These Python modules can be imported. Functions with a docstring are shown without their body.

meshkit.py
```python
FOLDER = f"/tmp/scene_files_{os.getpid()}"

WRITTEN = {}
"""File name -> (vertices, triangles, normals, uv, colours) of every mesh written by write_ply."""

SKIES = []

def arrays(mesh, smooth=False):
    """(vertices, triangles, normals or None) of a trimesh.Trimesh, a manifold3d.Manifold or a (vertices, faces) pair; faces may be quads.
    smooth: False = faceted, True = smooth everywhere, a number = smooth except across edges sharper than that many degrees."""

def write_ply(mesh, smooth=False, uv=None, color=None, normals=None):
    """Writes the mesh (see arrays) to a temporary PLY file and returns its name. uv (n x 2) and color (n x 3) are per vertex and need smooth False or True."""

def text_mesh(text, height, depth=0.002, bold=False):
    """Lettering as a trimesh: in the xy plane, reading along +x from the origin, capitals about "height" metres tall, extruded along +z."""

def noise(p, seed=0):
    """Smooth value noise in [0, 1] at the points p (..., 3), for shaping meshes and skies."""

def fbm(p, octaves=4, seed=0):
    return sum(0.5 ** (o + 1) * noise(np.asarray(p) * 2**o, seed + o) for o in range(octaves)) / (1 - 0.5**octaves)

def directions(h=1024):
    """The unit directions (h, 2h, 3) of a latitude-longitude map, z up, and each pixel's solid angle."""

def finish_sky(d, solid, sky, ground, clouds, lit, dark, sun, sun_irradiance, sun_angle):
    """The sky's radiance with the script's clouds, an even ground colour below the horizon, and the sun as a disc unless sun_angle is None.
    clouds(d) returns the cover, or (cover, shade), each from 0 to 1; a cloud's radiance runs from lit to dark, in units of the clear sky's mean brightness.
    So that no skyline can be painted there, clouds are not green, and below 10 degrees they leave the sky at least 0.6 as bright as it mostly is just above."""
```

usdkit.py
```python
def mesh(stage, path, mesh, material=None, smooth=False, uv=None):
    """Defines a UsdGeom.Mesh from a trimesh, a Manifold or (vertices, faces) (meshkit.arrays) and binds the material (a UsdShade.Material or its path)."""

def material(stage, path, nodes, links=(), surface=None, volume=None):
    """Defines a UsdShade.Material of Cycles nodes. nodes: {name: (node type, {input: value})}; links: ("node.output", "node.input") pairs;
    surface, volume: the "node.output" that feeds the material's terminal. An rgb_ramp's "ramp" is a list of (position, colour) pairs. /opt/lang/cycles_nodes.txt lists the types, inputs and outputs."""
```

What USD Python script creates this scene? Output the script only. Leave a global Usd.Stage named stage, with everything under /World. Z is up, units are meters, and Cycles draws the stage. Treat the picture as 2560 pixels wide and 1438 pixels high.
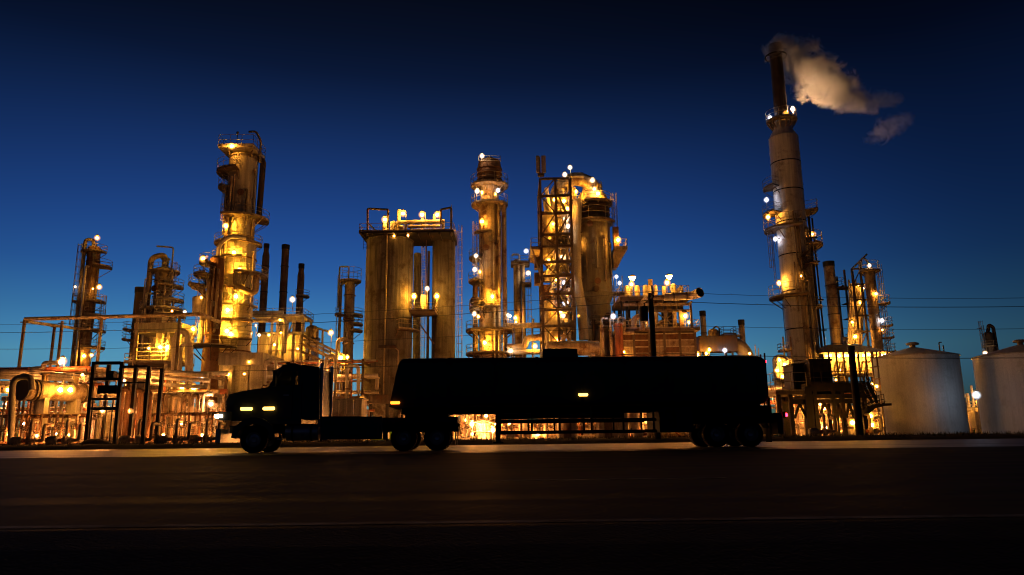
import math, random
import numpy as np
import usdkit
from pxr import Usd, UsdGeom, UsdLux, UsdShade, Sdf, Gf, Vt

# ------------------------------------------------------------------ stage, camera, sky, exposure
stage = Usd.Stage.CreateInMemory()
UsdGeom.SetStageUpAxis(stage, 'Z'); UsdGeom.SetStageMetersPerUnit(stage, 1.0)
UsdGeom.Xform.Define(stage, '/World'); UsdGeom.Scope.Define(stage, '/World/Looks')

FPX, CX, CY = 1837.0, 1280.0, 719.0            # focal length and centre, in pixels of a 2560 wide picture
PITCH, ROLL, EYE = math.radians(11.6), 0.012, np.array([0.0, 0.0, 0.45])
_R, _F, _U = np.array([1.0, 0, 0]), np.array([0, math.cos(PITCH), math.sin(PITCH)]), np.array([0, -math.sin(PITCH), math.cos(PITCH)])
CR = math.cos(ROLL) * _R - math.sin(ROLL) * _U
CU = math.sin(ROLL) * _R + math.cos(ROLL) * _U
cam = UsdGeom.Camera.Define(stage, '/World/camera')
cam.AddTransformOp().Set(Gf.Matrix4d(*[float(x) for x in (*CR, 0, *CU, 0, *(-_F), 0, *EYE, 1)]))
cam.CreateHorizontalApertureAttr(36.0); cam.CreateVerticalApertureAttr(36.0 * 575 / 1024)
cam.CreateFocalLengthAttr(36.0 * FPX / 2560)
cam.CreateClippingRangeAttr(Gf.Vec2f(0.05, 20000))
EXPOSURE = 0.25
cam.CreateExposureAttr(EXPOSURE)

# dusk: the sun has set straight ahead, a little to the left; the sky deepens from pale teal at the horizon to navy overhead
SUN_ELEV, SUN_ROT, SKY = math.radians(-2.0), math.radians(-12.0), 0.08
dome = UsdLux.DomeLight.Define(stage, '/World/sky')
dome.GetPrim().SetCustomDataByKey('kind', 'structure')
_deep = [(0.0, (1.5, 6.8, 22.0)), (0.03, (1.9, 7.8, 18.5)), (0.104, (4.0, 10.6, 12.4)), (0.158, (2.8, 7.6, 9.4)), (0.211, (1.9, 5.2, 7.9)), (0.264, (1.6, 4.1, 6.8)), (0.316, (1.4, 3.3, 5.5)),
         (0.366, (1.2, 2.6, 4.2)), (0.414, (0.95, 1.85, 2.8)), (0.46, (0.66, 1.08, 1.55)), (0.503, (0.55, 0.76, 0.95)), (0.56, (0.5, 0.5, 0.5)), (1.0, (0.4, 0.4, 0.4))]
_sky = usdkit.material(stage, '/World/Looks/dusk_sky', {
    'tc': ('texture_coordinate', {}),
    'sep': ('separate_xyz', {}),
    'sky': ('sky_texture', {'sky_type': 'single_scattering', 'sun_disc': False, 'sun_elevation': SUN_ELEV, 'sun_rotation': SUN_ROT, 'altitude': 100.0, 'air_density': 1.0, 'aerosol_density': 0.3, 'ozone_density': 3.0}),
    'deep': ('rgb_ramp', {'ramp': _deep}),
    'tint': ('vector_math', {'math_type': 'multiply'}),
    # the afterglow fades with the angle from where the sun went down
    'glow': ('vector_math', {'math_type': 'dot_product', 'vector2': (math.sin(SUN_ROT), math.cos(SUN_ROT), 0.0)}),
    'fade': ('map_range', {'range_type': 'smoothstep', 'from_min': 0.64, 'from_max': 0.98, 'to_min': 0.36, 'to_max': 1.0, 'clamp': True}),
    'dim': ('vector_math', {'math_type': 'scale'}),
    'bg': ('background_shader', {'strength': SKY}),
}, [('tc.generated', 'sep.vector'), ('sep.z', 'deep.fac'), ('sky.color', 'tint.vector1'), ('deep.color', 'tint.vector2'),
    ('tc.generated', 'glow.vector1'), ('glow.value', 'fade.value'), ('tint.vector', 'dim.vector1'), ('fade.result', 'dim.scale'), ('dim.vector', 'bg.color')], surface='bg.background')
UsdShade.MaterialBindingAPI.Apply(dome.GetPrim()).Bind(_sky)


def at(px, py, Y):
    """The point of the world that stands at depth Y (metres ahead) where the photograph has the pixel (px, py)."""
    d = FPX * _F + (px - CX) * CR + (CY - py) * CU
    return EYE + d * (Y - EYE[1]) / d[1]


def pix(p):
    q = np.asarray(p, float) - EYE
    w = q @ _F
    return CX + FPX * (q @ CR) / w, CY - FPX * (q @ CU) / w


def ppm(Y, z=0.0):
    """Pixels per metre at depth Y and height z."""
    return FPX / (np.array([0, Y, z]) @ _F)

# ------------------------------------------------------------------ mesh building
PI = math.pi
rnd = random.Random(7)


def unit(v):
    v = np.asarray(v, float)
    return v / max(np.linalg.norm(v), 1e-12)


def frame_of(d):
    d = unit(d)
    a = np.array([0, 0, 1.0]) if abs(d[2]) < 0.9 else np.array([1.0, 0, 0])
    u = unit(np.cross(a, d)); return u, np.cross(d, u), d


class MB:
    """Collects shapes with their normals; one MB becomes one Mesh."""
    def __init__(self):
        self.v, self.f, self.n, self.k = [], [], [], 0

    def add(self, v, f, n):
        v = np.asarray(v, float); f = np.asarray(f, int)
        if f.ndim == 2 and f.shape[1] == 4:
            f = np.vstack([f[:, [0, 1, 2]], f[:, [0, 2, 3]]])
        self.v.append(v); self.f.append(f + self.k); self.n.append(np.asarray(n, float)); self.k += len(v)
        return self

    def hexa(self, c):
        """Eight corners: 0-3 bottom ring counterclockwise, 4-7 top ring."""
        c = np.asarray(c, float)
        v, f, n = [], [], []
        for q in ((3, 2, 1, 0), (4, 5, 6, 7), (0, 1, 5, 4), (1, 2, 6, 5), (2, 3, 7, 6), (3, 0, 4, 7)):
            p = c[list(q)]; m = unit(np.cross(p[1] - p[0], p[2] - p[0])); b = len(v)
            v += list(p); n += [m] * 4; f.append([b, b + 1, b + 2, b + 3])
        return self.add(v, f, n)

    def box(self, x0, x1, y0, y1, z0, z1):
        return self.hexa([(x0, y0, z0), (x1, y0, z0), (x1, y1, z0), (x0, y1, z0), (x0, y0, z1), (x1, y0, z1), (x1, y1, z1), (x0, y1, z1)])

    def obox(self, c, s, rz=0.0):
        ca, sa = math.cos(rz), math.sin(rz)
        pts = []
        for dz in (-.5, .5):
            for dx, dy in ((-.5, -.5), (.5, -.5), (.5, .5), (-.5, .5)):
                x, y = dx * s[0], dy * s[1]
                pts.append((c[0] + x * ca - y * sa, c[1] + x * sa + y * ca, c[2] + dz * s[2]))
        return self.hexa(pts)

    def beam(self, p, q, w, h=None):
        h = h or w
        p, q = np.asarray(p, float), np.asarray(q, float)
        u, w2, d = frame_of(q - p)
        u, w2 = u * w / 2, w2 * h / 2
        return self.hexa([p - u - w2, p + u - w2, p + u + w2, p - u + w2, q - u - w2, q + u - w2, q + u + w2, q - u + w2])

    def tube(self, p, q, r, n=10, r2=None, caps=True):
        p, q = np.asarray(p, float), np.asarray(q, float)
        r2 = r if r2 is None else r2
        u, w, d = frame_of(q - p)
        a = np.arange(n) * 2 * PI / n
        ring = np.cos(a)[:, None] * u + np.sin(a)[:, None] * w
        slope = (r - r2) / max(np.linalg.norm(q - p), 1e-9)
        nn = ring + d * slope; nn /= np.linalg.norm(nn, axis=1, keepdims=True)
        i = np.arange(n); j = (i + 1) % n
        self.add(np.vstack([p + ring * r, q + ring * r2]), np.stack([i, j, j + n, i + n], 1), np.vstack([nn, nn]))
        if caps:
            self.add(np.vstack([p + ring * r, [p]]), np.stack([j, i, np.full(n, n)], 1), np.tile(-d, (n + 1, 1)))
            self.add(np.vstack([q + ring * r2, [q]]), np.stack([i, j, np.full(n, n)], 1), np.tile(d, (n + 1, 1)))
        return self

    def pipe(self, pts, r, n=10, bend=None, seg=5, caps=True):
        """A tube along a polyline whose corners are rounded elbows of radius bend."""
        P = [np.asarray(p, float) for p in pts]
        bend = 2.0 * r if bend is None else bend
        path = [P[0]]
        for a, b, c in zip(P, P[1:], P[2:]):
            d0, d1 = unit(b - a), unit(c - b)
            ang = math.acos(max(-1, min(1, float(d0 @ d1))))
            if ang < 0.02:
                path.append(b); continue
            t = min(bend * math.tan(ang / 2), 0.49 * np.linalg.norm(b - a), 0.49 * np.linalg.norm(c - b))
            s, e = b - d0 * t, b + d1 * t
            for k in range(seg + 1):
                x = k / seg
                path.append((1 - x) ** 2 * s + 2 * x * (1 - x) * b + x * x * e)
        path.append(P[-1])
        return self.sweep(path, r, n, caps)

    def sweep(self, path, r, n=10, caps=True, closed=False):
        path = np.asarray(path, float)
        m = len(path)
        rr = np.full(m, r, float) if np.ndim(r) == 0 else np.asarray(r, float)
        if closed:
            t = np.roll(path, -1, 0) - np.roll(path, 1, 0)
        else:
            t = np.gradient(path, axis=0)
        t /= np.maximum(np.linalg.norm(t, axis=1, keepdims=True), 1e-12)
        u, w, _ = frame_of(t[0])
        a = np.arange(n) * 2 * PI / n
        V, N = [], []
        for k in range(m):
            u = unit(u - t[k] * (u @ t[k])); w = np.cross(t[k], u)
            ring = np.cos(a)[:, None] * u + np.sin(a)[:, None] * w
            V.append(path[k] + ring * rr[k]); N.append(ring)
        F = []
        i = np.arange(n); j = (i + 1) % n
        for k in range(m if closed else m - 1):
            b, c = k * n, ((k + 1) % m) * n
            F.append(np.stack([b + i, b + j, c + j, c + i], 1))
        self.add(np.vstack(V), np.vstack(F), np.vstack(N))
        if caps and not closed:
            self.add(np.vstack([V[0], [path[0]]]), np.stack([j, i, np.full(n, n)], 1), np.tile(-t[0], (n + 1, 1)))
            self.add(np.vstack([V[-1], [path[-1]]]), np.stack([i, j, np.full(n, n)], 1), np.tile(t[-1], (n + 1, 1)))
        return self

    def arc(self, cx, cy, z, R, r, a0=0.0, a1=2 * PI, n=24, m=5):
        full = abs(a1 - a0) > 2 * PI - 1e-6
        k = max(3, int(abs(a1 - a0) / (2 * PI) * n) + (0 if full else 1))
        a = np.linspace(a0, a1, k, endpoint=not full)
        return self.sweep(np.stack([cx + R * np.cos(a), cy + R * np.sin(a), np.full(k, z)], 1), r, m, closed=full)

    def lathe(self, prof, cx=0.0, cy=0.0, n=32, a0=0.0, a1=2 * PI, axis=None, origin=None, crease=35):
        """A profile of (radius, height) turned about the vertical through (cx, cy), or about axis through origin."""
        prof = np.asarray(prof, float)
        full = abs(a1 - a0) > 2 * PI - 1e-6
        k = n if full else n + 1
        a = np.linspace(a0, a1, k, endpoint=not full)
        d = np.diff(prof, axis=0); L = np.maximum(np.linalg.norm(d, axis=1), 1e-9)
        nr, nz = d[:, 1] / L, -d[:, 0] / L
        rows, nor, faces = [], [], []
        for s in range(len(d)):
            na, nb = np.array([nr[s], nz[s]]), np.array([nr[s], nz[s]])
            if s and math.degrees(math.acos(max(-1, min(1, nr[s] * nr[s - 1] + nz[s] * nz[s - 1])))) < crease:
                na = unit(na + [nr[s - 1], nz[s - 1]])
            if s + 1 < len(d) and math.degrees(math.acos(max(-1, min(1, nr[s] * nr[s + 1] + nz[s] * nz[s + 1])))) < crease:
                nb = unit(nb + [nr[s + 1], nz[s + 1]])
            for (r, z), m in ((prof[s], na), (prof[s + 1], nb)):
                rows.append(np.stack([r * np.cos(a), r * np.sin(a), np.full(k, z)], 1))
                nor.append(np.stack([m[0] * np.cos(a), m[0] * np.sin(a), np.full(k, m[1])], 1))
            b, c = (2 * s) * k, (2 * s + 1) * k
            i = np.arange(k if full else k - 1); j = (i + 1) % k
            faces.append(np.stack([b + i, b + j, c + j, c + i], 1))
        V, N, F = np.vstack(rows), np.vstack(nor), np.vstack(faces)
        if axis is not None:
            u, w, dd = frame_of(axis)
            M = np.stack([u, w, dd])
            V, N = V @ M + np.asarray(origin, float), N @ M
        else:
            V = V + [cx, cy, 0]
        return self.add(V, F, N)

    def ball(self, c, r, n=12, squash=1.0):
        t = np.linspace(-PI / 2, PI / 2, max(5, n // 2 + 1))
        return self.lathe(np.stack([r * np.cos(t), c[2] + r * squash * np.sin(t)], 1), c[0], c[1], n, crease=80)

    def deck(self, cx, cy, z0, z1, rin, rout, a0, a1, n=20):
        """A slab in the shape of a ring or of a sector of one."""
        full = abs(a1 - a0) > 2 * PI - 1e-6
        prof = [(rin, z0), (rout, z0), (rout, z1), (rin, z1), (rin, z0)]
        k = max(3, int(n * abs(a1 - a0) / (2 * PI)))
        self.lathe(prof, cx, cy, k if not full else n, a0, a1)
        if not full:
            for a in (a0, a1):
                c, s = math.cos(a), math.sin(a)
                p = np.array([(cx + r * c, cy + r * s, z) for r, z in prof[:4]])
                m = np.array([s, -c, 0.0]) * (1 if a == a0 else -1)
                self.add(p, [[0, 1, 2, 3]] if a == a0 else [[3, 2, 1, 0]], np.tile(m, (4, 1)))
        return self

    def dome_end(self, c, axis, r, depth, n=20):
        t = np.linspace(0, PI / 2, 6)
        return self.lathe(np.stack([r * np.cos(t), depth * np.sin(t)], 1), axis=axis, origin=c, n=n, crease=60)

    def drum(self, p, q, r, n=22, bulge=0.35):
        """A closed cylinder with domed ends from p to q."""
        p, q = np.asarray(p, float), np.asarray(q, float)
        L = np.linalg.norm(q - p)
        t = np.linspace(0, PI / 2, 6)
        prof = [(r * math.sin(x), -bulge * r * math.cos(x)) for x in t] + [(r * math.cos(x), L + bulge * r * math.sin(x)) for x in t]
        return self.lathe(prof, axis=q - p, origin=p, n=n, crease=50)

    def data(self):
        return np.vstack(self.v), np.vstack(self.f), np.vstack(self.n)


_used = {}


def fresh(parent, name):
    k = (parent, name); i = _used.get(k, 0); _used[k] = i + 1
    return f'{parent}/{name}' if i == 0 else f'{parent}/{name}_{i:03d}'


def put_mesh(path, mb, mat, shift=(0, 0, 0)):
    v, f, n = mb.data()
    m = UsdGeom.Mesh.Define(stage, path)
    m.CreatePointsAttr(Vt.Vec3fArray.FromNumpy((v - np.asarray(shift, float)).astype(np.float32)))
    m.CreateFaceVertexCountsAttr(Vt.IntArray.FromNumpy(np.full(len(f), 3, np.int32)))
    m.CreateFaceVertexIndicesAttr(Vt.IntArray.FromNumpy(f.astype(np.int32).ravel()))
    m.CreateSubdivisionSchemeAttr('none')
    m.CreateNormalsAttr(Vt.Vec3fArray.FromNumpy(n.astype(np.float32))); m.SetNormalsInterpolation('vertex')
    UsdShade.MaterialBindingAPI.Apply(m.GetPrim()).Bind(MAT[mat])
    return m.GetPrim()


def tag(prim, label=None, cat=None, group=None, kind=None):
    for k, x in (('label', label), ('category', cat), ('group', group), ('kind', kind)):
        if x:
            prim.SetCustomDataByKey(k, x)
    return prim


class Thing:
    """An Xform at the thing's base whose children are its parts."""
    def __init__(self, name, label, cat, loc, group=None, local=False, rz=0.0):
        self.path, self.loc = fresh('/World', name), np.asarray(loc, float)
        x = UsdGeom.Xform.Define(stage, self.path); x.AddTranslateOp().Set(Gf.Vec3d(*map(float, self.loc)))
        if local:                                           # the parts are given in the thing's own axes
            self.loc = np.zeros(3)
            x.AddRotateZOp().Set(math.degrees(rz))
        tag(x.GetPrim(), label, cat, group, 'thing')

    def part(self, name, mb, mat, parent=None, label=None, kind=None):
        p = fresh(parent or self.path, name)
        tag(put_mesh(p, mb, mat, self.loc), label=label, kind=kind)
        return p


def single(name, mb, mat, label, cat, group=None, kind=None):
    return tag(put_mesh(fresh('/World', name), mb, mat), label, cat, group, kind)


def structure(name, mb, mat):
    return tag(put_mesh(fresh('/World', name), mb, mat), kind='structure')


def copy_of(first, name, label, loc, rz=0.0, group=None):
    """Another of the same thing, with the same parts, under the next number."""
    x = UsdGeom.Xform.Define(stage, fresh('/World', name))
    x.GetPrim().GetReferences().AddInternalReference(first.path); x.GetPrim().SetInstanceable(True)
    x.ClearXformOpOrder(); x.AddTranslateOp().Set(Gf.Vec3d(*map(float, loc)))
    if rz:
        x.AddRotateZOp().Set(math.degrees(rz))
    was = stage.GetPrimAtPath(first.path).GetCustomData()
    tag(x.GetPrim(), label, was['category'], group or was.get('group'))


# ------------------------------------------------------------------ materials
MAT = {}


def painted(name, col, rust=(0.10, 0.045, 0.02), amount=0.35, rough=0.5, streak=0.35, metallic=0.0, scale=0.6, spec=0.2):
    """Old paint: broad tonal drift, rain streaks that run down, patches of rust or dirt, fine relief."""
    c = np.asarray(col, float)
    MAT[name] = usdkit.material(stage, f'/World/Looks/{name}', {
        'g': ('geometry', {}),
        'ms': ('mapping', {'scale': (2.2, 2.2, 0.12)}),
        'streak': ('noise_texture', {'scale': 1.3, 'detail': 4.0, 'roughness': 0.6}),
        'rs': ('rgb_ramp', {'ramp': [(0.3, tuple(c * (1 - streak))), (0.62, tuple(c * 1.08))]}),
        'blot': ('noise_texture', {'scale': scale, 'detail': 5.0, 'roughness': 0.65}),
        'rb': ('rgb_ramp', {'ramp': [(0.62 - 0.25 * amount, (0, 0, 0)), (0.74 - 0.2 * amount, (1, 1, 1))]}),
        'amt': ('math', {'math_type': 'multiply', 'value2': min(1.0, amount * 1.8)}),
        'mix': ('mix_color', {'b': tuple(rust)}),
        'fine': ('noise_texture', {'scale': 9.0, 'detail': 3.0}),
        'rf': ('rgb_ramp', {'ramp': [(0.3, (0.8, 0.8, 0.8)), (0.7, (1.12, 1.12, 1.12))]}),
        'mul': ('vector_math', {'math_type': 'multiply'}),
        'rough': ('map_range', {'from_min': 0.2, 'from_max': 0.8, 'to_min': rough - 0.12, 'to_max': rough + 0.2}),
        'bump': ('bump', {'strength': 0.25, 'distance': 0.03}),
        'p': ('principled_bsdf', {'metallic': metallic, 'specular_ior_level': spec}),
    }, [('g.position', 'ms.vector'), ('ms.vector', 'streak.vector'), ('streak.fac', 'rs.fac'), ('g.position', 'blot.vector'), ('blot.fac', 'rb.fac'), ('rb.color', 'amt.value1'),
        ('rs.color', 'mix.a'), ('amt.value', 'mix.fac'), ('g.position', 'fine.vector'), ('fine.fac', 'rf.fac'), ('mix.result', 'mul.vector1'), ('rf.color', 'mul.vector2'),
        ('mul.vector', 'p.base_color'), ('blot.fac', 'rough.value'), ('rough.result', 'p.roughness'), ('fine.fac', 'bump.height'), ('bump.normal', 'p.normal')], surface='p.BSDF')


def lamp_glow(name, col, strength, halo=None):
    """The burner of a lamp, and an added halo shell round it that imitates glow, fading towards its rim."""
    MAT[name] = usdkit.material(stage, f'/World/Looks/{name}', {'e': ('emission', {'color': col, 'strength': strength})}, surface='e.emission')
    if halo:  # painted halo: a see-through emissive shell, brightest at its centre
        MAT[name + '_halo'] = usdkit.material(stage, f'/World/Looks/{name}_halo', {
            'lw': ('layer_weight', {'blend': 0.5}), 'inv': ('math', {'math_type': 'subtract', 'value1': 1.0}), 'pw': ('math', {'math_type': 'power', 'value2': 3.6}), 'st': ('math', {'math_type': 'multiply', 'value2': halo}),
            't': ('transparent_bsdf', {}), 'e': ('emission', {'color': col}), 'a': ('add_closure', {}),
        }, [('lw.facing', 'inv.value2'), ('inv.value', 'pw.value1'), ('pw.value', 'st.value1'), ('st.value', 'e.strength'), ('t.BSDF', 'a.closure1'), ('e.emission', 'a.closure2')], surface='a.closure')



painted('cream_paint', (0.46, 0.42, 0.34), amount=0.25)
painted('grey_paint', (0.24, 0.225, 0.19), amount=0.35)
painted('stack_paint', (0.62, 0.60, 0.55), amount=0.3, streak=0.3)
painted('tan_shell', (0.36, 0.29, 0.20), amount=0.5, streak=0.45)
painted('brown_shell', (0.20, 0.13, 0.08), amount=0.5, streak=0.45)
painted('dark_shell', (0.075, 0.06, 0.05), amount=0.4)
painted('rusty_steel', (0.16, 0.085, 0.045), amount=0.6, rough=0.65)
painted('frame_steel', (0.15, 0.12, 0.09), amount=0.5, rough=0.6)
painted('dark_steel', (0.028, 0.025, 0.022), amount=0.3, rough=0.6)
painted('rail_steel', (0.30, 0.26, 0.19), amount=0.3, scale=2.0)
painted('jacket', (0.52, 0.48, 0.42), amount=0.2, rough=0.45, metallic=0.35, streak=0.25)
painted('concrete', (0.33, 0.30, 0.26), rust=(0.16, 0.14, 0.12), amount=0.45, rough=0.8)
painted('silo_shell', (0.15, 0.143, 0.132), rust=(0.07, 0.055, 0.04), amount=0.5, streak=0.6, rough=0.75, spec=0.05)
painted('tank_white', (0.31, 0.33, 0.345), rust=(0.2, 0.21, 0.21), amount=0.3, streak=0.1, rough=0.5)
painted('roof_grey', (0.22, 0.21, 0.20), amount=0.2)
painted('red_pipe', (0.28, 0.09, 0.04), amount=0.3)
painted('wood', (0.045, 0.034, 0.026), rust=(0.03, 0.022, 0.018), amount=0.4, rough=0.85, streak=0.5)
painted('wire', (0.03, 0.03, 0.03), amount=0.1)
painted('ceramic', (0.09, 0.05, 0.035), amount=0.1, rough=0.3)
SOD = (1.0, 0.375, 0.04)
lamp_glow('sodium_high', SOD, 120.0 * 2.4, 1.5)
lamp_glow('ground_lamp', (1.0, 0.34, 0.07), 640.0 * 2.4, 1.3)
lamp_glow('sodium_blaze', (1.0, 0.42, 0.028), 420.0 * 2.4, 2.2)
lamp_glow('sodium_bright', (1.0, 0.40, 0.03), 260.0 * 2.4, 1.8)
lamp_glow('stack_flood', (1.0, 0.56, 0.26), 1700.0 * 2.4, 1.6)
lamp_glow('sodium', SOD, 50.0 * 2.4, 1.2)
lamp_glow('sodium_low', SOD, 30.0 * 2.4, 0.8)
lamp_glow('mercury', (0.80, 0.78, 1.0), 22.0 * 2.4, 1.0)
lamp_glow('warm_white_low', (1.0, 0.42, 0.16), 300.0 * 2.4, 1.2)
lamp_glow('mercury_high', (0.74, 0.84, 1.0), 42.0 * 2.4, 1.1)
lamp_glow('warm_white', (1.0, 0.66, 0.40), 34.0 * 2.4, 1.1)


# ------------------------------------------------------------------ fittings that are parts of other things
def lamp(T, c, foot, r=0.26, glass='sodium', shade=True):
    """A bulkhead or pole lamp: arm, hood, burner and the added glow shell."""
    c, foot = np.asarray(c, float), np.asarray(foot, float)
    r = r if r < .3 else .3 + (r - .3) * .3
    m = MB()
    if abs(foot[0] - c[0]) + abs(foot[1] - c[1]) > 0.15:
        m.pipe([foot, (foot[0], foot[1], c[2] + r * 1.5), c + [0, 0, r * 1.5]], 0.05, 6, bend=0.3)
    else:
        m.tube(foot, c - [0, 0, r * 0.8], 0.05, 6)
    if shade:
        m.lathe([(0.03, c[2] + 1.95 * r), (0.4 * r, c[2] + 1.85 * r), (0.8 * r, c[2] + 1.2 * r), (0.7 * r, c[2] + 1.1 * r)], c[0], c[1], 12)
    p = T.part('lamp', m, 'rail_steel')
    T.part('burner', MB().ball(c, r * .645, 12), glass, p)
    T.part('glow_globe', MB().ball(c, r * 1.75, 16), glass + '_halo', p)  # added shell that imitates the soft glow round the lamp


def rail_points(m, pts, h=1.1, r=0.035, every=1.6, kick=True):
    """Handrail along a polyline of floor points: posts, two rails and a toe board."""
    pts = [np.asarray(p, float) for p in pts]
    for a, b in zip(pts, pts[1:]):
        L = np.linalg.norm(b - a); k = max(1, round(L / every))
        for i in range(k + 1):
            p = a + (b - a) * i / k
            m.tube(p, p + [0, 0, h], r, 5, caps=False)
        for z in (h, h * 0.52):
            m.tube(a + [0, 0, z], b + [0, 0, z], r, 5, caps=False)
        if kick:
            m.beam(a + [0, 0, 0.1], b + [0, 0, 0.1], 0.02, 0.16)


def ring_platform(T, cx, cy, z, rin, rout, a0=0.0, a1=360.0, mat='frame_steel', rail='rail_steel', brackets=True, h=1.1, gap=None):
    """A deck that runs round a vessel from angle a0 to a1 (degrees; -90 faces the road), its brackets and its handrail."""
    a0, a1 = math.radians(a0), math.radians(a1)
    full = abs(a1 - a0) > 2 * PI - 1e-3
    m = MB().deck(cx, cy, z - 0.16, z, rin, rout, a0, a1, n=28)
    k = max(2, int(abs(a1 - a0) * rout / 1.7))
    if brackets:
        for a in np.linspace(a0, a1, k, endpoint=not full):
            c, s = math.cos(a), math.sin(a)
            m.beam((cx + (rin - 0.02) * c, cy + (rin - 0.02) * s, z - 0.18 - (rout - rin) * 0.8), (cx + (rout - 0.1) * c, cy + (rout - 0.1) * s, z - 0.2), 0.09)
    p = T.part('platform', m, mat)
    h_ = MB()
    for a in np.linspace(a0, a1, k, endpoint=not full):
        c, s = math.cos(a), math.sin(a)
        h_.tube((cx + rout * c, cy + rout * s, z - 0.1), (cx + rout * c, cy + rout * s, z + h), 0.04, 5, caps=False)
    for zz in (z + h, z + h * 0.55):
        h_.arc(cx, cy, zz, rout, 0.04, a0, a1, n=28, m=5)
    h_.lathe([(rout - 0.01, z - 0.02), (rout + 0.02, z - 0.02), (rout + 0.02, z + 0.16), (rout - 0.01, z + 0.16)], cx, cy, 28 if full else max(3, int(28 * abs(a1 - a0) / 6.3)), a0, a1)
    if not full:
        for a in (a0, a1):
            c, s = math.cos(a), math.sin(a)
            for zz in (z + h, z + h * 0.55):
                h_.tube((cx + rin * c, cy + rin * s, zz), (cx + rout * c, cy + rout * s, zz), 0.04, 5)
    T.part('handrail', h_, rail, p)
    return p


def box_platform(T, x0, x1, y0, y1, z, mat='frame_steel', rail='rail_steel', sides='fblr', h=1.1, thick=0.2, name='platform', parent=None):
    p = T.part(name, MB().box(x0, x1, y0, y1, z - thick, z), mat, parent)
    m = MB()
    e = 0.04
    for s, a, b in (('f', (x0 + e, y0 + e), (x1 - e, y0 + e)), ('b', (x0 + e, y1 - e), (x1 - e, y1 - e)), ('l', (x0 + e, y0 + e), (x0 + e, y1 - e)), ('r', (x1 - e, y0 + e), (x1 - e, y1 - e))):
        if s in sides:
            rail_points(m, [(*a, z), (*b, z)], h, 0.04)
    if sides == 'fb':
        for yy in (y0 + e, y1 - e):
            m = MB(); rail_points(m, [(x0 + e, yy, z), (x1 - e, yy, z)], h, 0.04)
            T.part('handrail', m, rail, p)
    elif sides and parent is None:
        T.part('handrail', m, rail, p)
    return p


def ladder(T, x, y, z0, z1, ang=-90.0, w=0.5, cage=True, mat='rail_steel', parent=None):
    """A vertical ladder at (x, y); ang is the way a climber's back faces."""
    a = math.radians(ang); o = np.array([math.cos(a), math.sin(a), 0]); s = np.array([-o[1], o[0], 0]) * w / 2
    b = np.array([x, y, 0.0])
    m = MB()
    for k in (-1, 1):
        m.beam(b + s * k + [0, 0, z0], b + s * k + [0, 0, z1], 0.06)
    z = z0 + 0.3
    while z < z1:
        m.tube(b - s + [0, 0, z], b + s + [0, 0, z], 0.022, 4, caps=False); z += 0.45
    p = T.part('ladder', m, mat, parent)
    if cage and z1 - z0 > 3.5:
        c = MB()
        z = z0 + 2.3
        R = 0.4
        cc = b + o * 0.38
        while z < z1 + 0.9:
            c.arc(cc[0], cc[1], z, R, 0.03, a - 2.5, a + 2.5, n=14, m=4); z += 1.2
        for t in (-1.9, -0.8, 0, 0.8, 1.9):
            q = cc + R * np.array([math.cos(a + t), math.sin(a + t), 0])
            c.beam(q + [0, 0, z0 + 2.3], q + [0, 0, z1 + 0.9], 0.045)
        if parent is None:
            T.part('cage', c, mat, p)
    return p


def head(r, z, k=0.5, n=7):
    """The domed top of a vessel, as profile points."""
    t = np.linspace(0, PI / 2, n)
    return [(r * math.cos(x), z + r * k * math.sin(x)) for x in t]


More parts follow.
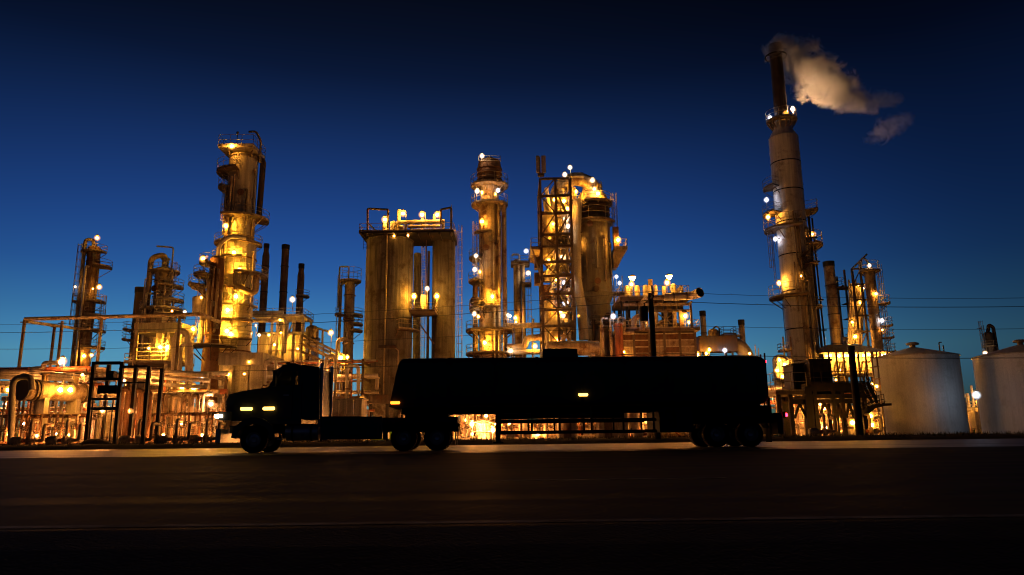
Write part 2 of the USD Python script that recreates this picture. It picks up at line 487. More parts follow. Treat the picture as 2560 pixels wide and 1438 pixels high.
def span(xl, xr, py, Y):
    """Centre x and half width of what reaches from pixel xl to xr at row py, at depth Y."""
    a, b = at(xl, py, Y), at(xr, py, Y)
    return (a[0] + b[0]) / 2, (b[0] - a[0]) / 2


def zpx(px, py, Y):
    return at(px, py, Y)[2]


def dress(T, x, y, radius, z0, z1, seed, n=7, a0=-165, a1=-15, mats=('tan_shell', 'cream_paint', 'frame_steel'), boxes=3):
    """Small risers that leave the shell, run down it and turn back in; nozzles, a manway or two, junction boxes and their conduits."""
    g = random.Random(seed)
    for k in range(n):
        a = math.radians(a0 + (a1 - a0) * (k + g.uniform(.2, .8)) / n)
        r = g.choice((.07, .1, .14, .18))
        za = z1 - (z1 - z0) * g.uniform(0, .45); zb = z0 + (za - z0) * g.uniform(0, .45)
        R = max(radius(za), radius(zb)) + r + g.uniform(.12, .3)
        c, s = math.cos(a), math.sin(a)
        pts = [(x + (radius(za) - .05) * c, y + (radius(za) - .05) * s, za), (x + R * c, y + R * s, za), (x + R * c, y + R * s, zb)]
        if g.random() < .6:
            pts.append((x + (radius(zb) - .05) * c, y + (radius(zb) - .05) * s, zb))
        T.part('riser_pipe', MB().pipe(pts, r, 8), g.choice(mats))
        if g.random() < .7:
            zz = zb + (za - zb) * g.uniform(.2, .8)
            T.part('pipe_clip', MB().beam((x + (radius(zz) - .02) * c, y + (radius(zz) - .02) * s, zz), (x + (R + r + .05) * c, y + (R + r + .05) * s, zz), .09, .14), 'frame_steel')
    for k in range(boxes):
        a = math.radians(g.uniform(a0 + 20, a1 - 20)); zz = g.uniform(z0, z1); R = radius(zz); c, s = math.cos(a), math.sin(a)
        if k % 2:
            T.part('manway', MB().tube((x + (R - .1) * c, y + (R - .1) * s, zz), (x + (R + .3) * c, y + (R + .3) * s, zz), .38, 16).tube((x + (R + .3) * c, y + (R + .3) * s, zz), (x + (R + .4) * c, y + (R + .4) * s, zz), .48, 16), 'rusty_steel')
        else:
            T.part('junction_box', MB().obox((x + (R + .15) * c, y + (R + .15) * s, zz), (.34, .5, .7), a), 'grey_paint')

# ------------------------------------------------------------------ ground, road, markings
def ground_material(name, nodes, links):
    MAT[name] = usdkit.material(stage, f'/World/Looks/{name}', nodes, links, surface='p.BSDF')


for _n, _c, _r, _sp in (('asphalt', 1.1, (0.6, 0.95), 0.0025), ('worn_asphalt', 1.0, (0.34, 0.66), 0.13)):
  ground_material(_n, {
    'g': ('geometry', {}),
    'ms': ('mapping', {'scale': (0.03, 1.4, 1.0)}),
    'lanes': ('noise_texture', {'scale': 1.0, 'detail': 4.0, 'roughness': 0.6}),
    'rl': ('rgb_ramp', {'ramp': [(0.36, (0.012 * _c, 0.012 * _c, 0.013 * _c)), (0.66, (0.056 * _c, 0.044 * _c, 0.042 * _c))]}),
    'grain': ('noise_texture', {'scale': 60.0, 'detail': 3.0}),
    'rg': ('rgb_ramp', {'ramp': [(0.3, (0.75, 0.75, 0.75)), (0.7, (1.2, 1.2, 1.2))]}),
    'mul': ('vector_math', {'math_type': 'multiply'}),
    'rough': ('map_range', {'from_min': 0.3, 'from_max': 0.7, 'to_min': _r[0], 'to_max': _r[1]}),
    'bump': ('bump', {'strength': 0.35, 'distance': 0.01}),
    'p': ('principled_bsdf', {'specular_ior_level': _sp}),
}, [('g.position', 'ms.vector'), ('ms.vector', 'lanes.vector'), ('lanes.fac', 'rl.fac'), ('g.position', 'grain.vector'), ('grain.fac', 'rg.fac'), ('rl.color', 'mul.vector1'), ('rg.color', 'mul.vector2'),
    ('mul.vector', 'p.base_color'), ('lanes.fac', 'rough.value'), ('rough.result', 'p.roughness'), ('grain.fac', 'bump.height'), ('bump.normal', 'p.normal')])
for _n, _c, _s in (('soil', ((0.03, 0.024, 0.018), (0.075, 0.06, 0.045)), 0.9), ('black_cinder', ((0.010, 0.010, 0.010), (0.026, 0.025, 0.024)), 2.0), ('yard_gravel', ((0.11, 0.095, 0.08), (0.20, 0.18, 0.15)), 0.5)):
    ground_material(_n, {
        'g': ('geometry', {}), 'a': ('noise_texture', {'scale': _s, 'detail': 6.0, 'roughness': 0.7}), 'r': ('rgb_ramp', {'ramp': [(0.32, _c[0]), (0.68, _c[1])]}),
        'b': ('noise_texture', {'scale': 40.0, 'detail': 3.0}), 'bump': ('bump', {'strength': 0.6, 'distance': 0.03}), 'p': ('principled_bsdf', {'roughness': 0.95, 'specular_ior_level': 0.03}),
    }, [('g.position', 'a.vector'), ('a.fac', 'r.fac'), ('r.color', 'p.base_color'), ('g.position', 'b.vector'), ('b.fac', 'bump.height'), ('bump.normal', 'p.normal')])
painted('lane_white', (0.10, 0.097, 0.09), rust=(0.02, 0.02, 0.02), amount=0.7, rough=0.9, scale=2.0, spec=0.03)

EDGE, FAR_EDGE = 4.15, 56.0
structure('ground', MB().box(-3000, 3000, 20.0, 3000, -1.0, -0.012), 'soil')
structure('gravel_yard', MB().box(-260, 260, 60.0, 330, -0.01, -0.004), 'yard_gravel')
_d = [(4.05, 0.0), (3.7, -0.05), (3.2, -0.15), (2.6, -0.29), (1.6, -0.55), (0.0, -0.85), (-4.0, -1.0), (-3000.0, -1.0)]
_m = MB()
for (ya, za), (yb, zb) in zip(_d, _d[1:]):                # added slope at the road's edge, tilted off the lamps to darken the foreground
    _n = unit((0, za - zb, ya - yb)) * np.array([1, -1, 1])
    _m.add([(-900, yb, zb), (900, yb, zb), (900, ya, za), (-900, ya, za)], [[0, 1, 2, 3]], [_n] * 4)
structure('dimming_slope', _m, 'soil')
structure('road', MB().box(-900, 900, 4.05, 25.0, -0.009, 0.0), 'asphalt')
structure('road', MB().box(-900, 900, 25.0, FAR_EDGE, -0.009, 0.0), 'worn_asphalt')
structure('edge_line', MB().box(-900, 900, EDGE, EDGE + 0.12, 0.001, 0.004), 'lane_white')
structure('edge_line', MB().box(-900, 900, FAR_EDGE - 1.2, FAR_EDGE - 1.05, 0.001, 0.004), 'lane_white')
_m = MB()
for k in range(-12, 12):                       # broken lane lines: 3 m marks, 9 m gaps
    for yy in (8.2, 24.2):
        _m.box(k * 12.0 - 0.9, k * 12.0 + 2.3, yy, yy + 0.12, 0.001, 0.004)
structure('lane_marking', _m, 'lane_white')
# rough verge on the near side of the road and between the road and the plant: low uneven banks
_g = np.random.default_rng(3)


def bank(name, x0, x1, y0, y1, hmax, nx, ny, mat, seed):
    import meshkit
    X, Y_ = np.meshgrid(np.linspace(x0, x1, nx), np.linspace(y0, y1, ny))
    t = (Y_ - y0) / (y1 - y0)
    h = np.sin(PI * t) ** 0.7 * hmax * (0.45 + 0.9 * meshkit.fbm(np.stack([X * 0.11, Y_ * 0.4, 0 * X + seed], -1), 5)) - 0.02
    V = np.stack([X, Y_, h], -1).reshape(-1, 3)
    q = np.arange(nx * ny).reshape(ny, nx)
    F = np.stack([q[:-1, :-1], q[:-1, 1:], q[1:, 1:], q[1:, :-1]], -1).reshape(-1, 4)
    n = np.cross(np.gradient(np.stack([X, Y_, h], -1), axis=1), np.gradient(np.stack([X, Y_, h], -1), axis=0)).reshape(-1, 3)
    n /= np.linalg.norm(n, axis=1, keepdims=True)
    structure(name, MB().add(V, F, n), mat)


bank('earth_bank', -140, 140, 57.0, 62.0, 0.42, 560, 10, 'soil', 2.5)


def tufts(name, n, x0, x1, y0, y1, z, hmin, hmax, seed, bend=0.5):
    g = np.random.default_rng(seed)
    V, F, N = [], [], []
    for _ in range(n):
        x, y = g.uniform(x0, x1), g.uniform(y0, y1)
        for b in range(7):
            a, h, w = g.uniform(0, 2 * PI), g.uniform(hmin, hmax), g.uniform(0.012, 0.03) * hmax / 0.4
            d = np.array([math.cos(a), math.sin(a), 0]); s = np.array([-d[1], d[0], 0]) * w
            p = np.array([x, y, z - 0.02]) + d * g.uniform(0, 0.12)
            k = len(V)
            V += [p - s, p + s, p + d * h * bend * 0.4 + [0, 0, h * 0.6] + s * 0.7, p + d * h * bend * 0.4 + [0, 0, h * 0.6] - s * 0.7, p + d * h * bend + [0, 0, h]]
            F += [[k, k + 1, k + 2], [k, k + 2, k + 3], [k + 3, k + 2, k + 4]]; N += [np.cross(s, [0, 0, 1.0] + d * 0.2) / max(w, 1e-6)] * 5
    return MB().add(V, F, N)


painted('dry_grass', (0.055, 0.05, 0.022), amount=0.1, rough=0.8, scale=1.0)
single('verge_grass', tufts('verge_grass', 2600, -95, 95, 58.0, 62.5, 0.12, 0.15, 0.55, 5), 'dry_grass', 'ragged dry grass along the far verge in front of the plant', 'grass', kind='stuff')

# ------------------------------------------------------------------ left part of the plant
def slim_tower():
    Y = 118.0
    x, r = span(217, 247, 660, Y)
    zt = zpx(233, 622, Y)
    T = Thing('distillation_column', 'slender rust brown column with side ledges and one lamp above its top, far left', 'column', (x, Y, 0))
    T.part('shell', MB().lathe([(r * 1.15, 0), (r * 1.15, zt * .42), (r, zt * .45)] + head(r, zt, .45), x, Y, 28), 'brown_shell')
    for z in np.linspace(zt * .2, zt * .93, 6):
        T.part('stiffener_ring', MB().deck(x, Y, z - .07, z + .07, r * (1.16 if z < zt * .44 else 1.01), r * (1.24 if z < zt * .44 else 1.1), 0, 2 * PI), 'rusty_steel')
    T.part('overhead_pipe', MB().pipe([(x - .2, Y, zt + r * .3), (x - .2, Y, zt + 1.5), (x - r - .35, Y - .5, zt + 1.5), (x - r - .35, Y - .5, 3)], 0.3, 10), 'grey_paint')
    T.part('riser_pipe', MB().pipe([(x + r * .6, Y - r * 1.4, zt * .6), (x + r * .6, Y - r * 1.4, 2)], 0.22, 8), 'tan_shell')
    ring_platform(T, x, Y, zt - .6, r, r + .9, -200, 20)
    ring_platform(T, x, Y, zpx(255, 668, Y), r, r + 1.9, -60, 35)
    ring_platform(T, x, Y, zpx(250, 755, Y), r, r + 1.5, -70, 40)
    ring_platform(T, x, Y, zpx(188, 755, Y), r, r + 1.4, 160, 230)
    ring_platform(T, x, Y, zpx(240, 790, Y), r, r + 1.6, -70, 40)
    ring_platform(T, x, Y, zpx(235, 828, Y), r * 1.2, r + 1.9, -70, 40)
    ring_platform(T, x, Y, zpx(228, 870, Y), r * 1.2, r + 2.0, -70, 40)
    ladder(T, x - r - .25, Y - 1.1, zpx(200, 850, Y), zt - .4, 200)
    ladder(T, x + r + 1.4, Y - .6, zpx(250, 870, Y), zpx(250, 755, Y), 0)
    dress(T, x, Y, lambda z: r * 1.16 if z < zt * .45 else r, zt * .3, zt - .6, 54, 5)
    for px, py, rr, g in ((243, 595, .36, 'sodium'), (248, 718, .36, 'sodium'), (188, 717, .14, 'warm_white'), (232, 722, .16, 'sodium_low'), (210, 890, .3, 'sodium_high'), (228, 888, .26, 'sodium')):
        c = at(px, py, Y - r - 1.0)
        lamp(T, c, (c[0], c[1] + .1, c[2] - 1.6), rr, g)


def brown_tower():
    Y = 112.0
    x, r = span(389, 431, 700, Y); x0, r0 = span(373, 446, 800, Y)
    zt, zs = zpx(410, 676, Y), zpx(408, 776, Y)
    T = Thing('distillation_column', 'stout brown column with a davit arm and a curved pipe over its head', 'column', (x, Y, 0))
    T.part('shell', MB().lathe([(r0, 0), (r0, zs - 1.2), (r, zs)] + head(r, zt, .4), x, Y, 32), 'tan_shell')
    T.part('neck_nozzle', MB().lathe([(.5, zt), (.5, zt + 1.7), (.7, zt + 1.7), (.7, zt + 1.9), (.0, zt + 1.9)], x, Y, 14), 'grey_paint')
    xl = at(378, 700, Y)[0]
    T.part('overhead_pipe', MB().pipe([(x, Y, zt + 1.2), (x, Y - .4, zt + 2.4), (xl, Y - .6, zt + 2.0), (xl, Y - .6, 4)], .42, 12, bend=1.5), 'tan_shell')
    ring_platform(T, x, Y, zt - .3, r, r + .9, 0, 360)
    ring_platform(T, x, Y, zpx(440, 718, Y), r, r + 1.6, -80, 40)
    ring_platform(T, x, Y, zpx(440, 752, Y), r, r + 1.8, -80, 40)
    ring_platform(T, x, Y, zpx(410, 775, Y), r, r0 + .8, 0, 360)
    ring_platform(T, x, Y, zpx(445, 790, Y), r0, r0 + 1.3, -80, 40)
    ladder(T, x + r + .6, Y - 1.6, zpx(440, 775, Y), zt, -20)
    xd = at(438, 640, Y)[0]
    T.part('davit', MB().pipe([(xd, Y - .8, zt - 1.2), (xd, Y - .8, zpx(438, 622, Y)), (at(398, 622, Y)[0], Y - .8, zpx(398, 619, Y) )], .13, 8, bend=.5), 'rail_steel')
    for z in (zs * .55, zs * .8, zt * .93):
        T.part('stiffener_ring', MB().deck(x, Y, z - .08, z + .08, (r0 if z < zs - 1 else r) + .01, (r0 if z < zs - 1 else r) + .16, 0, 2 * PI), 'rusty_steel')
    dress(T, x, Y, lambda z: r0 if z < zs else r, zs * .6, zt - .6, 55, 6)
    c = at(462, 780, Y - 4); lamp(T, c, (c[0], c[1] + .1, c[2] - 1.5), .2, 'warm_white')
    c = at(430, 778, Y - r0 - 1); lamp(T, c, (c[0], c[1] + .1, c[2] - 1.2), .16, 'sodium')


def dark_flue(name, label, xl, xr, pyt, Y, pyb=None, flare=None, mat='dark_shell', group=None, ringed=True):
    x, r = span(xl, xr, pyt + 30, Y)
    zt = zpx((xl + xr) / 2, pyt, Y)
    T = Thing(name, label, 'chimney', (x, Y, 0), group)
    if flare:
        zf, rb = zpx((xl + xr) / 2, flare[0], Y), flare[1] * r
        prof = [(rb * 1.25, 0), (rb, zf * .45), (rb, zf), (r, zf + .9), (r, zt)]
    else:
        prof = [(r * 1.1, 0), (r * 1.02, zt * .5), (r, zt)]
    T.part('shaft', MB().lathe(prof + [(r * .8, zt), (r * .8, zt - 2)], x, Y, 22), mat)
    T.part('rim', MB().deck(x, Y, zt - .9, zt + .02, r + .01, r + .07, 0, 2 * PI), 'dark_steel')
    if ringed:
        for z in np.arange(zt * .35, zt - 3, 5.2):
            rr = np.interp(z, [p[1] for p in prof], [p[0] for p in prof])
            T.part('flange', MB().deck(x, Y, z - .06, z + .06, rr + .005, rr + .1, 0, 2 * PI), 'dark_steel')
    return T, x, r, zt


slim_tower(); brown_tower()
T, x, r, zt = dark_flue('flue', 'plain dark flue beside the stout brown column with the davit', 337, 364, 720, 122, mat='dark_shell')
ring_platform(T, x, 122, zpx(325, 825, 122), r * 1.05, r + 1.3, 130, 250)
ring_platform(T, x, 122, zpx(325, 850, 122), r * 1.05, r + 1.3, 130, 250)

# the goalpost: a big pipe carried across on slim posts
Yg = 88.0
T = Thing('pipe_bridge', 'long elevated pipe carried across on slim posts like a goalpost', 'pipe bridge', (at(60, 800, Yg)[0], Yg, 0))
pA, pB = at(62, 798, Yg), at(500, 786, Yg)
pB[2] = at(470, 786, Yg)[2]
T.part('pipe', MB().pipe([pA, pB, pB + [0, 6, 0]], .24, 12), 'tan_shell')
T.part('pipe', MB().pipe([pA + [.2, 0, -.3], at(196, 822, Yg + 14), at(196, 822, Yg + 14) + [1.6, 0, 0]], .2, 10), 'tan_shell')
for px, py, dy in ((62, 800, 0), (255, 793, 0), (345, 790, 0), (450, 788, 0), (156, 803, 8), (137, 812, 11)):
    p = at(px, py, Yg + dy)
    T.part('post', MB().beam((p[0], p[1], 0), (p[0], p[1], p[2]), .27), 'frame_steel')
    T.part('saddle', MB().beam((p[0] - .5, p[1], p[2] - .28), (p[0] + .5, p[1], p[2] - .28), .12), 'frame_steel')

# lit block with louvres under the stout brown column
Yb = 100.0
xa, xb = at(338, 900, Yb)[0], at(446, 900, Yb)[0]
T = Thing('process_building', 'small lit plant block with open louvred bay below the stout brown column', 'building', ((xa + xb) / 2, Yb, 0))
z0, z1 = zpx(390, 905, Yb), zpx(390, 832, Yb)
for xx in (xa, (xa + xb) / 2 + 1.3, xb):
    T.part('post', MB().beam((xx, Yb, 0), (xx, Yb, z1), .3), 'cream_paint')
    T.part('post', MB().beam((xx, Yb + 4, 0), (xx, Yb + 4, z1), .3), 'cream_paint')
T.part('roof', MB().box(xa - .3, xb + .3, Yb - .5, Yb + 4.5, z1 + .003, z1 + 1.3), 'grey_paint')
T.part('back_wall', MB().box(xa, xb, Yb + 4.2, Yb + 4.4, z0, z1), 'cream_paint')
for k in range(5):
    z = z0 + .25 + k * .55
    T.part('louvre', MB().hexa([(xa + .2, Yb - .1, z), (xb - 1.6, Yb - .1, z), (xb - 1.6, Yb + .35, z + .1), (xa + .2, Yb + .35, z + .1), (xa + .2, Yb - .1, z + .12), (xb - 1.6, Yb - .1, z + .12), (xb - 1.6, Yb + .35, z + .22), (xa + .2, Yb + .35, z + .22)]), 'cream_paint')
box_platform(T, xa - .5, xb + .5, Yb - 2, Yb + 4, z0 - .1)
T.part('duct', MB().box(at(393, 840, Yb)[0], at(407, 840, Yb)[0], Yb - .3, Yb + .5, z0 + 2, z1 - .1), 'cream_paint')
for px, py, rr, g in ((401, 869, .3, 'sodium_blaze'), (418, 868, .3, 'sodium_blaze'), (372, 871, .2, 'sodium')):
    c = at(px, py, Yb - .6); lamp(T, c, (c[0], c[1] + .5, c[2] - 1.5), rr, g)


def main_fractionator():
    Y = 108.0
    x, r = span(567, 637, 520, Y)
    zt = zpx(605, 402, Y)
    zs = zpx(595, 612, Y)                                   # below this the shell is wider
    x2, r2 = span(540, 628, 720, Y)
    x2 = x - .35
    T = Thing('distillation_column', 'tallest golden lit column on the left with a domed head and round balconies', 'column', (x, Y, 0))
    for z0, z1, ra, rb in ((0, zs * .35, r2, r2), (zs * .35, zs * .7, r2, r2), (zs * .7, zs, r2, r2), (zs + 1.2, zs + 7.5, r, r), (zs + 7.5, zs + 14, r, r)):
        T.part('shell_course', MB().lathe([(ra, z0 + .03), (rb, z1 - .03), (rb - .05, z1 - .03), (rb - .05, z1 + .03)], x, Y, 40), 'cream_paint' if z0 > zs * .3 else 'tan_shell')
    T.part('shell_course', MB().lathe([(r2, zs), (r, zs + 1.2)], x, Y, 40), 'tan_shell')
    T.part('head', MB().lathe([(r, zs + 14.03)] + head(r, zt, .55), x, Y, 40), 'tan_shell', label='rounded head lit from above')
    T.part('head_nozzle', MB().lathe([(.7, zt + r * .4), (.7, zt + r * .55 + 1.0), (1.0, zt + r * .55 + 1.0), (1.0, zt + r * .55 + 1.3), (0, zt + r * .55 + 1.3)], x, Y, 18), 'tan_shell')
    # top deck with its rails
    zd = zpx(610, 380, Y)
    xa, xb = at(564, 380, Y)[0], at(650, 380, Y)[0]
    box_platform(T, xa, xb, Y - 3.0, Y + 2.5, zd, 'cream_paint', h=1.6, thick=.45)
    for px in (585, 640):
        xx = at(px, 380, Y)[0]
        T.part('deck_post', MB().beam((xx, Y - 1.6, zt), (xx, Y - 1.6, zd - .45), .22), 'frame_steel')
    # flood lamp, small ball aerial, curved davit
    c = at(579, 366, Y - 3.2); lamp(T, c, (c[0], c[1] + .2, zd), .42, 'sodium_high')
    c = at(594, 332, Y - 1); T.part('aerial', MB().tube((c[0], c[1], zd), c, .06, 6).ball(c, .22, 10), 'rail_steel')
    a = at(652, 380, Y - .5)
    T.part('davit', MB().pipe([(a[0], a[1], zd - 2), at(652, 352, Y - .5), at(640, 328, Y - .5), at(622, 330, Y - .5)], .18, 8, bend=1.2), 'rail_steel')
    # balconies
    ring_platform(T, x, Y, zpx(560, 436, Y), r, r + 1.7, 120, 275, h=1.6)
    ring_platform(T, x, Y, zpx(560, 474, Y), r, r + 1.3, 150, 235, h=1.4)
    ring_platform(T, x, Y, zpx(650, 550, Y), r, r + 2.1, -110, 40, h=1.3)
    ring_platform(T, x, Y, zpx(590, 612, Y), r2, r2 + .8, -190, 30, h=1.2)
    ring_platform(T, x, Y, zpx(650, 690, Y), r2, r2 + 1.9, -75, 40, h=1.2)
    ring_platform(T, x, Y, zpx(600, 768, Y), r2, r2 + .7, -180, 10, h=1.1)
    # dark riser down the right side, pale pipes down the face
    xr_ = at(654, 450, Y)[0]
    T.part('riser_pipe', MB().pipe([(x + r * .6, Y + .5, zt + .5), (xr_, Y + .3, zt + .2), (xr_ - .2, Y + .3, zpx(652, 545, Y))], .45, 14), 'dark_shell', label='thick black riser pipe down the right side')
    T.part('riser_pipe', MB().pipe([(xr_ - .7, Y - .6, zpx(652, 545, Y)), (xr_ - 1.2, Y - .6, 6)], .35, 12), 'tan_shell')
    xf = at(592, 500, Y)[0]
    T.part('riser_pipe', MB().pipe([(xf, Y - r - .4, zpx(592, 455, Y)), (xf - .1, Y - r2 - .4, zpx(592, 610, Y)), (xf - .1, Y - r2 - .4, zpx(592, 700, Y))], .22, 10), 'tan_shell')
    T.part('vapour_pipe', MB().pipe([(x + r2 * .5, Y - r2 - .5, zpx(605, 735, Y)), (x + r2 * .5, Y - r2 - .5, zpx(575, 727, Y)), at(640, 740, Y - r2 - .4), at(641, 690, Y - r2 - .2)], .45, 14), 'tan_shell')
    ladder(T, at(622, 600, Y)[0], Y - r2 - .4, zpx(622, 850, Y), zpx(622, 690, Y), -90)
    ladder(T, at(575, 600, Y)[0], Y - r - .35, zpx(575, 600, Y), zpx(575, 476, Y), -100)
    ladder(T, at(625, 600, Y)[0], Y - r - .35, zpx(625, 610, Y), zpx(625, 552, Y), -80)
    for k, z in enumerate(np.linspace(zs * .45, zs * .92, 4)):
        T.part('stiffener_ring', MB().deck(x, Y, z - .1, z + .1, r2 + .01, r2 + .17, 0, 2 * PI), 'rusty_steel')
    Rz = lambda z: r2 if z < zs else r
    dress(T, x, Y, Rz, zs * .42, zs * .98, 51, 6)
    dress(T, x, Y, Rz, zs + 1.5, zt - .5, 52, 5, boxes=4)
    for py, a0_, a1_ in ((640, -150, -60), (712, -175, -95), (800, -120, -30), (845, -170, -20)):
        ring_platform(T, x, Y, zpx(590, py, Y - r2), r2, r2 + .95, a0_, a1_, h=1.1)
    for px, py, rr, g, dy in ((565, 565, .3, 'sodium_blaze', .7), (585, 632, .3, 'sodium_blaze', .7), (599, 675, .34, 'sodium_blaze', .7), (590, 741, .36, 'sodium_blaze', .8), (569, 775, .38, 'sodium_blaze', .7), (577, 836, .45, 'sodium_blaze', .8), (567, 828, .34, 'sodium_blaze', .8)):
        c = at(px, py, Y - r2 - dy); lamp(T, c, (c[0], c[1] + .3, c[2] - 1.3), rr, g)


main_fractionator()


def side_stripper():
    Y = 101.0
    x, r = span(520, 556, 740, Y)
    zt = zpx(540, 650, Y)
    T = Thing('stripper_column', 'dark rusty column close against the left flank of the tallest golden column', 'column', (x, Y, 0))
    T.part('shell', MB().lathe([(r * 1.15, 0), (r * 1.15, zt * .5), (r, zt * .52)] + head(r, zt, .5), x, Y, 30), 'rusty_steel')
    T.part('overhead_pipe', MB().pipe([(x, Y, zt + .4), (x, Y, zt + 2.2), (x + 1.4, Y + .4, zt + 3.6), (x + 3.2, Y + 1.5, zt + 3.6)], .3, 12, bend=1.6), 'cream_paint')
    ring_platform(T, x, Y, zpx(540, 690, Y), r, r + 2.0, 150, 262)
    ring_platform(T, x, Y, zpx(500, 715, Y), r, r + 2.6, 150, 230)
    ring_platform(T, x, Y, zpx(540, 660, Y), r, r + 1.4, 100, 260)
    zb = zpx(530, 868, Y)
    ring_platform(T, x, Y, zb, r * 1.15, at(590, 868, Y)[0] - x, -190, 10, mat='dark_steel', h=1.25)
    T.part('side_pipe', MB().pipe([at(482, 716, Y), at(500, 722, Y), at(513, 735, Y - .4), at(508, 800, Y - .4), (at(506, 800, Y)[0], Y - .4, zb)], .42, 14, bend=1.2), 'cream_paint')
    T.part('side_pipe', MB().pipe([at(520, 700, Y - r - .4), at(520, 830, Y - r - .4)], .22, 10), 'tan_shell')
    T.part('condenser', MB().drum(at(496, 745, Y - .5), at(496, 786, Y - .5), .8, 16), 'cream_paint')
    ladder(T, x - r - .3, Y - .8, zb, zpx(540, 690, Y), 190)
    dress(T, x, Y, lambda z: r * 1.16 if z < zt * .52 else r, zb + .5, zt - .5, 53, 6)
    for px, py, rr, g in ((508, 648, .44, 'sodium_high'), (483, 823, .4, 'sodium_bright'), (503, 744, .2, 'sodium_low')):
        c = at(px, py, Y - r - .9); lamp(T, c, (c[0], c[1] + .3, c[2] - 1.6), rr, g)


side_stripper()

# concrete table frame below the tallest column
Yc = 97.0
xa, xb = at(556, 920, Yc)[0], at(656, 920, Yc)[0]
zt = zpx(605, 884, Yc)
T = Thing('concrete_frame', 'concrete table frame carrying the tallest golden column', 'frame', ((xa + xb) / 2, Yc, 0))
for xx in (xa + .8, xb - .5):
    for yy in (Yc, Yc + 7):
        T.part('leg', MB().box(xx - .8, xx + .8, yy - .7, yy + .7, 0, zt - 1.6), 'concrete')
T.part('table_slab', MB().box(xa - .2, xb + .3, Yc - 1, Yc + 8, zt - 1.6 + .003, zt), 'concrete')
T.part('infill_wall', MB().box(xa + 1.6, xa + 3.4, Yc + .2, Yc + .6, 0, zt - 1.6), 'concrete')
T.part('step_pipe', MB().pipe([at(552, 965, Yc - 1.4), at(552, 943, Yc - 1.4), at(564, 943, Yc - 1.4), at(564, 1000, Yc - 1.4)], .3, 12), 'cream_paint')
for px, py, rr, g in ((570, 936, .26, 'sodium'), (611, 935, .18, 'sodium_low'), (505, 942, .22, 'warm_white'), (622, 905, .16, 'sodium')):
    c = at(px, py, Yc - 1.2); lamp(T, c, (c[0], c[1] + .5, c[2] - 1.2), rr, g)

# three thin chimneys behind
T, x, r, zt = dark_flue('flue', 'tapering dark flue close to the right of the tallest golden column', 659, 671, 610, 142, flare=(640, 1.45), mat='brown_shell')
T, x, r, zt = dark_flue('flue', 'straight dark flue, middle one of the three behind the lit deck', 704, 722, 613, 142, mat='brown_shell')
T, x, r, zt = dark_flue('flue', 'short dark flue with a narrow tip and small ledge, left of the two silos', 746, 759, 660, 138, flare=(690, 1.3), mat='brown_shell')
ring_platform(T, x, 138, zpx(752, 742, 138), r * 1.3, r * 1.3 + 1.1, -100, 60)

# steel deck on posts between the tallest column and the silos
Yd = 112.0
xa, xb = at(630, 790, Yd)[0], at(758, 790, Yd)[0]
T = Thing('steel_platform', 'raised steel deck on slim posts right of the tallest golden column', 'platform', ((xa + xb) / 2, Yd, 0))
zd = zpx(700, 788, Yd)
box_platform(T, xa, xb, Yd, Yd + 6, zd, 'cream_paint')
for px in (676, 690, 706, 732, 752):
    xx = at(px, 850, Yd)[0]
    T.part('post', MB().beam((xx, Yd + .4, 0), (xx, Yd + .4, zd - .2), .32), 'cream_paint')
    T.part('post', MB().beam((xx, Yd + 5.4, 0), (xx, Yd + 5.4, zd - .2), .32), 'cream_paint')
for a, b in ((676, 706), (706, 732)):
    T.part('brace', MB().beam((at(a, 850, Yd)[0], Yd + .4, zd - 5), (at(b, 850, Yd)[0], Yd + .4, zd - .5), .2), 'cream_paint')
for z in (.72, .5, .86):
    T.part('beam', MB().beam((xa + 2.4, Yd + .1, zd * z), (xb, Yd + .1, zd * z), .26), 'cream_paint')
T.part('header_pipe', MB().pipe([(xa - 1, Yd - .5, zd - .9), (xb - 2.5, Yd - .5, zd - .9), (xb - 2.5, Yd - .5, zd - 6)], .3, 12), 'cream_paint')
T.part('header_pipe', MB().pipe([(xa - 1, Yd + .9, zd + .5), (xb - 3.4, Yd + .9, zd + .5)], .36, 12), 'cream_paint')
for px, py, rr, g in ((731, 749, .4, 'warm_white'), (672, 838, .22, 'sodium'), (648, 838, .2, 'warm_white'), (702, 832, .14, 'sodium'), (700, 800, .16, 'sodium_high'), (640, 814, .16, 'sodium'), (628, 834, .16, 'sodium')):
    c = at(px, py, Yd - .9); lamp(T, c, (c[0], c[1] + .2, c[2] - 1.7), rr, g)

# lit flat-roofed block behind the deck and the long gallery that leads to the silos
Yh = 117.0
xa, xb = at(648, 860, Yh)[0], at(762, 860, Yh)[0]
T = Thing('process_building', 'pale flat-roofed block under the lit steel deck', 'building', ((xa + xb) / 2, Yh, 0))
zb, zr = zpx(700, 905, Yh), zpx(700, 837, Yh)
k = 7
for i in range(k):
    xx0, xx1 = xa + (xb - xa) * i / k, xa + (xb - xa) * (i + 1) / k
    T.part('wall_panel', MB().box(xx0 + .02, xx1 - .02, Yh, Yh + .2, 0.0, zr), 'cream_paint')
T.part('side_wall', MB().box(xb, xb + .2, Yh, Yh + 8, 0, zr), 'cream_paint')
T.part('side_wall', MB().box(xa - .2, xa, Yh, Yh + 8, 0, zr), 'cream_paint')
T.part('roof', MB().box(xa - .4, xb + .4, Yh - .4, Yh + 8, zr + .003, zr + .4), 'grey_paint')
for px, py, rr in ((712, 854, .2), (686, 862, .2), (744, 872, .16)):
    c = at(px, py, Yh - 1.1); lamp(T, c, (c[0], Yh, c[2] - .3), rr, 'sodium_bright')

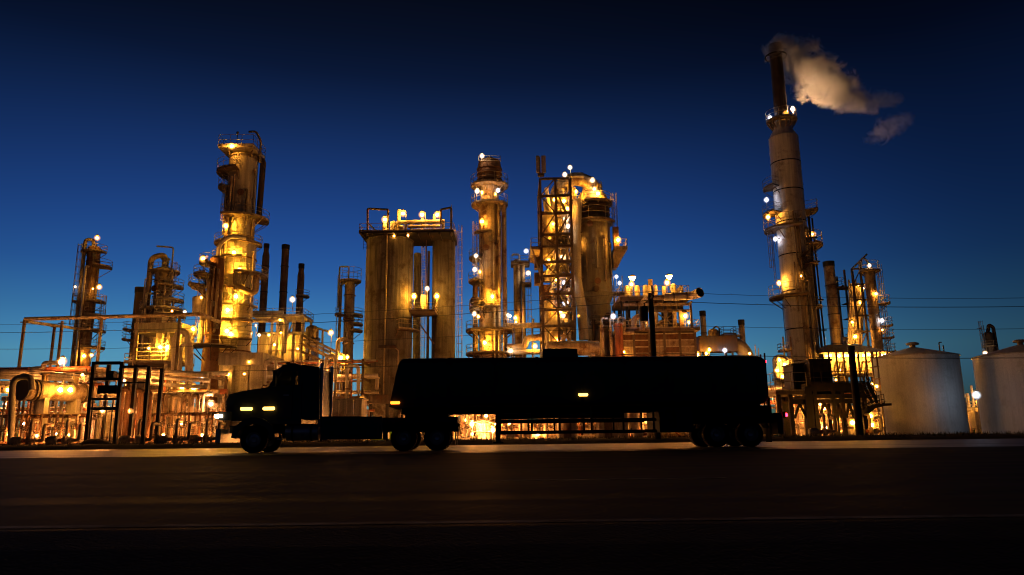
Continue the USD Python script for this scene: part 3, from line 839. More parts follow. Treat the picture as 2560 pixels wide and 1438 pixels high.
Yk = 106.0
T = Thing('pipe_gallery', 'roofed pipe gallery sloping down towards the left silo', 'gallery', (at(800, 900, Yk)[0], Yk, 0))
p0, p1 = at(756, 838, Yk), at(862, 890, Yk)
for dz, mat in ((0, 'frame_steel'), (-1.3, 'tan_shell'), (-2.4, 'frame_steel')):
    T.part('chord', MB().beam(p0 + [0, 0, dz], p1 + [0, 0, dz * .9], .35), mat)
    T.part('chord', MB().beam(p0 + [0, 4, dz], p1 + [0, 4, dz * .9], .35), mat)
for i in range(7):
    t = i / 6
    q = p0 + (p1 - p0) * t
    T.part('strut', MB().beam(q, q - [0, 0, 2.4], .18), 'frame_steel')
for i in range(5):
    off = [0, .6 + i * .7, -.55 - (i % 2) * .7]
    T.part('pipe', MB().pipe([p0 + off, p1 + off], .22 + .06 * (i % 2), 10), ('cream_paint', 'tan_shell', 'red_pipe')[i % 3])
for t in (.12, .5, .93):
    q = p0 + (p1 - p0) * t
    T.part('leg', MB().beam((q[0], Yk + .3, 0), (q[0], Yk + .3, q[2] - 2.4), .42), 'frame_steel')
    T.part('leg', MB().beam((q[0], Yk + 3.8, 0), (q[0], Yk + 3.8, q[2] - 2.4), .42), 'frame_steel')
v = at(776, 822, Yk)
T.part('vent_dome', MB().lathe([(.95, v[2] - 1.3), (.95, v[2])] + head(.95, v[2], .7), v[0], Yk + 1, 18), 'dark_shell')
for i, px in enumerate((768, 784, 803)):
    p = at(px, 815, Yk)
    T.part('vent_pipe', MB().pipe([(p[0], Yk + 1, p[2] - 2.6), (p[0], Yk + 1, p[2] + (0.2 - .3 * i)), (p[0] + 1.1, Yk + 1, p[2] - .1 - .35 * i)], .16, 8), 'dark_shell')
for px, py, rr, g in ((827, 832, .34, 'sodium_high'), (853, 895, .34, 'sodium_blaze'), (868, 893, .26, 'sodium_high')):
    c = at(px, py, Yk - 1); lamp(T, c, (c[0], c[1] + .4, c[2] - 2.2), rr, g)
gl = at(845, 850, Yk - 1)
T.part('gooseneck', MB().pipe([(gl[0], gl[1], 4), gl, gl + [1.2, 0, .15], gl + [1.2, 0, -.5]], .3, 10), 'cream_paint')

# plain column between the flues and the silos
Y = 122.0
x, r = span(861, 886, 760, Y)
zt = zpx(872, 700, Y)
T = Thing('distillation_column', 'plain tan column with a railed crow nest on top, just left of the silos', 'column', (x, Y, 0))
T.part('shell', MB().lathe([(r * 1.2, 0), (r * 1.05, zt * .5), (r, zt * .55)] + head(r, zt, .3), x, Y, 26), 'tan_shell')
ring_platform(T, x, Y, zpx(873, 704, Y), r, r + 1.0, 0, 360, h=2.2)
xl, xr_ = at(853, 680, Y)[0], at(876, 680, Y)[0]
T.part('davit', MB().pipe([(xl, Y - 1.2, zt - 5), (xl, Y - 1.2, zpx(853, 671, Y)), (xr_, Y - 1.2, zpx(876, 671, Y)), (xr_, Y - 1.2, zt)], .12, 8), 'rail_steel')
T.part('overhead_pipe', MB().pipe([(x, Y, zt), (x - r - .6, Y - .6, zt - 1), (x - r - .6, Y - .6, 5)], .2, 8), 'grey_paint')
for py, a in ((790, -60), (812, -60), (828, -60), (788, 150)):
    ring_platform(T, x, Y, zpx(880, py, Y), r, r + 1.5, a, a + 100)
ladder(T, x - r - .3, Y - .8, zpx(860, 880, Y), zpx(860, 704, Y), 190)
c = at(902, 790, Y); lamp(T, c, (c[0] - .4, c[1], c[2] - 1), .12, 'mercury')
for z in np.linspace(zt * .45, zt * .9, 4):
    T.part('stiffener_ring', MB().deck(x, Y, z - .07, z + .07, r * 1.06 if z > zt * .53 else r * 1.08, r * 1.2, 0, 2 * PI), 'rusty_steel')

# ------------------------------------------------------------------ the two silos
def silos():
    Y = 105.0
    out = []
    for name, label, xl, xr, py, YY, zbpy in (('silo', 'broad pale silo, the larger of the two under the lit roof deck', 913, 1031, 760, Y, 987), ('silo', 'narrower dark silo on the right under the lit roof deck', 1080, 1138, 760, Y + 1.5, 985)):
        x, r = span(xl, xr, py, YY)
        zt, zb = zpx((xl + xr) / 2, 592, YY - r), zpx((xl + xr) / 2, zbpy, YY - r)
        T = Thing(name, label, 'silo', (x, YY, 0))
        n = 5
        for k in range(n):
            z0, z1 = zb + (zt - zb) * k / n, zb + (zt - zb) * (k + 1) / n
            T.part('shell_course', MB().lathe([(r, z0 + .02), (r, z1 - .02), (r - .03, z1 - .02), (r - .03, z1 + .02)], x, YY, 56), 'silo_shell')
        T.part('roof', MB().lathe([(r, zt + .02), (r + .06, zt + .02), (r + .06, zt + .25), (r, zt + .25), (r * .25, zt + 1.0), (0, zt + 1.0)], x, YY, 56), 'silo_shell')
        T.part('hopper', MB().lathe([(r * .3, zb - 4.5), (r - .2, zb), (r, zb)], x, YY, 40), 'silo_shell')
        for a in np.arange(8) * PI / 4 + .2:
            T.part('leg', MB().beam((x + (r - .3) * math.cos(a), YY + (r - .3) * math.sin(a), 0), (x + (r - .3) * math.cos(a), YY + (r - .3) * math.sin(a), zb), .4), 'dark_steel')
        T.part('base_slab', MB().deck(x, YY, zb - 1.2, zb - .02, r * .2, r + .9, 0, 2 * PI, n=36), 'dark_shell')
        out.append((T, x, r, zt, zb))
    (T1, x1, r1, zt, zb), (T2, x2, r2, _, _) = out
    # conduits on the near face of the larger silo, ladder up the right edge of the other
    xc = at(975, 760, Y)[0]
    T1.part('conduit', MB().pipe([(xc, Y - r1 - .2, zb - .5), (xc, Y - r1 - .2, zt + .3)], .11, 8), 'rail_steel')
    T1.part('conduit', MB().pipe([(xc + 1.9, Y - r1 - .05, zb - .5), (xc + 1.9, Y - r1 - .05, zb + 6), (xc + 1.3, Y - r1 - .1, zb + 6.6)], .09, 8), 'rail_steel')
    ladder(T2, x2 + r2 + .3, Y + 1.0, zb - 2, zt + 2.0, 0, cage=True)
    T1.part('inspection_hatch', MB().box(at(958, 870, Y)[0], at(1000, 870, Y)[0], Y - r1 - .35, Y - r1 + .6, zpx(980, 878, Y), zpx(980, 871, Y)), 'dark_shell')
    # small dark drop ladder at the left shoulder
    xs = at(922, 620, Y)[0]
    ladder(T1, xs, Y - r1 * .8, zpx(920, 636, Y), zt + 1.2, -90, cage=False, mat='dark_steel')
    # curved stair landing on the larger silo
    zl = zpx(1010, 800, Y - r1)
    ring_platform(T1, x1, Y, zl - 1.2, r1, r1 + 1.2, -62, -5, brackets=True, h=1.3)
    # thin third vessel, pale, between them
    Yt = Y + 9
    x, r = span(1034, 1052, 700, Yt)
    T = Thing('standpipe_vessel', 'thin pale vessel seen in the gap between the two silos', 'vessel', (x, Yt, 0))
    T.part('shell', MB().lathe([(r, 0), (r, zt + .5)] + head(r, zt + .5), x, Yt, 24), 'silo_shell')
    ladder(T, at(1060, 700, Yt)[0], Yt - r, 4, zpx(1060, 597, Yt), -90, cage=True)
    T.part('riser_pipe', MB().pipe([(at(1071, 700, Yt)[0], Yt, 2), (at(1071, 700, Yt)[0], Yt, zt + 1)], .22, 10), 'dark_shell')

    # roof deck that ties both silos together
    Yd0, Yd1 = Y - r1 - .2, Y + r1
    xa, xb = at(912, 585, Y)[0], at(1140, 585, Y)[0]
    T = Thing('roof_deck', 'brightly lit railed deck with yellow piping across the tops of both silos', 'platform', ((xa + xb) / 2, Y, zt))
    zd = zpx(1020, 579, Yd0)
    box_platform(T, xa, xb, Yd0 - .5, Yd1, zd, 'dark_steel', thick=.3)
    for k in range(9):
        xx = xa + .5 + (xb - xa - 1) * k / 8
        T.part('joist', MB().beam((xx, Yd0 - .45, zd - .41), (xx, Yd1, zd - .41), .14, .2), 'dark_steel')
    yp = Yd0 + .6
    z1, z2, z3 = zpx(1050, 555, yp), zpx(1050, 566, yp), zpx(1050, 576, yp)
    X = lambda px: at(px, 560, yp)[0]
    for (a, b, z, rr) in ((998, 1112, z1, .3), (1020, 1100, z2, .24), (1028, 1110, z3, .22)):
        T.part('pipe', MB().pipe([(X(a), yp, z), (X(b), yp, z)], rr, 12), 'cream_paint')
    for px, zz in ((996, zpx(996, 523, yp)), (1014, z2 + .6), (1028, z1), (1055, z1 + .6), (1085, z1 + 1.2), (1108, z1 + .4)):
        T.part('riser_pipe', MB().pipe([(X(px), yp + .3, zd), (X(px), yp + .3, zz)], .28 if px == 996 else .2, 12), 'cream_paint')
    for px in (963, 983):
        b = (X(px), yp + .4)
        T.part('filter_drum', MB().lathe([(.5, zd), (.5, zd + 1.6)] + head(.5, zd + 1.6, .6), *b, 16), 'cream_paint')
    T.part('blower', MB().drum((X(1000), yp - .3, zd + .55), (X(1008), yp - .3, zd + .55), .5, 14).box(X(999), X(1009), yp - .6, yp, zd, zd + .3), 'cream_paint')
    # davit frames at both ends
    for pts in (((919, 590), (919, 522), (970, 524), (970, 570)), ((1128, 590), (1128, 519), (1102, 524), (1102, 560))):
        T.part('davit', MB().pipe([at(*p, Yd0 - .2) for p in pts], .16, 8, bend=.2), 'frame_steel')
    c = at(1129, 512, Yd0 - .2); T.part('aerial', MB().tube(c - [0, 0, 1.2], c, .05, 5), 'rail_steel')
    T.part('brace', MB().beam(at(922, 560, Yd0), at(945, 582, Yd0), .18), 'rail_steel')
    for px, py, rr in ((962, 549, .42), (1007, 534, .42), (1055, 537, .42), (1093, 537, .42)):
        c = at(px, py, Yd0 - .1); lamp(T, c, (c[0] + .45, c[1] + .2, zd), rr, 'sodium_high')
    for px, py in ((985, 590), (1020, 589), (1128, 572)):
        c = at(px, py, Yd0 + .2); lamp(T, c, (c[0], c[1] + .2, c[2] - .4), .16, 'sodium', shade=False)

    # landing between the silos half way down
    Ym = Y - 1.8
    zm = zpx(1060, 782, Ym)
    xa, xb = at(1028, 780, Ym)[0], at(1091, 780, Ym)[0]
    T = Thing('landing', 'lit landing bridging the gap between the two silos half way up', 'platform', ((xa + xb) / 2, Ym, zm))
    box_platform(T, xa, xb, Ym - 2.2, Ym + 2.2, zm, 'frame_steel')
    T.part('brace', MB().beam((xa + .3, Ym, zm - .3), (xb - .3, Ym, zm - 4.5), .2), 'frame_steel')
    T.part('stair_tower', MB().beam(at(1066, 790, Ym + 2.0), at(1066, 600, Ym + 2.0), .14).beam(at(1056, 790, Ym + 2.0), at(1056, 700, Ym + 2.0), .14), 'frame_steel')
    T.part('instrument_cabinet', MB().box(at(1052, 760, Ym)[0], at(1064, 760, Ym)[0], Ym, Ym + .8, zm, zm + 2.6), 'cream_paint')
    for px, py, rr, g, yy in ((1035, 741, .42, 'sodium_bright', Ym - .75), (1092, 741, .42, 'sodium_bright', Ym - 1.2), (1068, 722, .26, 'warm_white', Ym - 1.5)):
        c = at(px, py, yy); lamp(T, c, (c[0], c[1] + .35, zm), rr, g)


silos()


# ------------------------------------------------------------------ mid columns
def ringed_column():
    Y = 110.0
    x, r = span(1197, 1252, 600, Y)
    zt = zpx(1225, 395, Y)
    za, zb = zpx(1225, 466, Y), zpx(1225, 514, Y)
    T = Thing('distillation_column', 'golden column with two round galleries below a dark brown top drum', 'column', (x, Y, 0))
    n = 5
    for k in range(n):
        z0, z1 = zb * k / n, zb * (k + 1) / n
        T.part('shell_course', MB().lathe([(r, z0 + .03), (r, z1 - .03), (r - .04, z1 - .03), (r - .04, z1 + .03)], x, Y, 36), 'tan_shell')
    T.part('shell_course', MB().lathe([(r * .85, zb + .03), (r * .85, za)], x, Y, 36), 'tan_shell')
    rt = span(1194, 1253, 430, Y)[1]
    T.part('top_drum', MB().lathe([(r * .85, za), (rt, za + .1), (rt, zt - 1.6), (rt * .9, zt - .6), (rt * .45, zt - .3), (rt * .3, zt), (0, zt)], x, Y, 36), 'rusty_steel', label='dark brown drum at the head')
    for z in np.linspace(za + 1, zt - 2, 3):
        T.part('stiffener_ring', MB().deck(x, Y, z - .08, z + .08, rt + .01, rt + .16, 0, 2 * PI), 'rusty_steel')
    R = span(1180, 1273, 470, Y)[1]
    ring_platform(T, x, Y, za, r * .86, R, 0, 360, mat='tan_shell', h=1.5)
    ring_platform(T, x, Y, zb, r, span(1179, 1270, 515, Y)[1], 0, 360, mat='tan_shell', h=1.5)
    rail = MB(); rail_points(rail, [at(1196, 402, Y - rt), at(1252, 404, Y - rt)], .9, .04)
    T.part('handrail', rail, 'rail_steel')
    xr_ = at(1261, 650, Y)[0]
    T.part('riser_pipe', MB().pipe([(xr_, Y - .8, 0), (xr_, Y - .8, zb - .2)], .36, 12), 'tan_shell')
    T.part('riser_pipe', MB().pipe([(xr_ - .75, Y - 1.6, 0), (xr_ - .75, Y - 1.6, zb - .2)], .18, 8), 'tan_shell')
    for px in (1238, 1248):
        xx = at(px, 850, Y)[0]
        T.part('drop_pipe', MB().pipe([(xx, Y - r - .3, zpx(px, 765, Y)), (xx, Y - r - .3, 1)], .16, 8), 'cream_paint')
    for py, px, a0, a1, ro in ((648, 1190, 140, 235, 1.5), (705, 1190, 140, 240, 1.6), (772, 1190, 140, 240, 1.5), (778, 1190, 140, 240, 1.4), (586, 1208, 200, 280, .9), (772, 1232, -110, -50, .9)):
        ring_platform(T, x, Y, zpx(px, py, Y), r, r + ro, a0, a1, h=1.2)
    ring_platform(T, x, Y, zpx(1225, 828, Y), r, r + 2.0, 0, 360, h=1.3)
    ring_platform(T, x, Y, zpx(1225, 886, Y), r, r + 2.0, 0, 360, h=1.3)
    xl = at(1189, 750, Y)[0]
    T.part('side_pipe', MB().pipe([(xl, Y - 1, 2), (xl, Y - 1, zpx(1189, 715, Y)), (x - r * .5, Y - 1.2, zpx(1189, 712, Y))], .4, 12), 'dark_shell')
    T.part('valve_body', MB().ball((xl, Y - 1.2, zpx(1189, 757, Y)), .8, 14), 'dark_shell')
    ladder(T, x - r - .2, Y - 1.2, zpx(1190, 705, Y), zpx(1190, 575, Y), 200)
    dress(T, x, Y, lambda z: r, zpx(1225, 820, Y), zb - 1, 56, 4, boxes=5)
    for px, py, rr, g in ((1205, 390, .28, 'warm_white'), (1193, 478, .3, 'warm_white'), (1206, 482, .24, 'sodium_high'), (1245, 476, .26, 'mercury'), (1238, 486, .2, 'sodium'), (1205, 554, .36, 'sodium_high'), (1190, 640, .26, 'warm_white'), (1187, 674, .28, 'warm_white'), (1200, 680, .24, 'sodium'),
                          (1231, 742, .42, 'sodium_bright'), (1186, 785, .28, 'warm_white'), (1196, 792, .22, 'sodium'), (1212, 857, .36, 'sodium_bright'), (1270, 788, .2, 'warm_white'), (1274, 790, .2, 'warm_white')):
        off = r + (.75 if g.startswith('sodium') else 1.1)
        c = at(px, py, Y - off); lamp(T, c, (c[0] - .15, c[1] + .4, c[2] - 1.5), rr, g)


ringed_column()

Y = 124.0
x, r = span(1284, 1304, 720, Y)
zt = zpx(1300, 652, Y)
T = Thing('distillation_column', 'thin column with a square top deck between the ringed golden column and the steel tower', 'column', (x, Y, 0))
T.part('shell', MB().lathe([(r * 1.3, 0), (r * 1.05, zt * .3), (r, zt * .6)] + head(r, zt, .4), x, Y, 24), 'tan_shell')
xr_ = at(1309, 740, Y)[0]
T.part('riser_pipe', MB().pipe([(xr_, Y - .5, 0), (xr_, Y - .5, zt - .4)], .32, 10), 'tan_shell')
box_platform(T, at(1277, 660, Y)[0], at(1324, 660, Y)[0], Y - 1.8, Y + 1.8, zpx(1300, 661, Y), 'tan_shell')
box_platform(T, at(1303, 713, Y)[0], at(1328, 713, Y)[0], Y - 1.8, Y + 1.2, zpx(1310, 713, Y), 'tan_shell')
T.part('davit', MB().pipe([at(1298, 655, Y), at(1298, 636, Y), at(1281, 636, Y), at(1281, 641, Y)], .14, 8), 'rail_steel')
ladder(T, at(1318, 800, Y)[0], Y - 1.2, zpx(1318, 880, Y), zpx(1318, 713, Y), 0)
for px, py, rr, g in ((1315, 628, .3, 'mercury'), (1320, 683, .3, 'warm_white'), (1289, 795, .3, 'sodium_high'), (1290, 805, .22, 'sodium')):
    c = at(px, py, Y - r - 1); lamp(T, c, (c[0] + (.4 if px > 1300 else 0), c[1] + .3, c[2] - 1.8), rr, g)
# transfer lines between the ringed column, the thin column and the steel tower
Yp = 108.5
T = Thing('transfer_line', 'tan pipe run joining the ringed column to the steel tower at two levels', 'pipe run', (at(1310, 815, Yp)[0], Yp, 0))
T.part('pipe', MB().pipe([at(1268, 814, Yp), at(1356, 814, Yp)], .42, 14), 'tan_shell')
T.part('pipe', MB().pipe([at(1268, 869, Yp), at(1312, 868, Yp), at(1316, 846, Yp), at(1356, 843, Yp)], .5, 14, bend=1.3), 'tan_shell')
T.part('pipe', MB().pipe([at(1268, 880, Yp), at(1350, 880, Yp)], .4, 12), 'cream_paint')
for px in (1283, 1332):
    q = at(px, 890, Yp)
    T.part('post', MB().beam((q[0], Yp, 0), (q[0], Yp, zpx(px, 818, Yp)), .26), 'frame_steel')
T.part('vent_pipe', MB().pipe([at(1333, 812, Yp), at(1333, 797, Yp)], .16, 8), 'cream_paint')
for px, py, rr, g in ((1337, 866, .34, 'sodium_high'), (1277, 877, .26, 'warm_white'), (1275, 790, .18, 'warm_white')):
    c = at(px, py, Yp - 1); lamp(T, c, (c[0], c[1] + .3, c[2] - 1.5), rr, g)


# ------------------------------------------------------------------ steel tower and reactor vessel
def steel_tower():
    Y0, Y1 = 103.0, 111.0
    XL, XM, XR = at(1354, 650, Y0)[0], at(1393, 650, Y0)[0], at(1431, 650, Y0)[0]
    zt = zpx(1380, 447, Y0)
    T = Thing('steel_tower', 'tall open steel tower packed with lamps, pipes and stairs left of the reactor vessel', 'tower', ((XL + XR) / 2, Y0, 0))
    levels = [zpx(1390, p, Y0) for p in (860, 815, 775, 735, 690, 655, 617, 587, 534, 490)] + [zt]
    for xx in (XL, XM, XR):
        for yy in (Y0, Y1):
            T.part('column', MB().beam((xx, yy, 0), (xx, yy, zt), .34), 'frame_steel')
    for z in levels:
        for yy in (Y0, Y1):
            T.part('beam', MB().beam((XL + .18, yy, z), (XR - .18, yy, z), .26, .34), 'frame_steel')
        for xx in (XL, XR):
            T.part('beam', MB().beam((xx, Y0 + .18, z + .01), (xx, Y1 - .18, z + .01), .24, .3), 'frame_steel')
    zz = [0.0] + levels
    for i in range(len(levels)):
        if i % 2 == 0:
            T.part('brace', MB().beam((XL + .2, Y0 - .05, zz[i] + .2), (XM - .2, Y0 - .05, zz[i + 1] - .2), .16), 'frame_steel')
        else:
            T.part('brace', MB().beam((XM - .2, Y0 - .05, zz[i] + .2), (XL + .2, Y0 - .05, zz[i + 1] - .2), .16), 'frame_steel')
        if i in (1, 4, 8):
            T.part('brace', MB().beam((XM + .2, Y0 - .05, zz[i] + .2), (XR - .2, Y0 - .05, zz[i + 1] - .2), .16), 'frame_steel')
    # floors and stairs between the middle and right legs
    for i, z in enumerate(levels[:-1]):
        f = T.part('floor_grating', MB().box(XM + .2, XR - .2, Y0 + .3, Y1 - .3, z + .19, z + .25), 'frame_steel')
        m = MB(); rail_points(m, [(XM + .2, Y0 + .32, z + .25), (XR - .2, Y0 + .32, z + .25)], 1.1, .035)
        T.part('handrail', m, 'rail_steel', f)
        if i < len(levels) - 2:
            a, b = ((XM + .5, z + .25), (XR - .5, levels[i + 1] + .2)) if i % 2 else ((XR - .5, z + .25), (XM + .5, levels[i + 1] + .2))
            s = MB()
            for dy in (.9, 1.9):
                s.beam((a[0], Y0 + dy, a[1]), (b[0], Y0 + dy, b[1]), .08, .28)
            k = 9
            for q in range(1, k):
                xx, z_ = a[0] + (b[0] - a[0]) * q / k, a[1] + (b[1] - a[1]) * q / k
                s.box(xx - .14, xx + .14, Y0 + .95, Y0 + 1.85, z_ - .02, z_ + .03)
            T.part('stair', s, 'rail_steel')
    # solid lower cladding: dark panels as in the lower third
    for i, (a, b) in enumerate(((2, 3), (3, 4), (4, 5))):
        T.part('cladding_panel', MB().box(XL + .2, XM - .2, Y0 + 5.2, Y0 + 5.3, levels[a] + .2, levels[b] - .2), 'rusty_steel')
    # vessels and pipes inside
    xv = (XL + XM) / 2 + .3
    T.part('inner_vessel', MB().lathe([(.4, levels[5] - .5), (1.5, levels[6] - .2), (1.5, levels[8])] + head(1.5, levels[8], .8), xv, Y0 + 3.6, 26), 'tan_shell')
    T.part('inner_vessel', MB().lathe([(1.3, levels[0]), (1.3, levels[3] - 1)] + head(1.3, levels[3] - 1, .8), xv, Y0 + 4.0, 26), 'tan_shell')
    for (pts, rr) in ((((1372, 618), (1378, 600), (1370, 560), (1362, 500)), .34), (((1384, 640), (1384, 600), (1398, 590), (1398, 520)), .3), (((1403, 640), (1409, 575), (1404, 530), (1404, 475)), .3), (((1362, 690), (1386, 660), (1384, 625)), .36),
                      (((1420, 700), (1416, 640), (1420, 540)), .26), (((1370, 885), (1370, 830), (1392, 810), (1399, 775)), .3), (((1380, 890), (1412, 845), (1412, 800)), .26), (((1425, 860), (1420, 790), (1424, 720)), .22), (((1366, 470), (1372, 520), (1390, 555)), .3)):
        T.part('pipe', MB().pipe([at(px, py, Y0 + 2.4 + .25 * i) for i, (px, py) in enumerate(pts)], rr, 12, bend=1.2), 'cream_paint')
    # hopper shaped hood low down, lit from inside
    q = [at(1362, 815, Y0 + 1.2), at(1401, 780, Y0 + 1.2)]
    T.part('hood', MB().hexa([(q[0][0], Y0 + .8, q[0][2]), (q[1][0] + 1, Y0 + .8, q[0][2]), (q[1][0] + 1, Y0 + 2.6, q[0][2]), (q[0][0], Y0 + 2.6, q[0][2]), (q[1][0], Y0 + 1.3, q[1][2]), (q[1][0] + .9, Y0 + 1.3, q[1][2]), (q[1][0] + .9, Y0 + 2.1, q[1][2]), (q[1][0], Y0 + 2.1, q[1][2])]), 'cream_paint')
    # balcony on the left side
    zb = zpx(1340, 620, Y0)
    xo = at(1328, 620, Y0)[0]
    p = T.part('balcony', MB().box(xo, XL - .2, Y0 - .4, Y1, zb - .3, zb).beam((xo + .2, Y0, zb - .3), (XL - .2, Y0, zb - 4.2), .2).box(xo + .25, XL - .2, Y0 + 3, Y0 + 3.1, zb - 1.6, zb - .3), 'tan_shell')
    m = MB(); rail_points(m, [(XL, Y0 - .3, zb), (xo, Y0 - .3, zb), (xo, Y1, zb)], 1.4, .05)
    T.part('handrail', m, 'rail_steel', p)
    for py in (640, 680):
        T.part('equipment_box', MB().box(at(1336, py, Y0)[0], XL - .25, Y0 + .4, Y0 + 2, zpx(1340, py + 28, Y0), zpx(1340, py, Y0)), 'frame_steel')
    # mast with two tall panels over the left leg
    zm0, zm1 = zpx(1352, 434, Y0), zpx(1352, 393, Y0)
    T.part('mast', MB().beam((XL, Y0, zt + .2), (XL, Y0, zm1), .22), 'frame_steel')
    for a, b in ((1340, 1348), (1353, 1364)):
        T.part('panel', MB().box(at(a, 410, Y0)[0], at(b, 410, Y0)[0], Y0 - .6, Y0 - .2, zm0, zm1), 'cream_paint', label='tall flat panel on the mast')
    T.part('panel_bracket', MB().box(at(1344, 434, Y0)[0], at(1360, 434, Y0)[0], Y0 - .5, Y0 + .1, zm0 - .5, zm0 - .05), 'frame_steel')
    # lamps
    g = random.Random(41)
    for k in range(34):                                      # the crowd of small lines inside the frame
        px, py = g.uniform(1358, 1428), g.uniform(470, 860)
        d1, d2, r_, yy = g.choice((-16, 16, 24, -24)), g.uniform(20, 60), g.choice((.1, .14, .18, .22)), Y0 + g.uniform(3.4, 6.5)
        d1 = d1 if 1356 < px + d1 < 1430 else -d1
        T.part('pipe', MB().pipe([at(px, py, yy), at(px, py + d2, yy), at(px + d1, py + d2, yy), at(px + d1, py + d2 + g.uniform(14, 40), yy)], r_, 8, bend=.5), g.choice(('cream_paint', 'cream_paint', 'tan_shell', 'jacket')))
    for i, z in enumerate(levels[1:-2]):
        T.part('equipment_box', MB().box(XL + .6 + .5 * (i % 3), XL + 2.0 + .5 * (i % 2), Y0 + 4.6, Y0 + 6, z + .26, z + 1.9 + .3 * (i % 3)), ('cream_paint', 'grey_paint', 'tan_shell')[i % 3])
        T.part('back_panel', MB().box(XM - .6, XR - .3, Y1 - 1.0, Y1 - .9, z + .3, z + 2.0), ('tan_shell', 'cream_paint')[i % 2])
    for px, py, rr, g, dy in ((1425, 419, .26, 'warm_white', 0), (1412, 437, .28, 'warm_white', 0), (1410, 503, .3, 'sodium_high', 2.6), (1418, 522, .3, 'sodium_high', 2.6), (1416, 547, .28, 'warm_white', 2.6), (1420, 566, .28, 'warm_white', 2.6), (1419, 588, .26, 'warm_white', 2.6),
                              (1374, 597, .34, 'sodium_bright', 2.6), (1406, 642, .28, 'warm_white', 2.6), (1410, 656, .26, 'sodium_high', 2.6), (1410, 707, .24, 'mercury', 2.6), (1412, 758, .26, 'mercury', 2.6), (1400, 777, .3, 'sodium_bright', 1.2), (1408, 790, .28, 'warm_white', 1.2), (1414, 801, .26, 'sodium_high', 1.2),
                              (1383, 560, .2, 'sodium_bright', 1.6), (1390, 700, .2, 'sodium_bright', 1.5), (1372, 650, .2, 'sodium_bright', 1.5), (1396, 850, .24, 'sodium_high', 2.6), (1420, 872, .22, 'sodium', .3), (1375, 870, .2, 'sodium', .3), (1418, 736, .2, 'sodium', 1), (1385, 500, .22, 'sodium_bright', 1.4)):
        c = at(px, py, Y0 + dy)
        lamp(T, c, (c[0] + .1, c[1] + .2, c[2] - 1.0), rr, g)
    return XL, XM, XR, Y0, Y1, zt


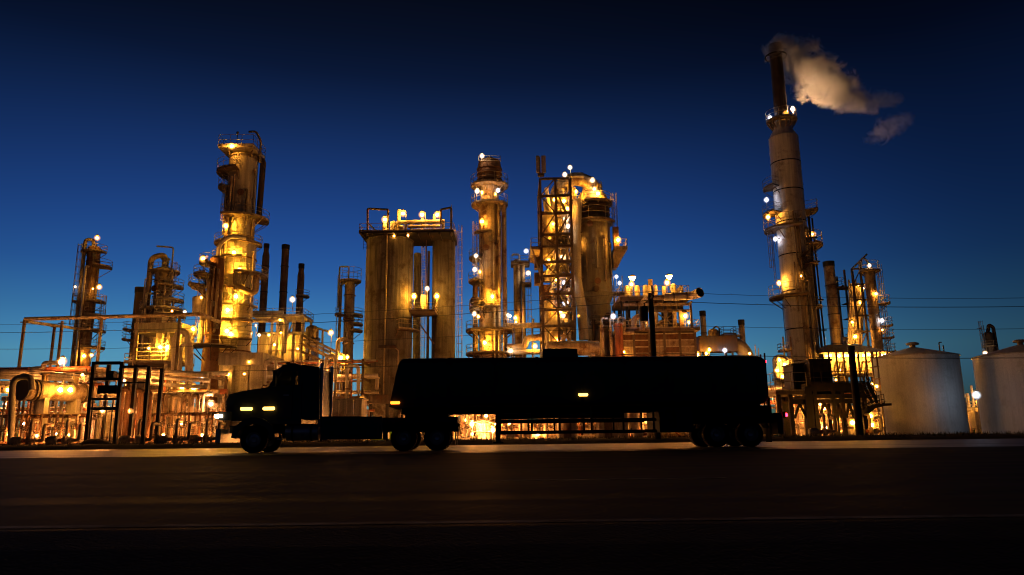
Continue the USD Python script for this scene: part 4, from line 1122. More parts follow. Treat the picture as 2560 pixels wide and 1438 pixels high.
def reactor():
    XL, XM, XR, Y0, Y1, ztow = steel_tower()
    Y = 110.0
    x, r = span(1444, 1527, 640, Y)
    zt = zpx(1490, 512, Y)
    T = Thing('reactor_vessel', 'huge streaked reactor vessel with golden domed top, beside the open steel tower', 'reactor', (x, Y, 0))
    zs = zpx(1490, 735, Y); zc = zpx(1495, 765, Y); rn = span(1467, 1528, 780, Y)[1]
    zr1 = zpx(1490, 563, Y)
    T.part('skirt', MB().lathe([(rn, 0), (rn, zc)], x + .4, Y, 40), 'grey_paint')
    T.part('cone', MB().lathe([(rn, zc), (r, zs)], x + .2, Y, 48), 'grey_paint')
    n = 4
    for k in range(n):
        z0, z1 = zs + (zr1 - zs) * k / n, zs + (zr1 - zs) * (k + 1) / n
        T.part('shell_course', MB().lathe([(r, z0 + .02), (r, z1 - .02), (r - .03, z1 - .02), (r - .03, z1 + .02)], x, Y, 56), 'grey_paint')
    T.part('ring_girder', MB().deck(x, Y, zr1 - .05, zr1 + .45, r - .1, r + .45, 0, 2 * PI, n=48), 'grey_paint')
    T.part('upper_band', MB().lathe([(r, zr1 + .46), (r, zt)], x, Y, 56), 'dark_shell', label='dark ribbed band below the dome')
    for z in np.linspace(zr1 + .9, zt - .5, 4):
        T.part('band_ring', MB().deck(x, Y, z - .06, z + .06, r + .01, r + .12, 0, 2 * PI, n=48), 'dark_shell')
    T.part('dome', MB().lathe([(r, zt), (r + .1, zt), (r + .1, zt + .3), (r * .97, zt + .5), (r * .86, zt + 1.3), (r * .66, zt + 2.0), (r * .6, zt + 2.2), (r * .58, zt + 3.2), (r * .3, zt + 3.6), (0, zt + 3.6)], x, Y, 56), 'tan_shell', label='golden domed head')
    ring_platform(T, x, Y, zt + .05, r, r + .55, -120, 60, h=1.3)
    ring_platform(T, x, Y, zr1 + .2, r + .4, r + .9, -150, -20, brackets=False, h=2.0)
    rail = MB(); ring = [(x + r * .62 * math.cos(a), Y + r * .62 * math.sin(a), zt + 2.2) for a in np.linspace(-2.6, .6, 9)]
    rail_points(rail, ring, 1.3, .04)
    T.part('handrail', rail, 'rail_steel')
    # overhead line: up from the tower, over, and down into the dome
    yo = Y - 1.5
    T.part('overhead_line', MB().pipe([at(1388, 560, yo), at(1392, 470, yo), at(1440, 443, yo), at(1482, 462, yo), (x - .3, Y, zt + 2.8)], 1.05, 20, bend=3.2, seg=8), 'tan_shell', label='fat overhead pipe curving from the tower into the dome')
    T.part('side_standpipe', MB().pipe([at(1444, 500, Y - 3), at(1440, 580, Y - 3), at(1442, 700, Y - 3), at(1454, 770, Y - 3), at(1460, 850, Y - 3)], .72, 18, bend=4), 'cream_paint')
    T.part('side_standpipe', MB().pipe([at(1433, 470, Y - 1), at(1434, 640, Y - 1), at(1434, 850, Y - 1)], .4, 14, bend=4), 'tan_shell')
    rr_ = MB(); rail_points(rr_, [at(1426, 452, yo - .8), at(1458, 446, yo - .8)], 1.0, .05)
    T.part('pipe_walkway', rr_.box(at(1426, 452, yo)[0], at(1458, 452, yo)[0], yo - 1.6, yo - .8, zpx(1440, 450, yo), zpx(1440, 447, yo)), 'rail_steel')
    dress(T, x, Y, lambda z: r, zs + 1, zr1 - .5, 57, 5, a0=-150, a1=-30, mats=('grey_paint', 'grey_paint', 'tan_shell'), boxes=5)
    for py in (505, 585, 640, 700):                          # walkways across from the tower
        zw = zpx(1438, py, Y - 2)
        box_platform(T, XR + .25, x - r * .82, Y - 3.2, Y - 1.6, zw, 'frame_steel', sides='fb', h=1.1)
    ladder(T, at(1523, 560, Y)[0] + .3, Y - 1.6, zpx(1525, 620, Y), zt + .4, -20)
    # box balcony on the right
    xa, xb = at(1528, 632, Y)[0], at(1560, 632, Y)[0]
    zb = zpx(1545, 632, Y)
    T.part('balcony', MB().box(xa, xb, Y - 3.4, Y + 1.2, zb - .4, zb).hexa([(xa, Y - 2, zb - 2.8), (xa + .6, Y - 2, zb - 2.8), (xa + .6, Y, zb - 2.8), (xa, Y, zb - 2.8), (xa, Y - 3, zb - .41), (xb - .2, Y - 3, zb - .41), (xb - .2, Y + 1, zb - .41), (xa, Y + 1, zb - .41)]), 'tan_shell')
    b = MB(); rail_points(b, [(xa, Y - 3.3, zb), (xb, Y - 3.3, zb), (xb, Y + 1.1, zb)], 1.3, .05)
    T.part('handrail', b, 'rail_steel')
    T.part('switch_box', MB().box(xa + .1, xa + .9, Y - 2.6, Y - 1.8, zb, zb + 3.4), 'rusty_steel')
    for px, py, w_, h_ in ((1490, 722, 8, 12), (1519, 790, 10, 30)):
        q = at(px, py, Y - r)
        T.part('manway', MB().tube((q[0], Y - r + .3, q[2]), (q[0], Y - r - .35, q[2]), .45, 16), 'dark_shell')
    box_platform(T, x - 1.2, x + 3.6, Y - rn - 1.4, Y - rn + .2, zpx(1500, 806, Y - 3))
    T.part('vertical_pipe', MB().pipe([at(1484, 800, Y - rn - 1.2), at(1484, 880, Y - rn - 1.2)], .3, 12), 'dark_shell')
    for px, py, rr, g, dy in ((1495, 484, .42, 'sodium_bright', .1), (1486, 473, .2, 'warm_white', .5), (1481, 451, .34, 'warm_white', .3), (1545, 600, .46, 'sodium_high', -.3), (1447, 790, .2, 'sodium_high', -.3), (1458, 800, .3, 'sodium_high', 0), (1444, 740, .22, 'sodium_high', -.5), (1440, 480, .25, 'sodium_bright', .3), (1443, 610, .22, 'sodium_high', -1.2), (1440, 545, .22, 'sodium_high', -1)):  # last three lamps added to brighten the overhead line and standpipe
        c = at(px, py, Y - r - .3 + dy) if dy > -.2 else at(px, py, Y - r - dy - 1)
        lamp(T, c, (c[0], c[1] + .2, c[2] - 1.4), rr, g)


reactor()

# horizontal drum in front of the tower, just over the trailer's roof
Y = 99.0
p, q = at(1372, 872, Y), at(1494, 870, Y); q[2] = p[2]
T = Thing('horizontal_drum', 'long tan horizontal drum at the foot of the steel tower', 'drum', ((p[0] + q[0]) / 2, Y, 0))
T.part('shell', MB().drum(p, q, 1.0, 30, .5), 'tan_shell')
for t in (.12, .5, .88):
    s = p + (q - p) * t
    T.part('saddle', MB().box(s[0] - .3, s[0] + .3, Y - .9, Y + .9, 0, s[2] - .8), 'concrete')
T.part('nozzle', MB().lathe([(.3, p[2] + .9), (.3, p[2] + 1.6), (.45, p[2] + 1.6), (.45, p[2] + 1.8), (0, p[2] + 1.8)], p[0] + 2, Y, 14), 'tan_shell')


# ------------------------------------------------------------------ compressor deck and panelled heater
def heater():
    Y0, Y1 = 100.0, 109.0
    xa, xb = at(1546, 850, Y0)[0], at(1737, 850, Y0)[0]
    z1 = zpx(1640, 824, Y0)
    T = Thing('furnace', 'wide brown furnace house with banded steel panels under the lit equipment deck', 'furnace', ((xa + xb) / 2, Y0, 0))
    rows, cols = 16, 5
    zb = 0.0
    hs = (z1 - .6) / rows
    for j in range(cols):
        x0, x1 = xa + (xb - xa) * j / cols, xa + (xb - xa) * (j + 1) / cols
        for i in range(rows):
            T.part('panel', MB().box(x0 + .12, x1 - .12, Y0 - .03 - .05 * rnd.random(), Y0 + .2, zb + i * hs + .09, zb + (i + 1) * hs - .05), ('tan_shell', 'rusty_steel', 'tan_shell', 'tan_shell')[(i * 3 + j * 5 + i * j) % 4])
            T.part('band_rail', MB().beam((x0, Y0 - .14, zb + (i + 1) * hs), (x1, Y0 - .14, zb + (i + 1) * hs), .12, .15), 'cream_paint')
        T.part('buckstay', MB().beam((x0, Y0 - .12, 0), (x0, Y0 - .12, z1), .3), 'frame_steel')
    T.part('buckstay', MB().beam((xb, Y0 - .12, 0), (xb, Y0 - .12, z1), .3), 'frame_steel')
    T.part('casing', MB().box(xa, xb, Y0 + .22, Y1, 0, z1 - .35), 'rusty_steel')
    box_platform(T, xa - .3, xb + .5, Y0 - 1.3, Y1, z1, 'frame_steel', thick=.34)
    for pts, rr in (((1555, 806), (1555, 832)), .5), (((1585, 820), (1585, 796), (1600, 790), (1606, 796), (1606, 826)), .36), (((1538, 832), (1585, 832)), .3):
        pts = [at(px, py, Y0 - 1.5) for px, py in pts]
        T.part('pipe', MB().pipe(pts, rr, 12), 'tan_shell')
    for px, py in ((1566, 803), (1655, 806), (1572, 800), (1690, 812)):
        q = at(px, py, Y0 + 2)
        T.part('burner_stack', MB().lathe([(.5, z1), (.5, q[2])] + head(.5, q[2], .6), q[0], Y0 + 2, 16), 'tan_shell')
    for px, py, rr, g in ((1713, 790, .36, 'sodium_high'), (1605, 793, .24, 'warm_white'), (1722, 806, .2, 'sodium_high'), (1560, 880, .18, 'sodium'), (1616, 800, .22, 'sodium_high')):
        c = at(px, py, Y0 - .6); lamp(T, c, (c[0], c[1] + .2, max(z1, c[2] - 2) if py < 824 else c[2] - 1), rr, g)
    # upper deck
    zd = zpx(1640, 743, Y0)
    T = Thing('equipment_deck', 'high steel deck on tall legs crowded with lit vessels and two green capped lamps', 'platform', ((xa + xb) / 2, Y0, z1))
    xd0, xd1 = at(1548, 740, Y0)[0], at(1722, 740, Y0)[0]
    box_platform(T, xd0, xd1, Y0 - .5, Y1 - 1, zd, 'frame_steel', thick=.5, h=1.5)
    T.part('edge_beam', MB().beam((xd0 + .5, Y0 - .3, zd - 1.1), (xd1, Y0 - .3, zd - 1.1), .3, .34), 'tan_shell')
    T.part('edge_beam', MB().beam((xd0 + 3, Y0 - .3, zd - 2.0), (xd1, Y0 - .3, zd - 2.0), .3, .34), 'frame_steel')
    for px, w in ((1554, .2), (1568, .35), (1594, .35), (1617, .3), (1641, .4), (1664, .4), (1686, .5), (1703, .6)):
        xx = at(px, 780, Y0)[0]
        T.part('leg', MB().beam((xx, Y0 + .2, z1 + .003), (xx, Y0 + .2, zd - .5), w), 'frame_steel' if px > 1600 else 'dark_steel')
        T.part('leg', MB().beam((xx, Y1 - 1.5, z1 + .003), (xx, Y1 - 1.5, zd - .5), w), 'dark_steel')
    for a, b in ((1643, 1686), (1686, 1643)):
        T.part('brace', MB().beam((at(a, 780, Y0)[0], Y0 + .2, z1 + .5), (at(b, 780, Y0)[0], Y0 + .2, zd - 2.2), .16), 'frame_steel')
    # vessels on the deck
    for px, pt, w in ((1568, 714, 7), (1593, 713, 7), (1614, 712, 6), (1622, 713, 6), (1639, 712, 5), (1660, 714, 5), (1684, 709, 7), (1577, 718, 4), (1704, 718, 4)):
        xx = at(px, 730, Y0 + 1)[0]; q = zpx(px, pt, Y0 + 1); rr = w / 17.5
        T.part('vessel', MB().lathe([(rr, zd + .003), (rr, q - rr * .8)] + head(rr, q - rr * .8, .8) , xx, Y0 + 1, 16), 'cream_paint')
    for px, pt in ((1627, 699), (1581, 692), (1673, 690)):
        xx = at(px, 730, Y0 + 1.6)[0]
        if px == 1627:
            T.part('vent_stack', MB().tube((xx, Y0 + 1.6, zd), (xx, Y0 + 1.6, zpx(px, pt, Y0 + 1.6)), .32, 14), 'frame_steel')
    T.part('slide', MB().beam(at(1690, 732, Y0 + .3), at(1705, 716, Y0 + .3), .3, .5), 'cream_paint')
    for px, py, rr, g in ((1579, 711, .32, 'sodium_high'), (1668, 707, .36, 'sodium_high')):
        c = at(px, py, Y0 - .2); lamp(T, c, (c[0], c[1] + .3, zd), rr, g)
    for px, py in ((1581, 698), (1673, 695)):
        c = at(px, py, Y0 + .3)
        p = T.part('lamp', MB().tube((c[0], c[1], zd), c - [0, 0, .3], .05, 6).lathe([(.55, c[2] + .35), (.2, c[2] + .6), (0, c[2] + .62)], c[0], c[1], 14), 'dark_steel', label='lamp with a dark dish cap')
        T.part('glow_globe', MB().lathe([(0.02, c[2] - .3), (.3, c[2] - .1), (.5, c[2] + .32), (0.02, c[2] + .34)], c[0], c[1], 14), 'sodium_low', p)
    # the big cut-off exhaust duct
    Yx = Y0 - 3
    a, b = at(1660, 743, Yx), at(1737, 741, Yx)
    b[2] = a[2] + .15
    T = Thing('exhaust_duct', 'large horizontal exhaust duct with an open slanted black mouth', 'duct', (a[0], Yx, a[2]))
    ax = unit(b - a)
    T.part('duct', MB().lathe([(.50, 0), (.52, .1), (.52, np.linalg.norm(b - a) - 1.6), (.54, np.linalg.norm(b - a) - 1.2)], axis=ax, origin=a, n=30), 'jacket')
    T.part('back_plate', MB().lathe([(.0, 0), (.51, 0)], axis=-ax, origin=a + ax * .05, n=24), 'jacket')
    # the last metre bends towards the road and ends in an open, slanted mouth
    L = np.linalg.norm(b - a)
    e0 = a + ax * (L - 1.25)
    path = [e0, e0 + ax * .45, e0 + ax * .85 + np.array([0, -.12, .03]), e0 + ax * 1.2 + np.array([0, -.38, .08]), e0 + ax * 1.5 + np.array([0, -.75, .15]), e0 + ax * 1.68 + np.array([0, -1.1, .22])]
    T.part('mouth', MB().sweep(path, [.53, .54, .56, .59, .62, .64], 30, caps=False), 'jacket', label='open slanted mouth of the duct')
    inner = MB().sweep(path, [.50, .51, .53, .55, .58, .60], 30, caps=False)
    inner.lathe([(0, 0), (.505, 0)], axis=ax, origin=e0 + ax * .3, n=24)
    T.part('bore', inner, 'dark_steel', label='black bore of the duct')
    T.part('lip', MB().lathe([(.60, -.04), (.68, -.04), (.68, .04), (.60, .04), (.60, -.04)], axis=path[-1] - path[-2], origin=path[-1], n=30), 'jacket')
    for t in (.3, .72):
        s = a + (b - a) * t
        T.part('strap', MB().lathe([(.525, -.08), (.57, -.08), (.57, .08), (.525, .08)], axis=ax, origin=s, n=30), 'frame_steel')
    xx = at(1728, 790, Yx + 1)[0]
    T.part('post', MB().beam((xx, Yx + 1, z1 - .2), (xx, Yx + 1, a[2] - .5), .26).beam((xx, Yx + .2, a[2] - .64), (xx, Yx + 1, a[2] - .64), .2), 'frame_steel')
    T.part('feed_pipe', MB().pipe([a, a - ax * 2.4, a - ax * 2.4 + [0, 3, 0]], .3, 12), 'tan_shell')


heater()

# cluster of standpipes left of the furnace
for i, (px, pt, w, mat, lab) in enumerate(((1504, 814, 9, 'tan_shell', 'tan upright cylinder at the foot of the reactor vessel'), (1526, 815, 7, 'tan_shell', 'slim tan upright cylinder next to the red brown one'), (1546, 812, 20, 'red_pipe', 'fat red brown upright cylinder left of the furnace panels'))):
    Yq = 97.0 + .4 * i
    q = at(px, pt, Yq); rr = w / 2 / 17.8
    T = Thing('upright_vessel', lab, 'vessel', (q[0], Yq, 0))
    T.part('shell', MB().lathe([(rr, 0), (rr, q[2])] + head(rr, q[2], .4), q[0], Yq, 24), mat)
    T.part('top_nozzle', MB().pipe([(q[0], Yq, q[2]), (q[0], Yq, q[2] + 1.0), (q[0] + .9, Yq + .5, q[2] + 1.0)], .14, 8), 'rail_steel')
    if i == 0:
        c = at(1533, 791, Yq - .5); lamp(T, c, (c[0], c[1] + .2, q[2] - .5), .28, 'mercury')
    for z in (q[2] * .4, q[2] * .7):
        T.part('band', MB().deck(q[0], Yq, z - .06, z + .06, rr + .005, rr + .06, 0, 2 * PI), 'rusty_steel')
# slim lamp mast with two white lamps behind the reactor
Yq = 116.0
q = at(1541, 690, Yq)
T = Thing('instrument_tower', 'narrow lattice tower with two white lamps just right of the reactor vessel', 'tower', (q[0], Yq, 0))
for dx in (-.5, .9):
    T.part('leg', MB().beam((q[0] + dx, Yq, 0), (q[0] + dx, Yq, q[2]), .16), 'frame_steel')
for k, z in enumerate(np.arange(14, q[2] - 1, 2.2)):
    T.part('brace', MB().beam((q[0] - .5, Yq, z), (q[0] + .9, Yq, z + 2.2), .1), 'frame_steel')
box_platform(T, q[0] - .9, q[0] + 1.5, Yq - 1, Yq + 1, zpx(1545, 735, Yq))
for px, py in ((1541, 692), (1549, 708)):
    c = at(px, py, Yq - .5); lamp(T, c, (c[0], c[1] + .2, c[2] - 1.5), .24, 'mercury')

# stubby flues and the big curved duct right of the furnace
T, x, r, zt = dark_flue('flue', 'ringed tan flue, left of the two behind the big curved duct', 1751, 1765, 778, 128, mat='tan_shell')
T, x, r, zt = dark_flue('flue', 'ringed tan flue, right of the two behind the big curved duct', 1848, 1862, 800, 124, mat='tan_shell')
ring_platform(T, x, 124, zpx(1850, 840, 124), r, r + 1.0, 140, 230)
Y = 104.0
T = Thing('curved_duct', 'big grey duct that runs right and bends down like a swan neck', 'duct', (at(1770, 860, Y)[0], Y, 0))
ra = 25 / 2 / 17.2
P = [at(1764, 862, Y), at(1845, 853, Y), at(1868, 890, Y)]
P[1][2] = P[0][2] + .1
T.part('duct', MB().pipe([P[0], P[1], (P[2][0], Y, P[2][2]), (P[2][0] + .3, Y, 1)], ra * 1.35, 24, bend=2.4, seg=10), 'grey_paint')
T.part('end_box', MB().box(P[0][0] - 1.2, P[0][0] + 4.2, Y - 1.2, Y + 1.2, P[0][2] - 1.1, P[0][2] + 1.1), 'dark_shell')
v = at(1783, 830, Y)
T.part('vent', MB().lathe([(.75, P[0][2] + 1.1), (.75, v[2])] + head(.75, v[2], .6), v[0], Y, 20), 'tan_shell')
T.part('vent_pipe', MB().pipe([v + [0, 0, .5], v + [.5, 0, .8], v + [.9, 0, .5], v + [.9, 0, -1.4]], .1, 8), 'rail_steel')
box_platform(T, at(1803, 840, Y)[0], at(1835, 840, Y)[0], Y - 1.3, Y + 1.3, P[0][2] + ra * 1.4 + .25, 'dark_steel', 'dark_steel')
for px in (1812, 1828, 1748, 1757):
    xx = at(px, 880, Y)[0]
    T.part('leg', MB().beam((xx, Y - .6, 0), (xx, Y - .6, P[0][2] - .8), .24), 'dark_steel')
T.part('ladder', MB().beam((P[2][0] + .9, Y - 1, 3), (P[2][0] + .9, Y - 1, P[1][2] - .3), .1).beam((P[2][0] + 1.3, Y - 1, 3), (P[2][0] + 1.3, Y - 1, P[1][2] - .8), .1), 'rail_steel')
for px, py, rr, g in ((1743, 887, .34, 'sodium_high'), (1773, 875, .24, 'sodium_high'), (1812, 876, .26, 'mercury'), (1766, 884, .2, 'sodium_high'), (1874, 884, .16, 'sodium_high')):
    c = at(px, py, Y - 2); lamp(T, c, (c[0], c[1] + .2, c[2] - 1.2), rr, g)

# ------------------------------------------------------------------ the smoking stack
def great_stack():
    Y = 120.0
    x = at(1938, 125, Y)[0]
    zt, zp, zc0, zc1 = zpx(1938, 113, Y), zpx(1957, 303, Y), zpx(1958, 318, Y), zpx(1962, 346, Y)
    r0 = span(1922, 1952, 140, Y)[1] * .98; r1 = span(1930, 1965, 280, Y)[1] * .93; r2 = span(1925.5, 1996, 352, Y)[1]; r3 = span(1974, 2049, 880, Y)[1] * 1.0
    T = Thing('smoke_stack', 'tallest stack with a slim dark top section and smoke pouring from it', 'chimney', (x, Y, 0))
    seams = [0.0] + [zpx(1990, p, Y) for p in (905, 825, 730, 640, 558, 480, 410)] + [zc1]
    for a, b in zip(seams, seams[1:]):
        ra, rb = (r3 + (r2 - r3) * t / zc1 for t in (a, b))
        T.part('shell_course', MB().lathe([(ra - .06, a), (ra, a + .05), (rb, b - .05), (rb - .06, b)], x, Y, 64), 'stack_paint')
        if b < zc1:
            T.part('flange', MB().deck(x, Y, b - .09, b + .09, rb - .1, rb + .05, 0, 2 * PI, n=64), 'dark_steel')
    T.part('cone', MB().lathe([(r2, zc1), (r1 * 1.12, zc0), (r1 * 1.12, zp - .3)], x, Y, 56), 'stack_paint')
    hs = [zp - .3, zp + (zt - zp) * .3, zp + (zt - zp) * .55, zp + (zt - zp) * .8, zt]
    for a, b in zip(hs, hs[1:]):
        ra, rb = (r1 + (r0 - r1) * (t - zp) / (zt - zp) for t in (a, b))
        T.part('slim_course', MB().lathe([(ra - .03, a), (ra, a + .04), (rb, b - .04), (rb - .03, b)], x, Y, 40), 'dark_shell')
    T.part('rim', MB().lathe([(r0 + .005, zt - 1.4), (r0 + .06, zt - 1.4), (r0 + .06, zt), (r0 - .15, zt), (r0 - .15, zt - 5)], x, Y, 40), 'dark_steel')
    zr = zpx(1938, 142, Y)
    ring = MB().arc(x, Y, zr, r0 + .75, .13, n=36, m=6)
    for a in np.arange(4) * PI / 2 + .3:
        ring.tube((x + r0 * .98 * math.cos(a), Y + r0 * .98 * math.sin(a), zr), (x + (r0 + .75) * math.cos(a), Y + (r0 + .75) * math.sin(a), zr), .07, 5)
    T.part('lifting_ring', ring, 'dark_steel')
    T.part('hook', MB().pipe([(x + r0, Y - .3, zt - .9), (x + r0 + .8, Y - .3, zt - .9)], .1, 6), 'dark_steel')
    # big round gallery
    ro = span(1922, 1995, 305, Y)[1]
    ring_platform(T, x, Y, zp, r1 * 1.13, ro, 0, 360, mat='tan_shell', h=1.7)
    for a in np.arange(12) * PI / 6:
        T.part('bracket', MB().beam((x + r1 * 1.1 * math.cos(a), Y + r1 * 1.1 * math.sin(a), zp - 2.1), (x + (ro - .1) * math.cos(a), Y + (ro - .1) * math.sin(a), zp - .2), .16), 'tan_shell')
    q = at(1963, 285, Y - r1 - .5)
    T.part('analyser', MB().lathe([(.55, zp), (.55, q[2])] + head(.55, q[2], .7), q[0], Y - r1 - .5, 18), 'cream_paint')
    T.part('analyser', MB().lathe([(.3, zp), (.3, q[2] - .9)] + head(.3, q[2] - .9, .7), q[0] + 1.0, Y - r1 - .4, 14), 'cream_paint')
    R = lambda z: r3 + (r2 - r3) * z / zc1
    # side galleries
    for px, py, a0, a1, d in ((1925, 470, 150, 215, 1.6), (1925, 535, 150, 215, 2.0), (1925, 575, 140, 272, 2.0), (2030, 530, -40, 35, 2.0), (2040, 618, -65, 40, 2.2), (1948, 745, 140, 272, 2.1), (2040, 663, -60, 10, 1.2), (2045, 770, -60, 10, 1.2)):
        z = zpx(px, py, Y)
        ring_platform(T, x, Y, z, R(z), R(z) + d, a0, a1, h=2.0 if py in (575, 745, 618) else 1.4)
    # risers on the face and right flank, zigzag stair between
    for px0, py0, px1, py1, rr in ((1967, 540, 1996, 900, .13), (1973, 545, 2003, 900, .13), (1979, 560, 2012, 900, .16)):
        a, b = at(px0, py0, Y), at(px1, py1, Y)
        T.part('riser_pipe', MB().pipe([(a[0], Y - math.sqrt(max(0, R(a[2]) ** 2 - (a[0] - x) ** 2)) - .35, a[2]), (a[0] + .05, Y - math.sqrt(max(0, R(b[2]) ** 2 - (a[0] - x) ** 2)) - .35, 3)], rr, 8), 'tan_shell')
    for dx, rr, py in ((.2, .2, 545), (.75, .14, 550), (-.5, .16, 600), (-1.1, .24, 640), (-1.7, .2, 660)):
        z = zpx(2020, py, Y)
        xx = x + R(z) + dx
        T.part('side_pipe', MB().pipe([(xx, Y - 1.0 - max(0, -dx) * 1.1, z), (xx + .12, Y - 1.05 - max(0, -dx) * 1.1, 2)], rr, 10), 'dark_shell' if dx > 0 else 'grey_paint')
    for py in (600, 660, 755, 830):
        z = zpx(2030, py, Y)
        T.part('pipe_clamp', MB().box(x + R(z) - 1.9, x + R(z) + 1.2, Y - 1.4, Y - 1.1, z, z + .22), 'dark_steel')
    zst = [zpx(1995, p, Y) for p in (715, 700, 685, 670, 655, 640)]
    for i, (a, b) in enumerate(zip(zst, zst[1:])):
        xa_, xb_ = at(1990, 680, Y)[0], at(2002, 680, Y)[0]
        if i % 2: xa_, xb_ = xb_, xa_
        yy = Y - R(a) - .7
        T.part('stair', MB().beam((xa_, yy, a), (xb_, yy, b), .12, .5).box(xb_ - .5, xb_ + .5, yy - .3, yy + .7, b - .1, b), 'dark_shell')
    ladder(T, at(2004, 640, Y)[0], Y - R(30) - .3, zpx(2004, 720, Y), zpx(2004, 575, Y), -80, cage=False)
    ladder(T, x - R(30) - 1.3, Y - .8, zpx(1945, 705, Y), zpx(1940, 590, Y), 190)
    c0 = at(1950, 760, Y)
    T.part('cable', MB().tube((c0[0], Y - 1, c0[2]), (c0[0] + .1, Y - 1, 8), .05, 5), 'wire')
    dress(T, x, Y, R, zpx(1990, 880, Y), zpx(1990, 560, Y), 58, 8, a0=-120, a1=-20, mats=('grey_paint', 'tan_shell', 'frame_steel'), boxes=4)
    for px, py, rr, g, dy in ((1925, 295, .3, 'mercury', -.4), (1965, 283, .36, 'sodium_high', .7), (1982, 273, .30, 'stack_flood', -2.2), (1916, 500, .34, 'mercury', 0), (1920, 543, .38, 'sodium_high', .6), (1938, 598, .3, 'mercury', 0), (2033, 586, .42, 'sodium_high', .4), (2021, 592, .2, 'sodium', .5), (1948, 708, .44, 'sodium_high', .5), (2003, 690, .16, 'sodium', 1.2)):
        rad = r1 if py < 310 else R(zpx(px, py, Y))
        inside = abs(at(px, py, Y)[0] - x) < rad
        c = at(px, py, Y - (rad if inside and dy > -1 else .5) - dy)
        lamp(T, c, (c[0] + .05, c[1] + .15, c[2] - (1.9 if py < 310 else 2.2)), rr, g)
    return x, Y, zt, r0


SX, SY, SZ, SR = great_stack()

# smoke: the densest air follows the drift of the wind and frays outwards
def smoke(name, label, keys, dens, fray, YS):
    """keys: pixel column, centre row, half height, strength, along the drift."""
    P = [at(k[0], k[1], YS) for k in keys]
    rad = [max(.25, 1.22 * k[2] / ppm(YS, p[2])) for k, p in zip(keys, P)]
    x0, x1 = P[0][0], P[-1][0]
    z0, z1 = min(p[2] for p in P) - 1, max(p[2] for p in P) + 1
    rmax = max(rad)
    ramp = [((p[0] - x0) / (x1 - x0), ((p[2] - z0) / (z1 - z0), r / rmax, k[3])) for p, r, k in zip(P, rad, keys)]
    MAT[name] = usdkit.material(stage, f'/World/Looks/{name}', {
        'g': ('geometry', {}), 's': ('separate_xyz', {}),
        'fx': ('map_range', {'from_min': x0, 'from_max': x1, 'to_min': 0.0, 'to_max': 1.0, 'clamp': True}),
        'ramp': ('rgb_ramp', {'ramp': ramp}), 'c': ('separate_color', {'color_type': 'rgb'}),
        'zc': ('map_range', {'from_min': 0.0, 'from_max': 1.0, 'to_min': z0, 'to_max': z1}),
        'dz': ('math', {'math_type': 'subtract'}), 'dy': ('math', {'math_type': 'subtract', 'value2': float(YS)}),
        'dz2': ('math', {'math_type': 'power', 'value2': 2.0}), 'ady': ('math', {'math_type': 'absolute'}), 'adz': ('math', {'math_type': 'absolute'}), 'dy2': ('math', {'math_type': 'power', 'value2': 2.0}),
        'sum': ('math', {'math_type': 'add'}), 'r': ('math', {'math_type': 'multiply', 'value2': rmax}), 'r2': ('math', {'math_type': 'power', 'value2': 2.0}),
        'q': ('math', {'math_type': 'divide'}), 'core': ('math', {'math_type': 'subtract', 'value1': 0.78}),
        'n': ('noise_texture', {'scale': 0.42, 'detail': 8.0, 'roughness': 0.62, 'distortion': 0.7}),
        'nn': ('map_range', {'from_min': 0.0, 'from_max': 1.0, 'to_min': -fray, 'to_max': fray}),
        'add': ('math', {'math_type': 'add'}), 'cl': ('map_range', {'from_min': 0.0, 'from_max': 0.9, 'to_min': 0.0, 'to_max': dens, 'clamp': True}),
        'd': ('math', {'math_type': 'multiply'}),
        'v': ('principled_volume', {'color': (0.99, 0.97, 0.95), 'anisotropy': 0.0}),
    }, [('g.position', 's.vector'), ('s.x', 'fx.value'), ('fx.result', 'ramp.fac'), ('ramp.color', 'c.color'), ('c.r', 'zc.value'), ('s.z', 'dz.value1'), ('zc.result', 'dz.value2'), ('s.y', 'dy.value1'),
        ('dz.value', 'adz.value1'), ('adz.value', 'dz2.value1'), ('dy.value', 'ady.value1'), ('ady.value', 'dy2.value1'), ('dz2.value', 'sum.value1'), ('dy2.value', 'sum.value2'), ('c.g', 'r.value1'), ('r.value', 'r2.value1'),
        ('sum.value', 'q.value1'), ('r2.value', 'q.value2'), ('q.value', 'core.value2'), ('g.position', 'n.vector'), ('n.fac', 'nn.value'), ('core.value', 'add.value1'), ('nn.result', 'add.value2'), ('add.value', 'cl.value'),
        ('cl.result', 'd.value1'), ('c.b', 'd.value2'), ('d.value', 'v.density')], volume='v.volume')
    m = MB().sweep(P, [1.5 * r + .3 for r in rad], 20)
    tag(put_mesh(fresh('/World', 'smoke'), m, name), label, 'smoke', kind='stuff')


smoke('smoke_plume', 'pale amber smoke trailing right from the mouth of the tallest stack', [(1908, 130, 12, .8), (1922, 124, 28, 1), (1940, 120, 32, 1), (1960, 134, 40, 1), (1980, 153, 50, 1), (2010, 170, 56, 1), (2040, 186, 56, 1), (2070, 205, 52, 1), (2100, 222, 48, .95), (2130, 240, 40, .8),
       (2160, 253, 28, .5), (2190, 254, 24, .42), (2220, 250, 22, .3), (2255, 250, 12, .12)], 0.8, 2.7, SY)
smoke('smoke_wisp', 'faint detached wisp of smoke below the far end of the plume', [(2160, 352, 8, .3), (2184, 338, 22, .8), (2212, 322, 30, 1), (2242, 310, 26, .6), (2285, 300, 14, .25)], 0.10, 3.6, SY)

# ------------------------------------------------------------------ units right of the stack
T, x, r, zt = dark_flue('flue', 'rust patched tan flue between the smoking stack and the lattice tower', 2061, 2087, 655, 128, mat='tan_shell')
ring_platform(T, x, 128, zpx(2090, 720, 128), r, r + 1.3, -60, 40, h=1.5)


